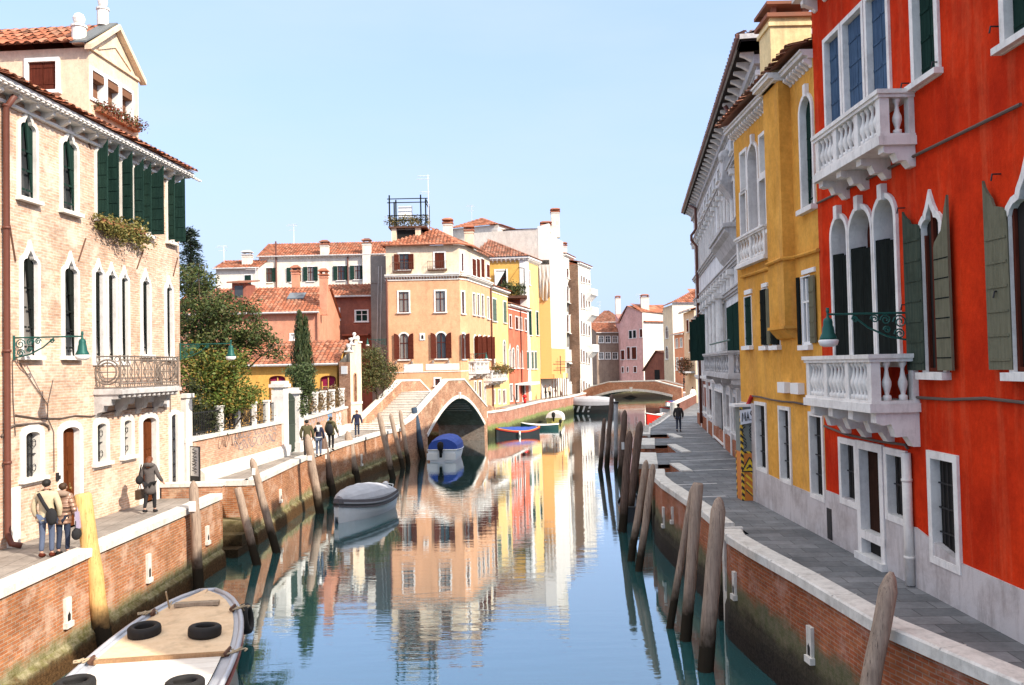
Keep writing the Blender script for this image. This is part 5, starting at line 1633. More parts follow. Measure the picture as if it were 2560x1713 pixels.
for z, l in ((za_, .9), (za_ - .3, 1.0), (za_ - 1.5, .7), (za_ - 1.65, .5)): mb.tube([V((rails[3] - l, 79, z)), V((rails[3] + .25, 79, z))], .02, 4)
H.p(mb, 'antenna', PALW)
H.done()
mb = MB(); foliage(mb, [(V((T0.x + (T1.x - T0.x) * i / 7 - .1, 77.35 + R.uniform(0, .4), zt1 + .5)), (.42, .35, .55), 1) for i in range(9)], 1500, .1, R, 12, .15)
o = solo(mb, 'terrace_plants', leaf('dry_terrace_leaves', [(.22, .18, .07), (.3, .2, .08), (.12, .13, .05), (.35, .27, .13)]), 'dry trailing plants along the roof terrace rail of the orange house', 'plants', org=(T0.x, 77.4, zt1))
mb = MB(); mb.box(T0.x + .6, T0.x + 1.9, 77.9, 77.94, zt1 + 1.0, zt1 + 2.0); solo(mb, 'laundry', WHITEP, 'white sheet hung on the roof terrace of the orange house', 'laundry', org=(T0.x, 77.9, zt1))


# ------------------------------------------------------------------ row on the far quay
def row_house(name, label, x0, x1, P, d, ytop, mat, y=800, depth=9, cat='house', z0=ZP, cor=True, cmat=None, left=True):
    A, B = hit(x0, P, d, y), hit(x1, P, d, y)
    F = Fac(xy(A), xy(B)); H = House(name, label, cat, (A.x, A.y, ZP))
    zt = F.Z((x0 + x1) / 2, ytop)
    w = H.rwall(F, 0, F.L, z0, zt, mat); H.box(F, 0, F.L, z0, zt, depth, mat)
    if cor:
        mb = MB(); cornice(F, mb, -.05, F.L + .05, zt, [(-.3, -.2, .06), (0, .1, .2), (.1, .25, .35)]); H.p(mb, 'cornice', cmat or STONEW)
        mb = MB(); e = .4
        tile_roof(mb, F.P(-.1, zt + .27, e), F.P(F.L + .1, zt + .27, e), F.P(F.L + .1, zt + 1.7, -depth / 2), F.P(-.1, zt + 1.7, -depth / 2), .34, .5)
        mb.q(F.P(-.1, zt + .27, -depth), F.P(F.L + .1, zt + .27, -depth), F.P(F.L + .1, zt + 1.7, -depth / 2), F.P(-.1, zt + 1.7, -depth / 2))
        mb.q(F.P(0, zt, 0), F.P(0, zt, -depth), F.P(0, zt + 1.7, -depth / 2)); mb.q(F.P(F.L, zt, 0), F.P(F.L, zt, -depth), F.P(F.L, zt + 1.7, -depth / 2))
        H.p(mb, 'roof', TILE)
    return H, F, w, zt


kf = dict(mf=STONEW, fr=.13, fd=.05, rv=.12, sill=.09)
d2_ = V((.33, 1, 0))
H, F, w, zt = row_house('yellow_house', 'narrow pale yellow house between the orange and the coral house', 1228, 1270, PD, d1_, 730, YEL2)
Wn(H, w, 1231, 1240, 748, 803, closed=.03, shm=GREENL, **kf); Wn(H, w, 1258, 1265, 755, 807, closed=.03, shm=GREENL, **kf)
for a, b, t in ((1231, 1236, 853), (1258, 1264, 853)): Wn(H, w, a, b, t, 915, 'round', pane=CURT, **kf)
for a, b in ((1232, 1237), (1246, 1251), (1257, 1264)): Wn(H, w, a, b, 976, 1008, mull=None, pane=BROWN, **{**kf, 'sill': 0})
balcony(H, F, F.U(1231, 940, .9), F.U(1268, 940, .9), F.Z(1250, 952, .9), F.Z(1250, 926, .9), .9, 3, 3, STONEW, 4, .5)
pc = F.P(1.2, 0, -1.0); chimney(H, (pc.x, pc.y, zt), .8, .8, 3.0, YEL2, True, TILE)
H.done()
fy = F
mb = MB(); foliage(mb, [(F.P(F.U(1232 + i * 4, 925, .8), F.Z(1250, 926, .9) + R.uniform(-.1, .3), 1.0), (.5, .35, .35), 1) for i in range(10)], 1500, .09, R, 12, .14)
solo(mb, 'balcony_plants', leaf('rusty_leaves', [(.3, .1, .05), (.1, .1, .03), (.2, .13, .04), (.07, .09, .03)]), 'row of reddish plants on the balcony of the narrow yellow house', 'plants', org=F.P(2, 8, .8))
P2_ = hit(1270, PD, d1_)
H, F, w, zt = row_house('coral_house', 'small coral red house with white sills on the far quay', 1271, 1321, P2_, d1_, 773, CORAL)
for a, b, t in ((1273, 1278, 789), (1288, 1295, 793), (1299, 1304, 795), (1312, 1317, 798)): Wn(H, w, a, b, t, t + 30, closed=-.04, shm=BROWN, **kf)
for a, b, t in ((1273, 1277, 866), (1281, 1286, 872), (1292, 1296, 866), (1302, 1306, 878)): Wn(H, w, a, b, t, 920, 'ogee' if b % 2 else 'round', pane=CURT, **kf)
for a, b in ((1275, 1281), (1288, 1296), (1306, 1313)): Wn(H, w, a, b, 962, 1002, mull=None, pane=DARK, **{**kf, 'sill': 0})
pc = F.P(1.8, 0, -1.0); chimney(H, (pc.x, pc.y, zt), .7, .7, 1.6, CORAL, True, TILE)
mb = MB(); F.box(mb, F.L * .42, F.L * .98, F.Z(1310, 962), F.Z(1310, 956), 0, 1.3); H.p(mb, 'awning', WHITEP)
mb = MB(); mb.tube([F.P(F.L * .55, zt, .1), F.P(F.L * .55, 3, .1)], .09, 6); H.p(mb, 'drainpipe', PIPE)
H.done()
mb = MB(); c = hit(1312, PD + V((1.2, 0, 0)), d1_, 990); c.z = ZP
mb.lathe(c, [(.14, 0), (.16, .5), (.06, .55), (.07, .6), (.24, .64), (.26, .8), (.14, .92), (.02, 1.0)], 10); solo(mb, 'cafe_stand', plain('red_cloth', (.6, .02, .02), .7), 'bright red cloth covered stand on the far quay below the awning', 'stand', org=c, smooth=True)
# tall yellow house with terrace: its front wall looks over the lower roofs
Q = hit(1318, P2_, d1_); Ql = Q + V((-6.4, .6, 0))
Fh = Fac(xy(Ql), xy(Q)); Qe = hit(1348, Q, d2_)
H = House('tall_yellow_house', 'tall yellow house with white corner and a planted terrace above the coral house', 'house', (Q.x, Q.y, ZP))
Fs = Fac(xy(Q), xy(Qe)); zt = Fs.Z(1333, 655)
wf = H.rwall(Fh, 0, Fh.L, 0, zt, YEL3); wsd = H.rwall(Fs, 0, Fs.L, 0, zt, YEL2); H.box(Fs, 0, Fs.L, 0, zt, 9, YEL3)
Wn(H, wf, 1240, 1266, 677, 725, **{**kf, 'pane': DARK, 'fr': .2})
mb = MB(); a, b = Fh.px(1240, 690); Fh.prism(mb, [Fh.px(1238, 722), Fh.px(1262, 680), Fh.px(1238, 680)], .3, .36); H.p(mb, 'awning', WHITEP)
Wn(H, wsd, 1320, 1324, 678, 712, **kf)
for a, b, t, bb in ((1321, 1328, 777, 838), (1340, 1345, 780, 838)): Wn(H, wsd, a, b, t, bb, closed=.03, shm=GREEN, **kf)
for a, b in ((1316, 1322), (1328, 1333), (1336, 1341)): Wn(H, wsd, a, b, 880, 922, closed=.03, shm=GREENL, **kf)
mb = MB(); Fs.box(mb, 0, .9, 0, zt, -.02, .06); Fh.box(mb, Fh.L - .8, Fh.L, 0, zt, -.02, .06); H.p(mb, 'corner_stone', STONEW)
mb = MB()
for Fx in (Fh, Fs): cornice(Fx, mb, -.3, Fx.L + .3, zt, [(-.1, .08, .12), (.08, .3, .45)])
H.p(mb, 'cornice', STONEW)
brackets_p(H, Fh, 0, Fh.L, 12, zt - .3, zt + .05, .38, .16, STONEW); brackets_p(H, Fs, 0, Fs.L, 14, zt - .3, zt + .05, .38, .16, STONEW)
top = V((Q.x - 4.5, Q.y + 5, zt + 3.2)); mb = MB()
tile_roof(mb, Fh.P(-.5, zt + .32, .5), Fh.P(Fh.L + .5, zt + .32, .5), top, top + V((-.01, 0, 0)), .36, .55)
tile_roof(mb, Fs.P(-.5, zt + .32, .5), Fs.P(Fs.L + .3, zt + .32, .5), top + V((1, 4, 0)), top, .36, .55); mb.q(Fh.P(-.5, zt + .32, .5), Fh.P(-.5, zt + .32, -9), top); H.p(mb, 'roof', TILED)
T_ = [Fh.px(1268, 738), Fh.px(1314, 738)]; zf = T_[0][1] - .2
mb = MB(); Fh.box(mb, T_[0][0] - .8, T_[1][0] + .2, zf - .3, zf, 0, 1.6); H.p(mb, 'terrace', RUST)
mb = MB()
for u in (T_[0][0], T_[1][0]): mb.tube([Fh.P(u, zf, 1.55), Fh.P(u, zf + 3.2 if u > 3 else zf + 1, 1.55)], .05, 5)
mb.tube([Fh.P(T_[0][0] - .6, zf + 1, 1.55), Fh.P(T_[1][0], zf + 1, 1.55)], .04, 5); mb.tube([Fh.P(T_[1][0], zf + 1, 1.55), Fh.P(T_[1][0], zf + 1, 0)], .04, 5); mb.tube([Fh.P(T_[1][0], zf + 3.2, 1.55), Fh.P(T_[1][0] - .8, zf + 3.5, 0)], .04, 5); H.p(mb, 'terrace_rail', BLACKG)
mb = MB(); zb_ = zf - .6; Fh.box(mb, T_[0][0] - .4, T_[1][0] - .5, zf - 2.2, zf - .35, .0, .02); H.p(mb, 'terrace_lower_panel', BRNPL)  # thin red-brown panel on the wall below the terrace
H.done()
mb = MB(); foliage(mb, [(Fh.P(T_[0][0] - .5 + (T_[1][0] - T_[0][0]) * i / 9, zf + .75 + R.uniform(-.2, .25), 1.2), (.45, .5, .75), 1) for i in range(11)], 2600, .1, R, 14, .18)
solo(mb, 'terrace_hedge', leaf('oleander_leaves', [(.05, .08, .03), (.09, .12, .04), (.14, .14, .05), (.04, .06, .03)]), 'dark green hedge of potted shrubs on the terrace above the coral house', 'hedge', org=Fh.P(2, zf, 1.2))

# house under scaffolding
Sa = hit(1349, Qe, d2_); so = V((2.3, -.6, 0))
H = House('scaffolded_house', 'white house wrapped in orange hoarding and pale scaffold netting', 'house', (Sa.x, Sa.y, ZP))
Sb = hit(1412, Sa, d2_); F = Fac(xy(Sa), xy(Sb)); zt = F.Z(1380, 590)
w = H.rwall(F, 0, F.L, ZP, zt, WHITEPL); H.box(F, 0, F.L, ZP, zt, 10, WHITEPL)
H.done()
mb = MB(); mb.q(F.P(-.1, zt, 0), F.P(F.L, zt, 0), F.P(F.L, zt + .2, -5), F.P(-.1, zt + .2, -5)); H.p(mb, 'roof', TILED)
sc = thing('scaffolding', 'tall scaffolding with tan hoarding, torn grey sheet and white netting', 'scaffolding', (Sa.x, Sa.y, ZP))
Sc = hit(1377, Sa + V((0, .2, 0)), V((1, -.12, 0))); Fe = Fac(xy(Sa), xy(Sc))
Sd = hit(1411, Sc, d2_); Fn = Fac(xy(Sc), xy(Sd))
zb = Fe.Z(1362, 942)
TANB = plain('tan_hoarding', (.7, .36, .13), .85, var=.06); NET = plain('white_netting', (.62, .58, .54), .9, var=.1, scale=2)
yt_ = Fe.Z(1362, 725)
mb = MB(); mb.tess([[(0, zb), (Fe.L, zb), (Fe.L, yt_ + 1.2), (0, yt_)]], lambda u, z: Fe.P(u, z)); mb.tess([[(0, zb), (Fn.L, zb), (Fn.L, Fn.Z(1395, 872)), (0, Fn.Z(1395, 872))]], lambda u, z: Fn.P(u, z)); part(mb, 'hoarding', TANB, sc)
mb = MB(); n = 9; zs_ = [Fe.Z(1362, y) for y in (662, 690, 712, 742)]
for i in range(n):
    for j in range(3):
        a, b = i / n, (i + 1) / n
        g = lambda t_, q: Fe.P(.1 + (Fe.L - .15) * t_, zs_[q] + (-.6 * math.sin(t_ * 3.1) if q == 3 else 0), .12 + .12 * math.sin(t_ * 17 + q) * q)
        mb.q(g(a, j), g(b, j), g(b, j + 1), g(a, j + 1))
part(mb, 'torn_sheet', plain('grey_sheet', (.55, .5, .47), .9), sc)
mb = MB(); ztn = Fn.Z(1378, 562); zte = Fn.Z(1408, 628); nn = 30
for i in range(nn):
    a, b = Fn.L * i / nn, Fn.L * (i + 1) / nn; da, db = .1 * math.sin(i * 1.9), .1 * math.sin((i + 1) * 1.9)
    mb.q(Fn.P(a, Fn.Z(1395, 872), da), Fn.P(b, Fn.Z(1395, 872), db), Fn.P(b, ztn + (zte - ztn) * (i + 1) / nn, db), Fn.P(a, ztn + (zte - ztn) * i / nn, da))
mb.tess([[(0, Fe.Z(1362, 650)), (Fe.L, Fe.Z(1362, 650)), (Fe.L, ztn), (0, ztn - .4)]], lambda u, z: Fe.P(u, z, .02)); part(mb, 'netting', NET, sc)
mb = MB(); Fe.box(mb, -.1, Fe.L + .15, zb - .25, zb + .3, 0, .3); Fn.box(mb, 0, Fn.L, zb - .25, zb + .3, 0, .3); part(mb, 'edge_board', TANB, sc)
for Fx, us in ((Fe, (0, Fe.L)), (Fn, [Fn.L * i / 6 for i in range(1, 7)])):
    for u in us: mb = MB(); mb.tube([Fx.P(u, ZP, .1), Fx.P(u, zb, .1)], .06, 5); part(mb, 'pole', RUST, sc)
mb = MB()
for y in (905, 920): mb.tube([Fn.P(.5, Fn.Z(1395, y), .4), Fn.P(Fn.L + 4, Fn.Z(1395, y), .4)], .05, 5)
mb.tube([Fn.P(Fn.L * .4, Fn.Z(1395, 935), .4), Fn.P(Fn.L * .4, Fn.Z(1395, 890), .4)], .06, 5); part(mb, 'guard_rail', RUST, sc)
pc = Sa + V((.6, 1, 0)); chimney(H, (pc.x + .5, pc.y, zt - .5), 1.3, 1.3, Fe.Z(1360, 552) - zt, WHITEPL, True, TILE)
pc = Sd + V((-1, -1.4, 0)); chimney(H, (pc.x, pc.y, zt - .5), 1.1, 1.1, 3.4, WHITEPL, True, TILE)
mb = MB(); u = Fe.U(1395 - 30); Fn.box(mb, Fn.L * .55, Fn.L * .8, Fn.Z(1395, 947), Fn.Z(1395, 932), .35, .4); part(mb, 'notice_board', plain('yellow_notice', (.8, .7, .3), .7), sc)
# white palaces beyond
H, F, w, zt = row_house('white_house', 'sunlit white house with tall narrow windows beyond the scaffolding', 1413, 1436, Sb, d2_, 646, PALW2, depth=11)
for a, b in ((1417, 1420), (1424, 1427), (1430, 1433)):
    for t, bb, kd in ((672, 695, 'rect'), (715, 755, 'round'), (782, 830, 'round'), (870, 905, 'rect'), (950, 985, 'rect')): Wn(H, w, a - .6, b + .9, t + (a - 1417), bb + (a - 1417) * .5, kd, pane=GLASS if t % 2 else BROWN, **kf)
H.done()
Se = hit(1437, Sb, d2_)
P3_ = Se + V((1.6, .4, 0))
H, F, w, zt = row_house('white_palace', 'bright white stone palace with bay balconies at the bend of the canal', 1448, 1478, P3_, V((.36, 1, 0)), 668, PALW2, depth=11)
for a, b in ((1452, 1454), (1458, 1461), (1465, 1467), (1471, 1474)):
    for t, bb, kd in ((688, 705, 'rect'), (730, 770, 'round'), (800, 835, 'round'), (872, 905, 'rect'), (948, 980, 'rect')): Wn(H, w, a - .6, b + .8, t + (a - 1450) * .6, bb + (a - 1450) * .2, kd, pane=GLASS if a % 2 else BROWN, **kf)
for y0, y1, u_ in ((790, 770, .92), (740, 725, .9), (880, 862, .9)):
    mb = MB(); z0, z1 = F.Z(1475, y0), F.Z(1475, y1); F.side(mb, [(0, z0 - .9), (.9, z0), (1.0, z0), (1.0, z1), (0, z1)], F.L * u_ - 2.4, F.L * u_ + 1.2); H.p(mb, 'bay_balcony', STONEW)
mb = MB(); q0 = F.P(0, 0, 0); q1 = F.P(0, 0, -2.5); q1 = F.P(0, 0, -1.5); mb.q(V((q0.x, q0.y, ZP)) + V((0, -.03, 0)), V((q1.x, q1.y, ZP)) + V((0, -.03, 0)), V((q1.x, q1.y, zt)) + V((0, -.03, 0)), V((q0.x, q0.y, zt)) + V((0, -.03, 0))); H.p(mb, 'side_wall', bricks('shade_brown_brick', (.24, .14, .09), (.3, .18, .12), (.3, .24, .2)))  # sheet over the end face, its shade put into the dark brown colour
pc = F.P(3, 0, -3); chimney(H, (pc.x, pc.y, zt), 1.0, 1.0, 3.2, STONE, True, TILE)
H.done()
# big white house rising behind
B0 = atY(1128, 600, 127); B1 = atY(1246, 600, 124); B2 = hit(1347, B1, V((.45, 1, 0)), 600)
H = House('white_house', 'large plain white house with red hipped roof rising behind the orange house', 'house', (B1.x, B1.y, ZP))
Fa, Fb = Fac(xy(B0), xy(B1)), Fac(xy(B1), xy(B2)); za1 = Fa.Z(1200, 566); zb2 = Fb.Z(1340, 590)
H.wall(Fa, [(0, ZP), (Fa.L, ZP), (Fa.L, za1), (0, za1)], WHITEPL); H.wall(Fb, [(0, ZP), (Fb.L, ZP), (Fb.L, zb2 - .3), (0, za1)], WHITEPL); H.box(Fb, 0, Fb.L, ZP, za1 - 2.5, 11, WHITEPL); H.done()
rt = atY(1206, 545, 130); mb = MB(); tile_roof(mb, Fa.P(-.4, za1, .5), Fa.P(Fa.L + .3, za1, .5), V((rt.x, 130, rt.z)), V((rt.x - .02, 130, rt.z)), .4, .6); tile_roof(mb, Fb.P(0, za1, .4), Fb.P(Fb.L, zb2 - .2, .4), V((rt.x + 6, 146, rt.z - 1)), V((rt.x, 130, rt.z)), .4, .6); H.p(mb, 'roof', TILE)
pc = atY(1121, 590, 124); chimney(H, (pc.x, pc.y, za1 - 4), 1.2, 1.2, 4.2, WHITEPL, True, TILE)

# ------------------------------------------------------------------ houses behind the garden
def block(name, label, x0, x1, Y, ytop, ybot, mat, roof=None, yr=None, depth=8, rmat=None, cat='house', inset=(0, 0), slope=0.0, pitch=.32):
    A, B = atY(x0, (ytop + ybot) / 2, Y), atY(x1, (ytop + ybot) / 2, Y + slope)
    F = Fac(xy(A), xy(B)); H = House(name, label, cat, (A.x, A.y, ZP))
    zt = F.Z((x0 + x1) / 2, ytop); w = H.rwall(F, 0, F.L, ZP, zt, mat); H.box(F, 0, F.L, ZP, zt, depth, mat)
    if yr is not None:
        hd = depth / 2; c = F.P(F.L / 2, 0, -hd); zr = zt + .05
        q = atY((x0 + x1) / 2, yr, c.y); zr = q.z
        mb = MB(); e = .4
        tile_roof(mb, F.P(-.2, zt + .03, e), F.P(F.L + .2, zt + .03, e), F.P(F.L + .2 - inset[1], zr, -hd), F.P(-.2 + inset[0], zr, -hd), pitch, .45)
        mb.q(F.P(-.2, zt, -depth), F.P(F.L + .2, zt, -depth), F.P(F.L + .2 - inset[1], zr, -hd), F.P(-.2 + inset[0], zr, -hd))
        H.p(mb, 'roof', rmat or TILE)
        for u, i_ in ((0, 0), (F.L, 1)):
            mb = MB()
            if inset[i_] == 0: mb.q(F.P(u, zt, 0), F.P(u, zt, -depth), F.P(u, zr - .05, -hd))
            else: mb.q(F.P(u, zt, .3), F.P(u, zt, -depth), F.P(u + (inset[0] if i_ == 0 else -inset[1]), zr, -hd))
            H.p(mb, 'gable', mat if not any(inset) else (rmat or TILE))
        mb = MB(); mb.tube([F.P(-.2, zt, e + .05), F.P(F.L + .2, zt, e + .05)], .09, 6); H.p(mb, 'gutter', STONEG)
    return H, F, w, zt


kb = dict(mf=WHITEP, fr=.1, fd=.04, rv=.12, sill=.08)
H, F, w, zt = block('white_long_house', 'long white house with green shuttered windows and red tiled roof behind the garden', 648, 962, 98, 640, 760, WHITEPL, yr=608, depth=9)
for a, b, t, bb in ((664, 680, 670, 706), (728, 742, 669, 705), (769, 784, 667, 703), (844, 861, 665, 701), (886, 901, 664, 699)):
    Wn(H, w, a, b, t, bb, sh=[('l', 172, .5), ('r', 172, .5)], shm=GREEN, **{**kb, 'frame_mat': BROWN})
for x, t, wd_ in ((813, 607, .95), (918, 603, .95)):
    u = F.U(x, 640); pc = F.P(u, 0, .15); chimney(H, (pc.x, pc.y, zt - (0 if x < 850 else 5)), wd_, .7, F.Z(x, t) - zt - .3 + (0 if x < 850 else 5), WHITEPL, True, TILED)
for x in (691, 870): mb = MB(); u = F.U(x, 660); mb.tube([F.P(u, zt + (1.8 if x == 691 else -.2), .15), F.P(u, 5, .15)], .09, 6); H.p(mb, 'drainpipe', PIPE)
mb = MB(); cornice(F, mb, 0, F.L, zt, [(-.18, -.04, .12), (-.04, .03, .25)]); H.p(mb, 'cornice', STONEW)
brackets_p(H, F, 0, F.L, 40, zt - .3, zt - .02, .2, .1, STONE)
H.done()
H, F, w, zt = block('white_small_house', 'low white house with round topped chimney left of the long white house', 540, 646, 95, 672, 760, WHITEPL, yr=652, depth=7)
Wn(H, w, 612, 628, 688, 722, closed=.03, shm=GREEN, **kb)
pc = atY(590, 640, 92.5); mb = MB(); zt_ = atY(590, 627, 92.5).z
chimney(H, (pc.x, 96.5, zt), 1.0, .9, zt_ - zt, WHITEPL, True, STONEG)
H.done()
H, F, w, zt = block('salmon_house', 'salmon house with wide tiled roof, skylight and dormer behind the trees', 430, 795, 70, 785, 870, SALM, yr=722, depth=9)
sk_ = MB(); rs = lambda a, dd: F.P(a, zt + .12 + (dd + .4) * ((atY(612, 722, F.P(F.L / 2, 0, -4.5).y).z - zt) / 4.9), -dd)
a, b = F.U(702, 752), F.U(745, 752)
sk_.q(rs(a, 1.9) + V((0, 0, .1)), rs(b, 1.9) + V((0, 0, .1)), rs(b, 2.95) + V((0, 0, .1)), rs(a, 2.95) + V((0, 0, .1))); sk_.q(rs(a, 1.9), rs(b, 1.9), rs(b, 1.9) + V((0, 0, .1)), rs(a, 1.9) + V((0, 0, .1))); H.p(sk_, 'skylight', plain('skylight_glass', (.12, .14, .16), .15))
mb = MB(); u0, u1 = F.U(565, 720), F.U(602, 720); z0 = rs(u0, 1.6).z; F.box(mb, u0, u1, z0, z0 + 1.6, -4, -1.5); H.p(mb, 'dormer', BRNPL)
mb = MB(); F.box(mb, u0 + .25, u1 - .3, z0 + .35, z0 + 1.35, -1.5, -1.46); H.p(mb, 'dormer_window', GLASS)
mb = MB(); mb.obox(F.P(u0 - .3, z0 + 1.55, -1.0), F.t * (u1 - u0 + .6), F.n * -3.4 + V((0, 0, .45)), V((0, 0, .12))); H.p(mb, 'dormer_roof', TILED)
for x, t, dd in ((806, 672, .6), (702, 690, 5.0)):
    u = F.U(x, 740); pc = F.P(u, 0, -dd); chimney(H, (pc.x, pc.y, zt - (.2 if x == 806 else -1.2)), .62, .6, F.Z(x, t) - zt - .3, SALM, True, TILE)
mb = MB(); F.box(mb, F.L, F.L + .15, ZP, zt + .3, -.3, .2); H.p(mb, 'corner_pier', SALM)
Wn(H, w, 727, 735, 836, 850, **kb)
H.done()
H, F, w, zt = block('brown_red_house', 'shaded red-brown house with lean-to tiled roofs between salmon and orange houses', 800, 934, 80, 742, 900, BRNPL, yr=712, depth=7, rmat=TILE)
Wn(H, w, 889, 919, 777, 804, pane=GREEN, **kb)
Wn(H, w, 838, 848, 772, 800, **kb)
mb = MB(); u0, u1 = F.U(860, 830), F.U(925, 830); z0 = F.Z(890, 836); F.box(mb, u0, u1, z0 - .15, z0, 0, 1.0); mb.tube([F.P(u0, z0 + .9, 1), F.P(u1, z0 + .9, 1)], .03, 5); H.p(mb, 'balcony', BRNPL)
H.done()
H, F, w, zt = block('grey_house', 'plain grey rendered house wall tight beside the orange corner house', 928, 967, 79, 640, 950, GREYPL, depth=6)
mb = MB(); cornice(F, mb, 0, F.L, F.Z(947, 708), [(0, .1, .06)]); H.p(mb, 'string_course', GREYPL)
for x in (948, 956): mb = MB(); u = F.U(x, 750); mb.tube([F.P(u - .3, F.Z(947, 880), .06), F.P(u, zt - 1, .06)], .02, 5); H.p(mb, 'cable', WHITEP)
H.done()
H, F, w, zt = block('yellow_garden_house', 'low yellow house with red tiled roof and crimson curtained windows in the garden', 480, 842, 58, 914, 1010, YEL3, yr=856, depth=7)
for a, b in ((570, 586), (676, 712), (804, 838), (530, 548)):
    wn = Wn(H, w, a, b, 941, 1010, 'seg', **{**kb, 'fr': .05, 'mf': BROWN, 'pane': REDC, 'frame_mat': YEL3})
H.done()
# stepped gable
A = atY(848, 950, 57.4); B = atY(876, 950, 57.0); C2 = atY(904, 950, 58.6)
gz = lambda y: atY(876, y, 57).z
H = House('gatehouse', 'narrow brick gatehouse with stepped gable and stone ball pinnacles by the bridge', 'gatehouse', (B.x, B.y, ZP))
Fg, Fh2 = Fac(xy(A), xy(B)), Fac(xy(B), xy(C2))
H.rwall(Fg, 0, Fg.L, ZP, gz(905), BRK_B)
L2 = Fh2.L; st_ = [(0, gz(880)), (L2 * .2, gz(880)), (L2 * .2, gz(862)), (L2 * .42, gz(862)), (L2 * .42, gz(848)), (L2 * .75, gz(848)), (L2 * .75, gz(856)), (L2, gz(856))]
w = H.wall(Fh2, [(0, ZP), (L2, ZP)] + st_[::-1], CREAM)
Wn(H, w, 885, 890, 935, 1005, 'round', mf=BRK_B, pane=BRNPL, sill=0, mull=None, fr=.08)
H.extra = [([(C2.x, C2.y, ZP, gz(856)), (C2.x - 3, C2.y + 4, ZP, gz(860)), (A.x, A.y + 3, ZP, gz(880)), (A.x, A.y, ZP, gz(905))], WHITEPL)]
for u, y in ((L2 * .08, 880), (L2 * .3, 862), (L2 * .58, 848), (L2 * .88, 856)):
    mb = MB(); z = gz(y); mb.lathe(Fh2.P(u, z, -.15), [(.13, 0), (.13, .14), (.07, .18), (.07, .26), (.12, .32), (.13, .4), (.08, .48), (.02, .5)], 8); H.p(mb, 'pinnacle', STONE, smooth=True)
mb = MB()
for i in range(0, 8, 2): Fh2.box(mb, st_[i][0] - .06, st_[i + 1][0] + .06, st_[i][1], st_[i][1] + .1, -.4, .08)
Fh2.box(mb, 0, L2, gz(1012), gz(1006), 0, .06); H.p(mb, 'coping', STONE)
mb = MB(); Fg.box(mb, .2, .7, gz(935), gz(915), 0, .04); H.p(mb, 'plaque', WHITEP)
H.done()
b = V((atY(966, 848, 75.2).x, 75.2, atY(966, 848, 75.2).z)); lamp('wall_lamp', 'small green bracket lamp at the left edge of the orange corner house', b, V((-1, 0, 0)), 1.7)
b = F3.P(F3.U(1172, 885), F3.Z(1172, 885), .03); lamp('wall_lamp', 'bracket lamp between the shutters on the side of the orange house', b, F3.n, 1.6)

# ------------------------------------------------------------------ far end of the canal
H, F, w, zt = block('taupe_house', 'far grey brown house with two rows of dark windows beyond the footbridge', 1492, 1552, 172, 832, 960, TAUPE, yr=806, depth=9, slope=2)
for x in (1497, 1514, 1532):
    for t in (841, 882): Wn(H, w, x, x + 12, t, t + 16, **kb)
H.done()
H, F, w, zt = block('tiled_house', 'far ochre house with hipped tiled roof left of the pink house', 1479, 1562, 196, 806, 900, SALM, yr=777, depth=12, inset=(4, 3), rmat=TILED)
chimney(H, (F.P(F.L * .9, 0, -3).x, F.P(0, 0, -5).y, zt), 1.2, 1.2, 6, WHITEPL, True, TILE); H.done()
A = atY(1553, 880, 170); B = atY(1608, 880, 166); C2 = atY(1660, 880, 170)
Fp, Fq = Fac(xy(A), xy(B)), Fac(xy(B), xy(C2))
H = House('pink_house', 'far pink house with brown shutters and a white side wall beyond the footbridge', 'house', (B.x, B.y, ZP))
zl, zh = Fp.Z(1580, 806), Fp.Z(1570, 775)
zl = Fp.Z(1606, 781); zh = Fp.Z(1571, 765); w = H.wall(Fp, [(0, ZP), (Fp.L, ZP), (Fp.L, zl), (Fp.L * .34, zh), (0, Fp.Z(1554, 803))], PINK)
H.rwall(Fq, 0, Fq.L, ZP, zl, WHITEPL)
H.extra = [([(C2.x, C2.y, ZP, zh - 1), (C2.x, C2.y + 8, ZP, zh - 1), (A.x, A.y + 8, ZP, zh - 1), (A.x, A.y, ZP, zh - 3.2)], PINK)]
for a, b, t, bb in ((1573, 1580, 827, 846), (1583, 1590, 826, 845), (1600, 1606, 823, 843), (1553, 1561, 876, 899), (1568, 1575, 868, 898), (1580, 1591, 868, 898), (1555, 1559, 918, 932), (1568, 1571, 918, 930), (1585, 1591, 917, 931)): Wn(H, w, a, b, t, bb, closed=.03, shm=BROWN if t > 850 or a > 1595 else BLACKG, **kb)
q_ = atY(1658, 762, 174); mb = MB()
tile_roof(mb, Fp.P(Fp.L, zl + .05, .3), Fq.P(Fq.L + .4, zl - .1, .4), q_, Fp.P(Fp.L * .34, zh + .1, -.5), .4, .6)
mb.q(Fp.P(Fp.L * .34, zh + .05, .3), Fp.P(Fp.L + .2, zl, .3), Fp.P(Fp.L, zl + .1, -2), q_); mb.q(Fp.P(Fp.L * .34, zh + .05, .3), Fp.P(-.2, zh - 3.2, .3), V((A.x, A.y + 8, zh - 3)), q_); H.p(mb, 'roof', TILE)
mb = MB(); Fq.box(mb, .3, Fq.L, Fq.Z(1640, 806), Fq.Z(1640, 803), 0, .5); H.p(mb, 'ledge', TILE)
pc = Fq.P(Fq.L * .4, 0, -1.5); chimney(H, (pc.x, pc.y, zl), 1.6, 1.2, 3.2, WHITEPL, True, TILE)
H.done()
A = atY(1612, 930, 150); B = atY(1662, 930, 146)
F = Fac(xy(A), xy(B)); H = House('boat_shed', 'dark brown gabled brick shed at the far waterside', 'shed', (A.x, A.y, ZP)); zl = F.Z(1636, 925); zr = F.Z(1636, 880)
H.wall(F, [(0, ZP - 1), (F.L, ZP - 1), (F.L, zr - .3), (F.L * .62, zr), (0, zl)], BRNPL); H.box(F, 0, F.L, ZP, zl, 8, BRNPL); H.done()
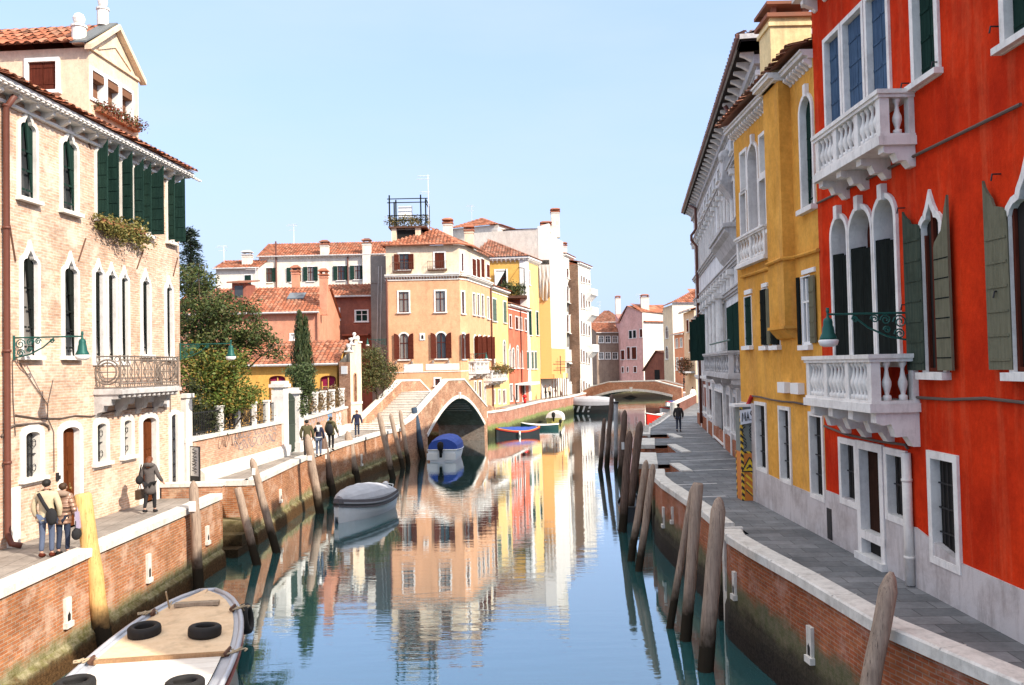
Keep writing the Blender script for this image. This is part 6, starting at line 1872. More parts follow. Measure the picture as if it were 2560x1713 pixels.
mb = MB(); mb.obox(F.P(-.4, zl - .2, .3), F.P(F.L * .62, zr + .1, .3) - F.P(-.4, zl - .2, .3), F.n * -8, V((0, 0, .15))); mb.obox(F.P(F.L * .62, zr + .1, .3), F.P(F.L + .2, zr - .3, .3) - F.P(F.L * .62, zr + .1, .3), F.n * -8, V((0, 0, .15))); H.p(mb, 'roof', TILED)
mb = MB(); F.box(mb, F.L * .5, F.L * .75, ZP, ZP + 3, 0, .05); H.p(mb, 'door', DARK)
A = atY(1659, 860, 146); B = atY(1683, 860, 138); C2 = atY(1745, 860, 138.8); Fp, Fq = Fac(xy(A), xy(B)), Fac(xy(B), xy(C2))
H = House('cream_house', 'tall far cream house with blank sunlit side wall near the end of the canal', 'house', (B.x, B.y, ZP)); zl = Fp.Z(1672, 765)
w = H.rwall(Fp, 0, Fp.L, ZP, zl, CREAM); H.rwall(Fq, 0, Fq.L, ZP, zl + .3, WHITEPL); H.extra = [([(C2.x, C2.y, ZP, zl), (C2.x, C2.y + 9, ZP, zl), (A.x + .3, A.y + .2, ZP, zl), (A.x, A.y, ZP, zl)], CREAM)]
for a, b, t, bb in ((1664, 1671, 816, 846), (1664, 1671, 866, 898)): Wn(H, w, a, b, t, bb, 'round', pane=BROWN, **kb)
H.done(); mb = MB(); tile_roof(mb, Fp.P(-.3, zl + .1, .5), Fp.P(Fp.L + .3, zl + .1, .5), Fq.P(7, zl + 3, -3.5), Fq.P(6.9, zl + 3, -3.6), .4, .6); tile_roof(mb, Fq.P(-.4, zl + .3, .4), Fq.P(Fq.L, zl + .3, .4), Fq.P(Fq.L, zl + 3, -4), Fq.P(6, zl + 3, -4), .4, .6); H.p(mb, 'roof', TILE)
H, F, w, zt = block('brick_red_house', 'far low brick red house with white framed windows right of the cream house', 1687, 1714, 118, 836, 980, SALM, yr=824, depth=6, slope=-4)
for a, b, t, bb in ((1690, 1695, 848, 870), (1701, 1706, 846, 868), (1691, 1696, 895, 925), (1702, 1707, 895, 925)): Wn(H, w, a, b, t, bb, **kb)
H.done()
H, F, w, zt = block('beige_house', 'narrow beige house with a plant filled balcony next to the shaded palace', 1711, 1738, 92, 778, 1000, CREAM, yr=765, depth=6, slope=-6)
for a, b, t, bb in ((1718, 1722, 800, 830), (1729, 1732, 798, 828), (1724, 1730, 848, 880)): Wn(H, w, a, b, t, bb, closed=.02, shm=BROWN, **kb)
mb = MB(); F.box(mb, F.L * .3, F.L * .95, F.Z(1725, 932), F.Z(1725, 928), 0, 1.0); H.p(mb, 'balcony', STONEG)
H.done()
mb = MB(); foliage(mb, [(F.P(F.L * (.3 + .07 * i), F.Z(1725, 915), .7), (.45, .5, .8), 1) for i in range(9)], 900, .12, R, 12, .2)
solo(mb, 'balcony_plants', leaf('dark_balcony_leaves', [(.06, .06, .03), (.25, .08, .04), (.1, .09, .04)]), 'dark shrubs and red flowers on the beige house balcony', 'plants', org=F.P(2, 5, .8))


# ------------------------------------------------------------------ roof aerials
def aerial(par, p, h):
    mb = MB(); p = V(p); mb.tube([p, p + V((0, 0, h))], .03, 5)
    for i, (z, l) in enumerate(((h, .7), (h * .93, .9), (h * .72, .6))):
        mb.tube([p + V((-l, 0, z)), p + V((l * .5, 0, z))], .016, 4)
        for j in range(5): x = -l + l * 1.5 * j / 4; mb.tube([p + V((x, -.16, z)), p + V((x, .16, z))], .01, 4)
    part(mb, 'aerial', PALW, par)


roots = {o['label']: o for o in S.objects if o.parent is None and 'label' in o}
for key, x, y, Y, h in (('long white house with', 735, 608, 102, 2.6), ('low white house with round', 560, 652, 97, 2.0), ('large plain white house', 1180, 556, 129, 3.0), ('white house wrapped', 1392, 600, 108, 2.2), ('salmon house', 640, 725, 75, 2.2), ('far pink house', 1600, 766, 171, 3.0), ('taupe', 1520, 806, 176, 2.6), ('far ochre house', 1500, 780, 200, 3), ('tall yellow house', 1245, 604, 109, 2.0)):
    for l, o in roots.items():
        if l.startswith(key): aerial(o, atY(x, y + 6, Y), h)
# ------------------------------------------------------------------ garden wall and gate
F = Fac((-12.02, 30.7), (-11.3, 41.0))
gw = thing('garden_wall', 'graffiti covered brick garden wall with short white posts left of the iron gate', 'wall', (-11.7, 36, ZP))
ztw = (F.Z(480, 1092) + F.Z(690, 1056)) / 2
mb = MB(); F.box(mb, 0, F.L, ZP - .3, ztw - .14, -.35, 0); part(mb, 'wall_face', BRK_G, gw)
mb = MB(); F.box(mb, -.05, F.L, ztw - .14, ztw, -.42, .07); part(mb, 'coping', COPE, gw)
mb = MB(); F.side(mb, [(0, ZP - .1), (.24, ZP - .1), (.22, ZP + .34), (.02, ZP + .5), (0, ZP + .5)], 1.2, F.L - .2); part(mb, 'plinth', COPE, gw)
for x in (559, 601, 642, 675):
    mb = MB(); u = F.U(x, 1050); F.box(mb, u - .12, u + .12, ztw, ztw + .98, -.28, -.04); mb.v += []
    F.box(mb, u - .15, u + .15, ztw + .98, ztw + 1.06, -.31, -.01); part(mb, 'post', STONEW, gw)
mb = MB(); F.box(mb, .0, .5, ZP, ztw + 1.5, -.4, .08); F.box(mb, -.06, .56, ztw + 1.5, ztw + 1.65, -.46, .14); part(mb, 'pier', STONE, gw)
mb = MB()
n = 60
for i in range(n):
    u = .6 + (F.L - 1.2) * i / (n - 1); F.box(mb, u - .012, u + .012, ztw, ztw + .92, -.2, -.176)
for z in (.1, .85): F.box(mb, .5, F.L - .6, ztw + z, ztw + z + .04, -.21, -.165)
part(mb, 'railing', IRON, gw)
INK = plain('black_spray_paint', (.03, .03, .035), .8); INKB = plain('blue_spray_paint', (.1, .33, .6), .8)


def scribble(F, par, x0, x1, y0, y1, n, mat, w=.016, rows=1, name='graffiti'):
    u0, z1 = F.px(x0, y0); u1, _ = F.px(x1, (y0 + y1) / 2); z0 = F.Z((x0 + x1) / 2, y1)
    mb = MB()
    for r_ in range(rows):
        for i in range(n):
            c = u0 + (u1 - u0) * (i + .5) / n; zz = z1 + (z0 - z1) * (r_ + .5) / rows; hw = (u1 - u0) / n * .5; hh_ = abs(z1 - z0) / rows * .42
            a, b, ph = R.uniform(1.2, 2.6), R.uniform(1.2, 2.6), R.uniform(0, 6)
            pts = [F.P(c + hw * math.sin(a * t_ + ph), zz + hh_ * math.sin(b * t_ + ph * 1.7), .004) for t_ in [k_ * .42 for k_ in range(9)]]
            for p, q in zip(pts[:-1], pts[1:]):
                d = (q - p); s_ = d.cross(F.n).normalized() * w
                mb.q(p - s_, q - s_, q + s_, p + s_)
    part(mb, name, mat, par)


scribble(F, gw, 545, 605, 1078, 1120, 7, INK, .014, 1); scribble(F, gw, 585, 690, 1072, 1118, 10, plain('grey_spray_paint', (.2, .2, .22), .8), .02, 2)
# iron gate between two stone piers
gt = thing('gate', 'tall dark iron garden gate between two white stone piers', 'gate', (-11.2, 42.2, ZP))
F2 = Fac((-11.3, 41.0), (-11.0, 43.8))
zp1 = F2.Z(709, 968); zp2 = F2.Z(742, 984)
for u0, u1, z in ((0, .62, zp1), (2.05, 2.7, zp2)):
    mb = MB(); F2.box(mb, u0, u1, ZP, z, -.5, .12); F2.box(mb, u0 - .1, u1 + .1, z, z + .16, -.6, .22); F2.box(mb, u0 - .02, u1 + .02, z + .16, z + .3, -.5, .14); F2.box(mb, u0 - .08, u1 + .08, ZP, ZP + .5, -.55, .2); part(mb, 'pier', STONEW, gt)
mb = MB()
for i in range(13): u = .66 + 1.35 * i / 12; mb.tube([F2.P(u, ZP + .05, -.1), F2.P(u, zp2 - .2 + .25 * math.sin(i / 12 * math.pi), -.1)], .022, 5)
for z in (ZP + .2, ZP + 1.4, zp2 - .35): F2.box(mb, .62, 2.05, z, z + .06, -.13, -.07)
F2.box(mb, .66, 2.02, ZP + .2, ZP + 1.4, -.1, -.09)
part(mb, 'gate_leaf', plain('green_black_iron', (.05, .065, .05), .6), gt)
F3g = Fac((-10.98, 43.8), (-11.25, 57.0))
g2 = thing('garden_wall', 'painted brick garden wall with blue graffiti and white posts right of the iron gate', 'wall', (-11, 50, ZP))
zt3 = (F3g.Z(760, 1038) + F3g.Z(880, 1017)) / 2
mb = MB(); F3g.box(mb, 0, F3g.L, ZP - .3, zt3 - .14, -.35, 0); part(mb, 'wall_face', BRK_G, g2)
mb = MB(); F3g.box(mb, 0, F3g.L, zt3 - .14, zt3, -.42, .07); part(mb, 'coping', COPE, g2)
mb = MB(); F3g.box(mb, 0, F3g.L, ZP - .1, ZP + .5, 0, .25); part(mb, 'plinth', STONEW, g2)
for x in (768, 794, 815, 836, 860):
    mb = MB(); u = F3g.U(x, 1000); F3g.box(mb, u - .15, u + .15, zt3, zt3 + 1.15, -.3, .0); F3g.box(mb, u - .19, u + .19, zt3 + 1.15, zt3 + 1.25, -.34, .04); part(mb, 'post', STONEW, g2)
scribble(F3g, g2, 818, 830, 1028, 1072, 2, INKB, .07, 3); scribble(F3g, g2, 840, 853, 1035, 1068, 2, WHITEP, .06, 3); scribble(F3g, g2, 770, 812, 1030, 1060, 5, plain('pale_spray_paint', (.4, .42, .5), .8), .03, 1)
DRYH = leaf('dry_hedge_leaves', [(.16, .1, .055), (.2, .13, .07), (.12, .09, .04), (.24, .16, .09)])
mb = MB(); foliage(mb, [(F3g.P(F3g.U(778 + 8 * i, 1000), zt3 + .6, -.65), (.75, .4, .75), 1) for i in range(11)], 4500, .09, R, 14, .16)
solo(mb, 'dry_hedge', DRYH, 'brown dry hedge behind the white posts right of the garden gate', 'hedge', org=F3g.P(6, zt3, -.6))
mb = MB(); foliage(mb, [(F.P(F.U(x, 1040), ztw + .45, -.75), (.7, .35, .5), 1) for x in (580, 600, 620, 640, 660, 680)], 1800, .07, R, 12, .16)
solo(mb, 'dry_hedge', DRYH, 'brown dry shrubs behind the railing left of the garden gate', 'hedge', org=F.P(6, ztw, -.7))

# notice board by the house corner
nb = thing('notice_board', 'narrow grey notice board scrawled with black graffiti at the corner of the brick house', 'notice board', (-11.6, 30.9, ZP))
Fn_ = Fac((-12.0, 30.95), (-11.6, 30.75)); a = atY(479, 1165, 31.0); b = atY(500, 1165, 30.7); Fn_ = Fac((a.x, a.y), (b.x, b.y))
zb0, zb1 = Fn_.Z(490, 1190), Fn_.Z(490, 1118)
mb = MB(); Fn_.box(mb, 0, Fn_.L, zb0, zb1, 0, .05); part(mb, 'board', WHITEP, nb)
mb = MB(); Fn_.box(mb, -.03, .0, ZP, zb1 + .03, 0, .06); Fn_.box(mb, Fn_.L, Fn_.L + .03, ZP, zb1 + .03, 0, .06); Fn_.box(mb, 0, Fn_.L, zb1, zb1 + .03, 0, .06); Fn_.box(mb, 0, Fn_.L, ZP, zb0, 0, .045); part(mb, 'frame', IRON, nb)
mb = MB()
for i in range(6):
    z = zb0 + .1 + (zb1 - zb0 - .2) * i / 6
    mb.tube([Fn_.P(Fn_.L * (.5 + .3 * math.sin(t_ * 2.2 + i * 2)), z + .2 * t_ / 4, .056) for t_ in range(5)], .012, 4)
part(mb, 'graffiti', INK, nb)


# ------------------------------------------------------------------ trees
def tree(name, label, base, top, tr, blobs, n, size, cols, cat='tree', clump=16, spread=.3, limbs=8, bark=None):
    o = thing(name, label, cat, base)
    mb = MB(); rng = random.Random(len(label) * 7)
    pts = limb(mb, base, top, tr, tr * .35, rng, 8, .25, 6)
    for i in range(limbs):
        c = blobs[i % len(blobs)][0]; p = pts[2 + i % 4]
        limb(mb, p, V(c) + V((rng.uniform(-.6, .6), rng.uniform(-.6, .6), rng.uniform(-.3, .6))), tr * .38, tr * .1, rng, 5, .3, 4)
    part(mb, 'trunk', bark or wood('bark_' + name, (.1, .075, .055), (.06, .045, .035)), o, True)
    mb = MB(); foliage(mb, blobs, n, size, rng, clump, spread)
    part(mb, 'crown', leaf('leaves_' + name, cols), o)
    return o


def B_(x, y, Y, r, w): p = atY(x, y, Y); return (p, r, w)


tree('broadleaf_tree', 'large thinning dark green and russet tree rising behind the garden wall', V((-13.4, 37.5, ZP)), atY(545, 720, 38), .2,
     [B_(485, 700, 38.5, (.95, 1.2, .8), 1.2), B_(500, 790, 38, (1.2, 1.4, .9), 1.6), B_(478, 860, 38, (.9, 1.3, .9), 1.1), B_(560, 775, 37.5, (1.0, 1.2, .8), 1.2), B_(605, 830, 37.5, (1.3, 1.3, .85), 1.5), B_(560, 850, 37, (1.1, 1.2, .7), 1.0), B_(655, 860, 37.5, (.75, .9, .6), .45), B_(630, 770, 37.5, (.5, .7, .4), .2), B_(690, 885, 37.5, (.4, .5, .3), .12), B_(540, 905, 37, (1.3, 1.3, .7), 1.3)],
     15000, .078, [(.05, .075, .022), (.085, .115, .03), (.13, .145, .045), (.055, .085, .025), (.13, .1, .04), (.035, .06, .022), (.08, .125, .04)], clump=24, spread=.17, limbs=16)
tree('autumn_shrub', 'bushy yellow green tree turning orange leaning over the graffiti wall', V((-12.7, 35.2, ZP)), atY(545, 960, 35.5), .13,
     [B_(500, 950, 35.6, (.9, .9, .7), 1.2), B_(560, 950, 35.5, (.95, .9, .65), 1.4), B_(590, 1000, 35, (.8, .8, .4), 1.1), B_(540, 1010, 35, (.9, .8, .45), 1.1), B_(620, 985, 35.4, (.55, .6, .3), .6), B_(480, 900, 35.8, (.8, .9, .6), .8), B_(570, 905, 35.6, (.8, .8, .5), .9)],
     9000, .075, [(.08, .15, .03), (.13, .19, .04), (.2, .2, .045), (.06, .11, .025), (.3, .18, .04), (.1, .16, .035)], clump=14, spread=.2, limbs=9)
mb = MB(); foliage(mb, [B_(478, 1000, 34.4, (.8, .8, .9), 1), B_(520, 1045, 34, (.6, .6, .5), 1), B_(490, 1060, 33.5, (.7, .6, .4), 1)], 3000, .07, R, 14, .2)
solo(mb, 'garden_shrub', leaf('dark_shrub_leaves', [(.025, .035, .015), (.04, .05, .02), (.06, .06, .025)]), 'dark shrub in the shade behind the first railing beside the brick house', 'shrub', org=(-12.9, 34, ZP))
o = thing('conifer_tree', 'slender dark conifer with a pointed tip rising beside the brick house', 'tree', (atY(476, 900, 45).x, 45, ZP))
tp = atY(476, 572, 45); mb = MB(); rng = random.Random(3); limb(mb, V((tp.x, 45, ZP)), tp, .2, .02, rng, 7, .02); part(mb, 'trunk', wood('conifer_bark', (.09, .06, .045), (.05, .035, .03)), o, True)
mb = MB()
for i in range(150):
    t_ = i / 150; z = tp.z - .15 - t_ * 6.2; r = .1 + 2.0 * t_ ** .9
    a = rng.uniform(0, 6.28); r *= rng.uniform(.7, 1.1)
    for j in range(9):
        f = (j + 1) / 9; c = V((tp.x + math.cos(a) * r * f, 45 + math.sin(a) * r * f, z - .25 * f * r + .1))
        for _ in range(5):
            q = c + V((rng.gauss(0, .1), rng.gauss(0, .1), rng.gauss(0, .07))); d = V((math.cos(a) + rng.gauss(0, .6), math.sin(a) + rng.gauss(0, .6), rng.gauss(-.1, .4))).normalized(); s_ = d.cross(V((rng.gauss(0, 1), rng.gauss(0, 1), 1))).normalized()
            mb.q(q, q + d * .13 + s_ * .03, q + d * .24, q + d * .12 - s_ * .03)
part(mb, 'crown', leaf('conifer_needles', [(.02, .035, .025), (.03, .05, .032), (.045, .06, .045)]), o)
o = thing('cypress_tree', 'narrow twin pointed cypress behind the garden gate', 'tree', (atY(755, 950, 48).x, 48, ZP))
mb = MB(); rng = random.Random(9)
for x, y, hw in ((748, 786, .5), (763, 800, .42)):
    tp = atY(x, y, 48); h = tp.z - ZP
    for i in range(1500):
        t_ = rng.uniform(0, 1) ** .8; z = tp.z - t_ * (h - .8); r = hw * min(1, .12 + 2.2 * t_) * rng.uniform(.45, 1.2); a = rng.uniform(0, 6.28)
        q = V((tp.x + r * math.cos(a), 48 + r * math.sin(a), z))
        for _ in range(3):
            d = V((rng.gauss(0, .25), rng.gauss(0, .25), 1)).normalized(); s_ = V((math.cos(a + 1.57), math.sin(a + 1.57), rng.gauss(0, .3))) * .035
            q2_ = q + V((rng.gauss(0, .05), rng.gauss(0, .05), rng.gauss(0, .08))); mb.q(q2_, q2_ + d * .12 + s_, q2_ + d * .26, q2_ + d * .12 - s_)
part(mb, 'crown', leaf('cypress_needles', [(.025, .045, .018), (.05, .07, .025), (.08, .09, .035)]), o)
mb = MB(); limb(mb, V((atY(755, 950, 48).x, 48, ZP)), atY(755, 830, 48), .14, .05, rng, 6, .02); part(mb, 'trunk', wood('cypress_bark', (.1, .07, .05), (.06, .045, .035)), o, True)
mb = MB(); foliage(mb, [B_(757, 935, 43.6, (.6, .5, .5), 1.2), B_(765, 965, 43.5, (.45, .45, .5), 1), B_(757, 1000, 43.4, (.3, .3, .7), .8), B_(752, 1025, 43.5, (.35, .3, .35), .6), B_(733, 930, 43.8, (.4, .4, .3), .6)], 3200, .07, R, 12, .13)
solo(mb, 'ivy', leaf('ivy_leaves', [(.05, .08, .03), (.08, .12, .04), (.12, .14, .06), (.03, .05, .02)]), 'green ivy clump on the gate pier below the cypress', 'climbing plant', org=(-11, 43.6, 5))
tree('evergreen_bush', 'dense olive green bush growing between the gatehouse and the orange house', V((-10.2, 63, ZP)), atY(940, 910, 63), .12,
     [B_(935, 915, 63, (1.0, 1.0, 1.0), 1.4), B_(920, 950, 62.5, (.9, .9, .9), 1.2), B_(955, 945, 63, (.9, .9, .8), 1), B_(930, 885, 63, (.7, .7, .5), .7), B_(983, 925, 63.5, (.6, .5, .25), .35)], 5500, .09,
     [(.07, .09, .03), (.11, .12, .045), (.15, .14, .05), (.05, .065, .025), (.17, .1, .04)], 'bush', spread=.2)

# ------------------------------------------------------------------ mooring poles
WD = wood('grey_mooring_wood', (.46, .35, .27), (.25, .185, .145), wet=True)
WD2 = wood('dark_mooring_wood', (.22, .15, .12), (.11, .075, .06), wet=True)
WDY = wood('new_yellow_wood', (.74, .46, .19), (.62, .36, .13), wet=True)
WDB = wood('blue_painted_wood', (.07, .1, .14), (.045, .065, .095), wet=True)
WDW = wood('white_painted_post', (.5, .5, .5), (.36, .36, .36), wet=True)


def pole(base, top, wpx, mat, label, tip='point', tag_at=None, taper=.85, cap=None):
    b = at(*base, 0.0); Y = b.y; t_ = atY(top[0], top[1], Y)
    r = wpx / 2 * Y / FP
    o = thing('mooring_pole', label, 'mooring pole', b, 'mooring poles along the canal')
    d = (t_ - b); L = d.length; dn = d / L
    lo = b - dn * (1.2 / max(.3, dn.z)); rng = random.Random(int(base[0] * 13 + top[1]))
    pts = []; rr = []
    for i in range(9):
        f = i / 8; p = lo.lerp(t_ - dn * r * (1.6 if tip == 'point' else .3), f)
        w = r * .05 * (0 < i < 8)
        pts.append(p + V((rng.gauss(0, w), rng.gauss(0, w), 0))); rr.append(r * (1 + (taper - 1) * f) * rng.uniform(.97, 1.03))
    if tip == 'point': pts += [t_ - dn * r * .5, t_]; rr += [r * taper * .62, r * .18]
    else: pts += [t_]; rr += [r * taper * .8]
    mb = MB(); mb.tube(pts, rr, 12); part(mb, 'post', mat, o, True)
    if cap:
        mb = MB(); mb.tube([t_ - V((0, 0, .02)), t_ + V((0, 0, .1))], r * 1.5, 12); part(mb, 'cap', IRON, o)
    if tag_at:
        y_, w_, h_ = tag_at; f = (y_ - top[1]) / (base[1] - top[1]); c = t_.lerp(b, f) + V((0, -r * 1.02, 0))
        mb = MB(); mb.box(c.x - w_ / 2, c.x + w_ / 2, c.y - .02, c.y - .005, c.z - h_ / 2, c.z + h_ / 2); part(mb, 'tag', WHITEP, o)
    return o


pole((262, 1625), (206, 1234), 40, WDY, 'thick bright yellow new timber mooring pole by the barge', 'flat', taper=1.04)
pole((497, 1473), (483, 1202), 27, WD, 'upright grey mooring pole with white tag behind the bow of the barge', tag_at=(1264, .2, .3))
pole((643, 1412), (594, 1219), 22, WD, 'blunt weathered mooring pole in front of the water stairs', 'flat')
pole((692, 1382), (629, 1145), 21, WD, 'thin leaning mooring pole just right of the water stairs with small tag', tag_at=(1178, .12, .24))
pole((799, 1283), (768, 1086), 23, WD, 'leaning mooring pole with square tag in front of the walking couple', tag_at=(1144, .2, .22))
pole((833, 1240), (803, 1078), 21, WD2, 'dark mooring pole with square tag between the couple and the backpacker', tag_at=(1141, .2, .22))
pole((892, 1207), (868, 1078), 22, WD, 'straight pale mooring pole right of the backpacker', taper=.9)
pole((982, 1196), (947, 1031), 16, WD, 'first of three close mooring poles before the steep bridge')
pole((1007, 1171), (976, 1033), 12, WD, 'middle of the three close mooring poles before the steep bridge')
pole((1021, 1161), (1000, 1025), 12, WD, 'third of the close mooring poles before the steep bridge')
pole((1057, 1147), (1035, 1019), 15, WDB, 'dark blue painted mooring pole at the foot of the steep bridge', 'flat', taper=.95)
far = [((1310, 1064), (1283, 986), 4, 'tallest thin leaning pole on the far quay beside the blue rowing boat'), ((1336, 1052), (1325, 1013), 4.5, 'dark pole nearest the thin leaning one on the far quay'), ((1344, 1049), (1334, 1007), 5, 'thicker dark pole second from the thin leaning one on the far quay'),
       ((1361, 1041), (1351, 1008), 3.6, 'dark pole on the far quay left of the white motorboat'), ((1377, 1036), (1369, 1007), 3.6, 'slim pole right above the white motorboat on the far quay'), ((1413, 1030), (1402, 978), 4.6, 'pointed dark pole on the far quay below the scaffolding'), ((1420, 1026), (1411, 974), 5, 'tallest dark pole on the far quay below the scaffolding'),
       ((1429, 1022), (1421, 978), 4, 'second last dark pole on the far quay before the footbridge'), ((1438, 1020), (1429, 977), 4, 'last dark pole on the far quay next to the footbridge')]
for b_, t_, w_, l_ in far: pole(b_, t_, w_, WD2, l_)
pole((1500, 1175), (1511, 1046), 12, WD2, 'leftmost dark leaning pole standing out in the canal on the right')
pole((1517, 1166), (1530, 985), 13, WD2, 'tall dark leaning pole left of the white painted post')
pole((1539, 1168), (1540, 1008), 10, WDW, 'white painted post with dark flat cap in the middle of the canal', 'flat', taper=1, cap=True)
pole((1551, 1190), (1562, 1025), 17, WD2, 'dark pole with small white tag right of the white painted post', tag_at=(1114, .16, .42))
pole((1556, 1330), (1574, 1077), 22, WD2, 'big dark pole crossing another at the first boat notch')
pole((1570, 1305), (1601, 1053), 22, WD2, 'big leaning pole behind its crossing neighbour near the red boat')
pole((1577, 1402), (1616, 1150), 20, WD, 'left one of the pole pair at the corner of the white coping')
pole((1598, 1428), (1633, 1160), 20, WD, 'right one of the pole pair at the corner of the white coping')
pole((1674, 1570), (1734, 1212), 20, WD, 'thin pole of the pair leaning on the right quay wall')
pole((1714, 1601), (1745, 1208), 30, WD, 'thick round topped pole of the pair leaning on the right quay wall', 'flat', taper=.95)
pole((1763, 1676), (1798, 1243), 42, WD, 'stout pale mooring pole in front of the gap in the right quay', taper=.9)
pole((2122, 1990), (2229, 1430), 58, WD, 'nearest split grey mooring pole at the bottom right against the coping', taper=.75)


# ------------------------------------------------------------------ boats
WHT = plain('white_hull', (.72, .74, .76), .35, var=.05, spec=.5); BLK = plain('black_hull', (.02, .022, .025), .4, spec=.4); REDH = plain('red_hull', (.55, .03, .02), .4, spec=.4)
TANW = wood('tan_deck_board', (.74, .56, .38), (.66, .48, .31), vscale=(3, 3, 3)); BAND = plain('red_brown_band', (.22, .06, .05), .5); ALU = plain('grey_gunwale', (.45, .47, .52), .4, .2)
DECKW = N('white_deck_boards'); k = DECKW
bw = k.n('TexBrick', {'Vector': k.uv(), 'Color1': (.74, .69, .62, 1), 'Color2': (.7, .64, .57, 1), 'Mortar': (.55, .48, .4, 1), 'Mortar Size': .008, 'Brick Width': 8, 'Row Height': .3, 'Scale': 1})
DECKW = k.set(Base_Color=k.mix(.5, bw.outputs[0], k.ramp(k.noise(k.obj((1, 4, 1)), 3, 5, .7), [(.3, .75), (.7, 1.1)]), 'MULTIPLY'), Roughness=.7)
TARPG = plain('grey_tarpaulin', (.42, .43, .47), .7, var=.15, scale=3); TARPD = plain('dark_grey_tarpaulin', (.13, .12, .13), .75, var=.15, scale=3); TARPB = plain('blue_tarpaulin', (.03, .075, .33), .7, var=.2, scale=3)
RUB = plain('tyre_rubber', (.018, .017, .017), .75)
ROPE = plain('rope', (.42, .33, .22), .9)

bg_ = thing('barge', 'long white work barge with tan foredeck moored under the left quay wall', 'boat', (0, 0, 0))
st = hull(11.5, 2.95, .72, bowh=.3, tip=.12, full=2.6, n=30, rnd=.55)
mb = MB(); hull_mesh(mb, st, .3); part(mb, 'hull', WHT, bg_, True)
mb = MB(); gunwale(mb, st, .06, .0, .0); part(mb, 'gunwale', ALU, bg_, True)
mb = MB()
for sg in (-1, 1):
    mb.tube([V((sg * (b_ * .985 + .02), y, z - .2)) for y, b_, z in st], .05, 6)
    for p, q in zip(st[:-1], st[1:]): mb.q(V((sg * (p[1] * .99 + .012), p[0], p[2] - .2)), V((sg * (q[1] * .99 + .012), q[0], q[2] - .2)), V((sg * (q[1] * .955 + .012), q[0], q[2] * .62)), V((sg * (p[1] * .955 + .012), p[0], p[2] * .62)))
part(mb, 'rubbing_band', BAND, bg_)
mb = MB(); deck(mb, st, 19, 30, .0, .16, .05); part(mb, 'foredeck', TANW, bg_)
mb = MB(); deck(mb, st, 0, 19, -.0, .26, .0); part(mb, 'cargo_deck', DECKW, bg_)
mb = MB()
for p, q in zip(st[:-1], st[1:]):
    for sg in (-1, 1): mb.q(V((sg * (p[1]), p[0], p[2] + .01)), V((sg * q[1], q[0], q[2] + .01)), V((sg * max(q[1] - .27, 0), q[0], q[2] - .05)), V((sg * max(p[1] - .27, 0), p[0], p[2] - .05)))
part(mb, 'side_deck', ALU, bg_)
y17 = st[19]; mb = MB(); mb.box(-y17[1] + .2, y17[1] - .2, y17[0] - .06, y17[0] + .06, y17[2] - .02, y17[2] + .06); part(mb, 'deck_edge', wood('brown_edge_board', (.4, .24, .13), (.3, .18, .1)), bg_)
mb = MB(); y = st[27][0]; mb.box(-.5, .5, y - .08, y + .1, st[27][2] + .04, st[27][2] + .12); part(mb, 'bow_board', wood('grey_bow_board', (.42, .34, .26), (.3, .24, .18)), bg_)
for i, sg in ((26, -1), (26, 1), (19, -1), (19, 1)):
    y, b_, z = st[i]; mb = MB(); mb.tube([V((sg * (b_ - .16), y - .18, z + .08)), V((sg * (b_ - .13), y + .18, z + .08))], .035, 6); mb.box(sg * (b_ - .15) - .04, sg * (b_ - .15) + .04, y - .06, y + .06, z - .02, z + .08); part(mb, 'cleat', RUST, bg_)
    mb = MB(); mb.tube([V((sg * (b_ - .15) + .1 * math.cos(t_ * .9) + .02 * t_ * sg, y + .14 * math.sin(t_ * 1.1), z + .05 + .012 * (t_ % 4))) for t_ in range(16)], .02, 5); part(mb, 'rope', ROPE, bg_, True)
th = .135; dirb = V((-math.sin(th), math.cos(th), 0)); bowp = at(520, 1476, 1.02); ctr = bowp - dirb * 5.75; ctr.z = 0
place(bg_, ctr, th)


def tyre(label, p, tilt, rz, r=.34):
    mb = MB(); prof = [(.2, -.09), (.235, -.115), (.3, -.12), (.34, -.09), (.35, -.05), (.35, .05), (.34, .09), (.3, .12), (.235, .115), (.2, .09), (.215, .04), (.22, 0), (.215, -.04), (.2, -.09)]
    n = 20; base = len(mb.v)
    for i in range(n):
        a = 2 * math.pi * i / n
        for q, z in prof: mb.v.append(V((q * math.cos(a) * r / .35, q * math.sin(a) * r / .35, z)))
    m_ = len(prof)
    for i in range(n):
        for j in range(m_ - 1): mb.f.append((i * m_ + j, ((i + 1) % n) * m_ + j, ((i + 1) % n) * m_ + j + 1, i * m_ + j + 1))
    o = mb.build('tyre', RUB, None, True)
    tag(o, label, 'tyre', 'old tyres on the barge'); o.location = p; o.rotation_euler = (tilt[0], tilt[1], rz)


tyre('old tyre lying on the left side of the barge at the edge of the foredeck', at(361, 1577, .93), (.05, 0), 0); tyre('old tyre lying on the right side of the barge at the edge of the foredeck', at(512, 1577, .93), (0, .08), 1)
tyre('old tyre on the left of the white cargo boards at the picture edge', at(188, 1716, .9), (0, 0), 2); tyre('old tyre on the right of the white cargo boards at the picture edge', at(462, 1716, .9), (.03, 0), 3)
tyre('old tyre hung as a fender on the canal side of the barge', at(614, 1547, .5), (0, math.pi / 2 - .15), .1, .36)
mb = MB(); a = at(600, 1512, .95); b_ = at(612, 1530, .72); mb.tube([a, b_, b_ + V((.02, 0, -.1))], .02, 5); solo(mb, 'fender_rope', ROPE, 'short rope holding the fender tyre on the barge', 'rope', org=a)
mb = MB(); a = at(430, 1502, .95); b_ = at(415, 1480, 1.9); mb.tube([a, a.lerp(b_, .5) - V((0, 0, .25)), b_], .018, 5); solo(mb, 'mooring_rope', ROPE, 'mooring rope from the barge to the left quay wall', 'rope', org=a)

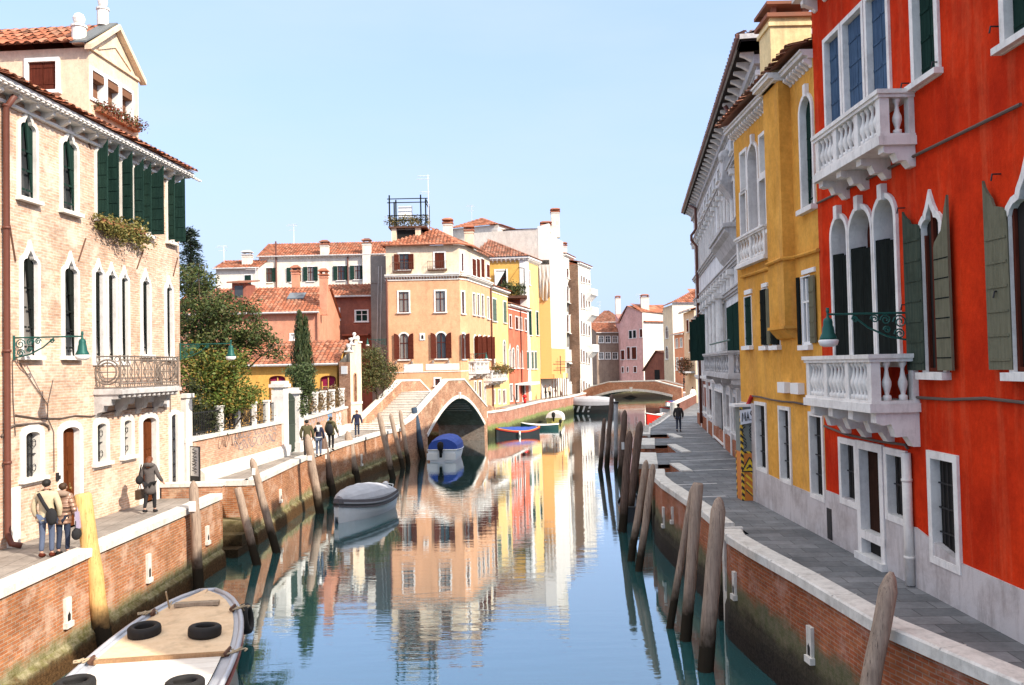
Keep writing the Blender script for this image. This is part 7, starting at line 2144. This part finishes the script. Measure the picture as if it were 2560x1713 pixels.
wb = thing('covered_boat', 'white motorboat under a domed pale grey cover moored by the left quay', 'boat', (0, 0, 0))
st = hull(4.3, 1.95, .55, bowh=.25, tip=.12, full=2.2)
mb = MB(); hull_mesh(mb, st, .3); part(mb, 'hull', WHT, wb, True)
mb = MB(); gunwale(mb, st, .045); part(mb, 'gunwale', BLK, wb, True)
hts = [.35 + .45 * math.sin(min(1, i / 17) * math.pi) ** .8 for i in range(18)]
mb = MB(); cover(mb, st, 0, 17, hts, -.1); part(mb, 'cover', TARPG, wb, True)
mb = MB()
for sg in (-1, 1):
    for p, q in zip(st[:-1], st[1:]): mb.q(V((sg * (p[1] + .035), p[0], p[2] - .12)), V((sg * (q[1] + .035), q[0], q[2] - .12)), V((sg * (q[1] + .0), q[0], q[2] + .22)), V((sg * (p[1] + .0), p[0], p[2] + .22)))
p = st[-1]; mb.q(V((-p[1] - .03, p[0] + .02, p[2] - .12)), V((p[1] + .03, p[0] + .02, p[2] - .12)), V((p[1], p[0] - .02, p[2] + .22)), V((-p[1], p[0] - .02, p[2] + .22)))
part(mb, 'cover_skirt', TARPD, wb)
outboard(wb, -2.15, .68, plain('white_outboard', (.6, .6, .62), .4), .8)
mb = MB(); mb.tube([V((-.5, -2.0, .65)), V((-.5, -2.12, 1.05)), V((.0, -2.16, 1.1)), V((.0, -2.1, .7))], .025, 6); part(mb, 'stern_rail', WHITEP, wb, True)
place(wb, at(878, 1305, 0) + V((.12, 1.75, 0)), 2.82)

bb = thing('motorboat', 'white motorboat with bright blue cover and black outboard moored before the steep bridge', 'boat', (0, 0, 0))
st = hull(5.0, 2.2, .72, bowh=.2, tip=.15, stern=.86, full=2.4)
mb = MB(); hull_mesh(mb, st, .25); part(mb, 'hull', WHT, bb, True)
mb = MB(); gunwale(mb, st, .04); part(mb, 'gunwale', WHITEP, bb, True)
mb = MB(); cover(mb, st, 2, 18, [.2 + .75 * math.sin(min(1, (i + 3) / 19) * math.pi) ** .5 for i in range(17)], .05); part(mb, 'cover', TARPB, bb, True)
mb = MB()
for sg in (-1, 1): mb.box(sg * .62 - .38, sg * .62 + .38, -2.54, -2.5, .12, .58)
part(mb, 'transom_panel', WHITEP, bb); outboard(bb, -2.5, .72, DARK, 1.15)
place(bb, at(1105, 1155, 0) + V((.2, 2.6, 0)), -.1)

rb = thing('rowing_boat', 'dark rowing boat with deep blue cover and orange rim below the far quay', 'boat', (0, 0, 0))
st = hull(4.3, 1.5, .45, bowh=.35, tip=.08, stern=.4, full=1.8, sheer_stern=.3)
mb = MB(); hull_mesh(mb, st, .2); part(mb, 'hull', BLK, rb, True)
mb = MB(); gunwale(mb, st, .05); part(mb, 'gunwale', plain('orange_rim', (.6, .26, .05), .5), rb, True)
mb = MB(); gunwale(mb, st, .05, -.1); part(mb, 'red_stripe', REDH, rb, True)
mb = MB(); cover(mb, st, 1, 17, [.1 + .25 * math.sin(i / 16 * math.pi) for i in range(17)], .0); part(mb, 'cover', TARPB, rb, True)
mb = MB(); mb.tube([V((-.9, .2, .45)), V((-.92, .2, .0))], .09, 6); part(mb, 'fender', WHITEP, rb, True)
place(rb, at(1294, 1090, 0) + V((.0, .4, 0)), 2.0)
gb = thing('rowing_boat', 'small green and white open boat between the blue rowing boat and the white motorboat', 'boat', (0, 0, 0))
st = hull(3.8, 1.3, .42, bowh=.25, tip=.08, stern=.7)
mb = MB(); hull_mesh(mb, st, .2); part(mb, 'hull', plain('sea_green_hull', (.03, .09, .085), .4), gb, True)
mb = MB(); gunwale(mb, st, .06); part(mb, 'gunwale', WHITEP, gb, True)
mb = MB(); deck(mb, st, 1, 12, -.3, .05); deck(mb, st, 12, 18, -.02, .03); part(mb, 'floor', ALU, gb); outboard(gb, -1.9, .5, DARK, .8)
place(gb, at(1350, 1074, 0) + V((0, .6, 0)), 2.45 - 3.14 + 2.2)
mbt = thing('motorboat', 'small white motorboat with rounded cover and dark outboard near the far quay', 'boat', (0, 0, 0))
st = hull(4.6, 2.0, .6, bowh=.25, tip=.2, stern=.85)
mb = MB(); hull_mesh(mb, st, .25); part(mb, 'hull', plain('olive_boot_hull', (.45, .4, .12), .4), mbt, True)
mb = MB(); cover(mb, st, 1, 18, [.2 + .55 * math.sin(min(1, (i + 3) / 20) * math.pi) ** .6 for i in range(18)], .22); part(mb, 'cover', plain('white_tarpaulin', (.66, .62, .6), .6), mbt, True); outboard(mbt, -2.3, .7, DARK, 1.1)
place(mbt, at(1392, 1060, 0) + V((.0, 1.8, 0)), -.15)
sb = thing('covered_boat', 'dark boat with white diagonal stripes and grey cover beside the footbridge', 'boat', (0, 0, 0))
st = hull(6.5, 2.3, 1.15, bowh=.25, tip=.2, stern=.85)
mb = MB(); hull_mesh(mb, st, .3, .92); part(mb, 'hull', BLK, sb, True)
for sg in (1, -1):
    mb = MB()
    for i in range(4):
        y0 = -.6 + i * .75; mb.q(V((sg * 1.19, y0, .98)), V((sg * 1.19, y0 + .25, .98)), V((sg * 1.13, y0 + .55, .2)), V((sg * 1.13, y0 + .3, .2)))
    part(mb, 'stripes', ALU, sb)
mb = MB(); cover(mb, st, 0, 17, [.35 + .75 * math.sin(min(1, (i + 2) / 20) * math.pi) ** .6 for i in range(18)], .1); part(mb, 'cover', TARPG, sb, True)
place(sb, at(1470, 1034, 0) + V((.3, .8, 0)), 1.15)
cb = thing('rowing_boat', 'pale turquoise boat tied just right of the striped boat at the footbridge', 'boat', (0, 0, 0))
st = hull(4.6, 1.7, .8, bowh=.3, tip=.1)
mb = MB(); hull_mesh(mb, st, .2); part(mb, 'hull', plain('turquoise_hull', (.35, .52, .5), .4), cb, True)
mb = MB(); gunwale(mb, st, .05); deck(mb, st, 0, 18, -.05, .02, .05); part(mb, 'deck', WHITEP, cb)
place(cb, at(1512, 1031, 0) + V((0, 1, 0)), -.2)
for lab, px_, py_, hm, rz, L_ in (('bright red boat with white deck half hidden by the right quay edge', 1631, 1066, REDH, 2.5, 5.0), ('white boat with dark rim behind the red boat at the right quay', 1662, 1048, WHT, 2.55, 5.0), ('far white boat with blue canopy near the end pillar of the parapet', 1673, 1030, WHT, 2.6, 5.0)):
    o = thing('rowing_boat', lab, 'boat', (0, 0, 0), 'boats along the right quay')
    st = hull(L_, 1.8, 1.1, bowh=.35, tip=.1)
    mb = MB(); hull_mesh(mb, st, .2); part(mb, 'hull', hm, o, True)
    mb = MB(); gunwale(mb, st, .06); part(mb, 'gunwale', WHITEP if hm is REDH else REDH, o, True)
    mb = MB(); deck(mb, st, 0, 12, -.12, .04); deck(mb, st, 12, 18, -.02, .03); part(mb, 'deck', WHITEP, o)
    if hm is not REDH: mb = MB(); mb.box(-.5, .5, -.4, .6, 1.0, 1.45); part(mb, 'windscreen', TARPB if 'canopy' in lab else BLK, o)
    place(o, at(px_, py_, 0) + V((.6, 0, 0)), rz)
# dark boat bow showing between the paired poles
o = thing('rowing_boat', 'black boat tucked under the first notch of the right quay behind the crossed poles', 'boat', (0, 0, 0))
st = hull(3.2, 1.1, .55, bowh=.3, tip=.1); mb = MB(); hull_mesh(mb, st, .2); part(mb, 'hull', BLK, o, True); mb = MB(); gunwale(mb, st, .04); deck(mb, st, 0, 18, -.1, .03); part(mb, 'deck', BLK, o)
place(o, (4.85, 35.6, 0), -.12)
# ------------------------------------------------------------------ hazard striped hoarding column
hc = thing('hoarding_column', 'tall narrow hoarding of orange boards and hazard tape at the corner of the ochre house', 'hoarding', (6.9, 25.4, ZP))
k = N('hazard_tape'); ps = k.n('SeparateXYZ', {0: k.n('NewGeometry').outputs['Position']})
s_ = k.math('ADD', k.math('ADD', ps.outputs[0], ps.outputs[1]), ps.outputs[2])
f = k.math('GREATER_THAN', k.math('FRACT', k.math('MULTIPLY', s_, 5.2)), .5)
TAPE = k.set(Base_Color=k.mix(f, (.75, .47, .03), (.02, .02, .02)), Roughness=.5)
x0, x1 = atY(1855, 1200, 25.15).x, atY(1894, 1200, 25.15).x; y0, y1 = 25.15, 25.75
FH = Fac((x0, y0), (x1, y0)); FL = Fac((x0, y1), (x0, y0)); zm = FH.Z(1875, 1130); zt = FH.Z(1875, 1012)
ORB = plain('orange_board', (.62, .2, .035), .6, var=.2, scale=4); GRB = plain('grey_green_board', (.2, .22, .2), .7, var=.25, scale=5)
mb = MB(); mb.box(x0, x1, y0, y1, ZP, zm); part(mb, 'orange_boards', ORB, hc)
mb = MB(); mb.box(x0 + .01, x1 - .01, y0 + .01, y1, zm, zt - .06); part(mb, 'upper_boards', GRB, hc)
mb = MB(); mb.box(x0 - .16, x1 - .1, y0 - .05, y1 + .06, zt - .06, zt + .02); part(mb, 'lid', WHITEP, hc)
mb = MB(); w_ = FH.L
for a, b in ((0, .07), (w_ - .07, w_)): FH.box(mb, a, b, ZP, zt - .07, .002, .008)
FL.box(mb, 0, .06, ZP, zm, .002, .008); FL.box(mb, FL.L - .05, FL.L, ZP, zt - .07, .002, .008)
for z in (zm - .04, ZP + .95): FH.box(mb, .07, w_ - .07, z, z + .06, .002, .008)
part(mb, 'hazard_tape', TAPE, hc)
mb = MB()
for i in range(4):
    z = ZP + .12 + i * .22; mb.prism([FH.P(.1, z + .18, .003), FH.P(.14, z + .24, .003), FH.P(w_ - .1, z + .02, .003), FH.P(w_ - .12, z - .04, .003)], FH.n * .006)
part(mb, 'hazard_strip', TAPE, hc)
mb = MB(); zt3_ = FH.Z(1880, 1160); c = w_ * .52
FH.prism(mb, [(c - .24, zt3_ - .22), (c + .24, zt3_ - .22), (c, zt3_ + .2)], .009, .016); part(mb, 'warning_triangle', plain('warning_yellow', (.75, .5, .03), .5), hc)
mb = MB()
for p, q in (((c - .24, zt3_ - .22), (c + .24, zt3_ - .22)), ((c + .24, zt3_ - .22), (c, zt3_ + .2)), ((c, zt3_ + .2), (c - .24, zt3_ - .22))): mb.tube([FH.P(*p, .018), FH.P(*q, .018)], .018, 5)
mb.ball(FH.P(c, zt3_ - .06, .018), (.05, .01, .05)); mb.tube([FH.P(c - .1, zt3_ - .14, .018), FH.P(c, zt3_ - .05, .018), FH.P(c + .1, zt3_ - .14, .018)], .02, 5); part(mb, 'warning_border', INK, hc)
mb = MB()
for i in range(7):
    z = zm + .1 + i * .13
    for sg in (0, 1): mb.tube([FH.P(.1 + sg * .22 + .06 * math.sin(t_ + i), z + .045 * t_, .01) for t_ in range(4)], .012, 4)
part(mb, 'graffiti', INK, hc)
a, b = FH.U(1852, 1043, .1), FH.U(1887, 1043, .1); z0, z1 = FH.Z(1870, 1062, .1), FH.Z(1870, 1026, .1)
mb = MB(); mb.prism([FH.P(a, z0 - .0, .05), FH.P(b, z0 + .07, .05), FH.P(b - .02, z1 + .05, .05), FH.P(a - .02, z1, .05)], FH.n * .03); part(mb, 'sign_board', plain('sign_white', (.75, .77, .82), .5), hc)
mb = MB(); w_ = b - a; h_ = z1 - z0
L_ = lambda pts: mb.tube([FH.P(a + w_ * p[0], z0 + h_ * p[1] + .07 * p[0], .086) for p in pts], .015, 5)
L_([(.1, .2), (.14, .8), (.24, .35), (.32, .82), (.36, .2)]); L_([(.44, .2), (.52, .8), (.6, .2)]); L_([(.47, .42), (.58, .42)]); L_([(.88, .74), (.76, .82), (.7, .66), (.86, .4), (.8, .18), (.68, .24)])
part(mb, 'lettering', INK, hc)

# ------------------------------------------------------------------ people
DNIM = plain('blue_denim', (.09, .115, .18), .9); DNIMD = plain('dark_denim', (.03, .04, .07), .9); BLKC = plain('black_cloth', (.018, .018, .02), .9)
BEIG = plain('beige_cloth', (.5, .42, .28), .9); OLIV = plain('olive_cloth', (.09, .08, .04), .9); NAVY = plain('navy_cloth', (.02, .022, .05), .85); LILAC = plain('lilac_cloth', (.35, .3, .4), .9)
HBR = plain('brown_hair', (.05, .025, .012), .6); HBL = plain('black_hair', (.015, .012, .01), .6); HRD = plain('auburn_hair', (.16, .05, .02), .6); GREYC = plain('grey_tweed', (.12, .105, .1), .95, var=.5, scale=60)
k = N('bronze_puffer'); wv = k.n('TexWave', {'Vector': k.obj(), 'Scale': 3.2, 'Distortion': 1.5, 'Detail': 2}, bands_direction='Z').outputs[1]
PUFF = k.set(Base_Color=k.mix(k.noise(k.obj(), 9), (.24, .13, .085), (.4, .25, .18)), Roughness=.34, Metallic=.3, Normal=k.bump(wv, .6, .03))


def on(x, y, z=ZP): p = at(x, y, z); return p


p1, k1 = person('man in pale beige jacket and jeans seen from behind with a dark bag', on(117, 1394), .12, 1.78, BEIG, DNIM, HBL, BROWN, stride=.05, bulk=1.08, group='people walking on the left quay')
mb = MB(); mb.tube([V((-.12, -.14, 1.48)), V((.02, -.19, 1.25)), V((.18, -.14, .95))], .04, 6); mb.ball((.17, -.16, .95), (.13, .08, .2)); part(mb, 'shoulder_bag', BLKC, p1, True)
p2, k2_ = person('woman in shiny bronze puffer jacket with lilac shopping bag', on(158, 1388), .05, 1.66, PUFF, DNIMD, HBR, DARK, stride=.04, coat=.12, bulk=1.28, arms=((.02, .05), (.06, .02)), female=True, hood=plain('fur_hood', (.28, .2, .15), .9), group='people walking on the left quay')
mb = MB(); mb.prism([V((.33, -.12, .62)), V((.33, .24, .62)), V((.3, .2, 1.0)), V((.3, -.08, 1.0))], V((.09, 0, 0))); mb.tube([V((.34, -.02, 1.0)), V((.3, .03, 1.3)), V((.34, .12, 1.0))], .012, 5); part(mb, 'shopping_bag', LILAC, p2)
mb = MB(); mb.ball((.36, -.12, .5), (.11, .13, .14)); mb.tube([V((.36, -.2, .6)), V((.32, -.06, .86)), V((.36, -.02, .6))], .012, 5); part(mb, 'handbag', BLKC, p2, True)
p3, k3 = person('woman in long grey tweed coat with shoulder bag walking past the far door', on(375, 1283), .0, 1.68, GREYC, BLKC, HRD, BLKC, stride=.16, coat=.32, bulk=1.08, arms=((.02, .0), (.06, .16)), elbow=(0, .05), female=True, longhair=True, hood=GREYC, group='people walking on the left quay')
mb = MB(); mb.ball((-.28, -.05, 1.0), (.1, .17, .14)); mb.tube([V((-.24, 0, 1.45)), V((-.3, -.05, 1.1))], .02, 5); part(mb, 'shoulder_bag', BLKC, p3, True)
mb = MB(); mb.box(-.38, -.25, -.14, .18, .42, .7); mb.tube([V((-.32, -.1, .7)), V((-.31, .03, .9)), V((-.32, .14, .7))], .012, 5); part(mb, 'handbag', plain('brown_leather', (.06, .035, .02), .5), p3)
person('tall man in olive and black jacket with arm round his companion', on(768, 1146), .1, 1.82, OLIV, BLKC, HBL, DARK, bulk=1.1, group='people walking on the left quay')
p5, k5 = person('woman with white patterned scarf in dark top and jeans', on(797, 1142), .1, 1.66, NAVY, DNIM, HBR, DARK, female=True, group='people walking on the left quay')
mb = MB(); mb.tube([V((-.12, .0, 1.45)), V((-.06, -.12, 1.47)), V((.06, -.12, 1.47)), V((.12, .0, 1.45)), V((.0, .1, 1.45))], .06, 8); mb.box(-.06, .06, -.19, -.13, 1.2, 1.46); part(mb, 'scarf', WHITEP, p5, True)
mb = MB(); mb.tube([V((.16 * math.cos(a), .13 * math.sin(a), .93)) for a in [j * math.pi / 6 for j in range(13)]], .025, 5); part(mb, 'belt', WHITEP, p5, True)
p6, k6 = person('man in olive hooded jacket carrying a large black backpack', on(828, 1127), -.1, 1.74, OLIV, BLKC, HBR, DARK, bulk=1.18, hood=OLIV, arms=((.03, .05), (.05, .08)), group='people walking on the left quay')
mb = MB(); mb.ball((0, -.25, 1.12), (.2, .15, .3), 10, 8); part(mb, 'backpack', BLKC, p6, True)
person('red haired person in navy jacket at the foot of the bridge steps facing the viewer', on(893, 1094), math.pi + .1, 1.66, NAVY, DNIMD, HRD, DARK, stride=.08, bulk=1.1, arms=((-.06, .05), (.05, .08)))
person('man in dark coat walking away along the right quay', on(1697, 1080), -.35, 1.68, plain('charcoal_coat', (.035, .03, .03), .9), plain('dark_blue_trousers', (.03, .035, .06), .9), HBR, DARK, stride=.1, bulk=1.2, coat=.1)
person('small far figure in white by the palace wall on the right quay', on(1733, 1010), .2, 1.7, WHITEP, GREYC, HBR, DARK)
person('far person in black on the right end of the footbridge', (atY(1708, 968, 114).x, 113.4, atY(1708, 968, 114).z - .2), 1.2, 1.75, BLKC, BLKC, HBL, DARK)
for i, (x, lab, tp, yw) in enumerate(((1364, 'person in black coat left of the white dressed one outside the scaffolded house', BLKC, 1.4), (1375, 'person in white top between two in black outside the scaffolded house', WHITEP, 2.4), (1389, 'person in black right of the white dressed one outside the scaffolded house', BLKC, -1.8))):
    b = hit(x, V((1.6, 96, 0)), V((.33, 1, 0)), 985); b.z = ZP; person(lab, b, yw, 1.72, tp, BLKC, HBL if i else HRD, DARK, group='people outside the scaffolded house')
# ------------------------------------------------------------------ light
SUN_EL, SUN_AZ = rad(35), rad(-37)   # azimuth measured from +X
sv = V((math.cos(SUN_EL) * math.cos(SUN_AZ), math.cos(SUN_EL) * math.sin(SUN_AZ), math.sin(SUN_EL)))
ld = bpy.data.lights.new('sun', 'SUN'); ld.energy = 2.0; ld.angle = rad(.55); ld.color = (1, .9, .76)
lo = bpy.data.objects.new('sun', ld); COL.objects.link(lo)
lo.rotation_euler = sv.to_track_quat('Z', 'Y').to_euler(); lo.location = (0, 0, 60)
wd = bpy.data.worlds.new('World'); S.world = wd; wd.use_nodes = True
t = wd.node_tree
sk = t.nodes.new('ShaderNodeTexSky'); sk.sky_type = 'NISHITA'; sk.sun_disc = False
sk.sun_elevation = SUN_EL; sk.sun_rotation = math.pi / 2 - SUN_AZ
sk.air_density = 1.0; sk.dust_density = 1.2; sk.ozone_density = 1.3; sk.altitude = 0
bg = t.nodes['Background']; bg.inputs['Strength'].default_value = .15
tc = t.nodes.new('ShaderNodeTexCoord'); sp = t.nodes.new('ShaderNodeSeparateXYZ'); t.links.new(tc.outputs['Generated'], sp.inputs[0])
rp = t.nodes.new('ShaderNodeValToRGB'); t.links.new(sp.outputs[2], rp.inputs[0])
e = rp.color_ramp.elements; e[0].position = 0; e[0].color = (.97, .97, .97, 1); e[1].position = .62; e[1].color = (.15, .15, .15, 1); q = e.new(.36); q.color = (.66, .66, .66, 1)
hz = t.nodes.new('ShaderNodeMixRGB'); hz.inputs[2].default_value = (1.04, 1.36, 2.1, 1)   # thin high haze over the blue
dm = t.nodes.new('ShaderNodeMixRGB'); dm.blend_type = 'MULTIPLY'; dm.inputs[0].default_value = 1; dm.inputs[2].default_value = (.72, .72, .74, 1)
t.links.new(sk.outputs[0], dm.inputs[1]); t.links.new(rp.outputs[0], hz.inputs[0]); t.links.new(dm.outputs[0], hz.inputs[1])
mp = t.nodes.new('ShaderNodeMapping'); mp.inputs['Scale'].default_value = (1.2, 1.2, 5); t.links.new(tc.outputs['Generated'], mp.inputs[0])
nz = t.nodes.new('ShaderNodeTexNoise'); nz.inputs['Scale'].default_value = 1.4; nz.inputs['Detail'].default_value = 6; nz.inputs['Roughness'].default_value = .55; t.links.new(mp.outputs[0], nz.inputs[0])
cr = t.nodes.new('ShaderNodeValToRGB'); t.links.new(nz.outputs[0], cr.inputs[0])
e = cr.color_ramp.elements; e[0].position = .42; e[0].color = (0, 0, 0, 1); e[1].position = .75; e[1].color = (.4, .4, .4, 1)
cl = t.nodes.new('ShaderNodeMixRGB'); cl.inputs[2].default_value = (1.46, 1.68, 2.15, 1); t.links.new(cr.outputs[0], cl.inputs[0]); t.links.new(hz.outputs[0], cl.inputs[1])
vr = t.nodes.new('ShaderNodeValToRGB'); t.links.new(sp.outputs[2], vr.inputs[0])   # added brightness overhead, out of view, to fill the shaded facades
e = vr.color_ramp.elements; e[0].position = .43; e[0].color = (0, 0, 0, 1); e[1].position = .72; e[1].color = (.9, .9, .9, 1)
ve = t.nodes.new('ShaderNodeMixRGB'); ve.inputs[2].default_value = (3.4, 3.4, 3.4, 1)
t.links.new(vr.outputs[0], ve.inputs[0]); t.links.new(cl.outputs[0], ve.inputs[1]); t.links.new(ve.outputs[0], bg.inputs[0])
vs = S.view_settings
vs.view_transform = 'Standard'; vs.look = 'None'; vs.exposure = 1.85; vs.gamma = 1
S.render.engine = 'CYCLES'
S.cycles.max_bounces = 6; S.cycles.diffuse_bounces = 3; S.cycles.glossy_bounces = 3; S.cycles.transparent_max_bounces = 4; S.cycles.transmission_bounces = 2
S.cycles.caustics_reflective = False; S.cycles.caustics_refractive = False
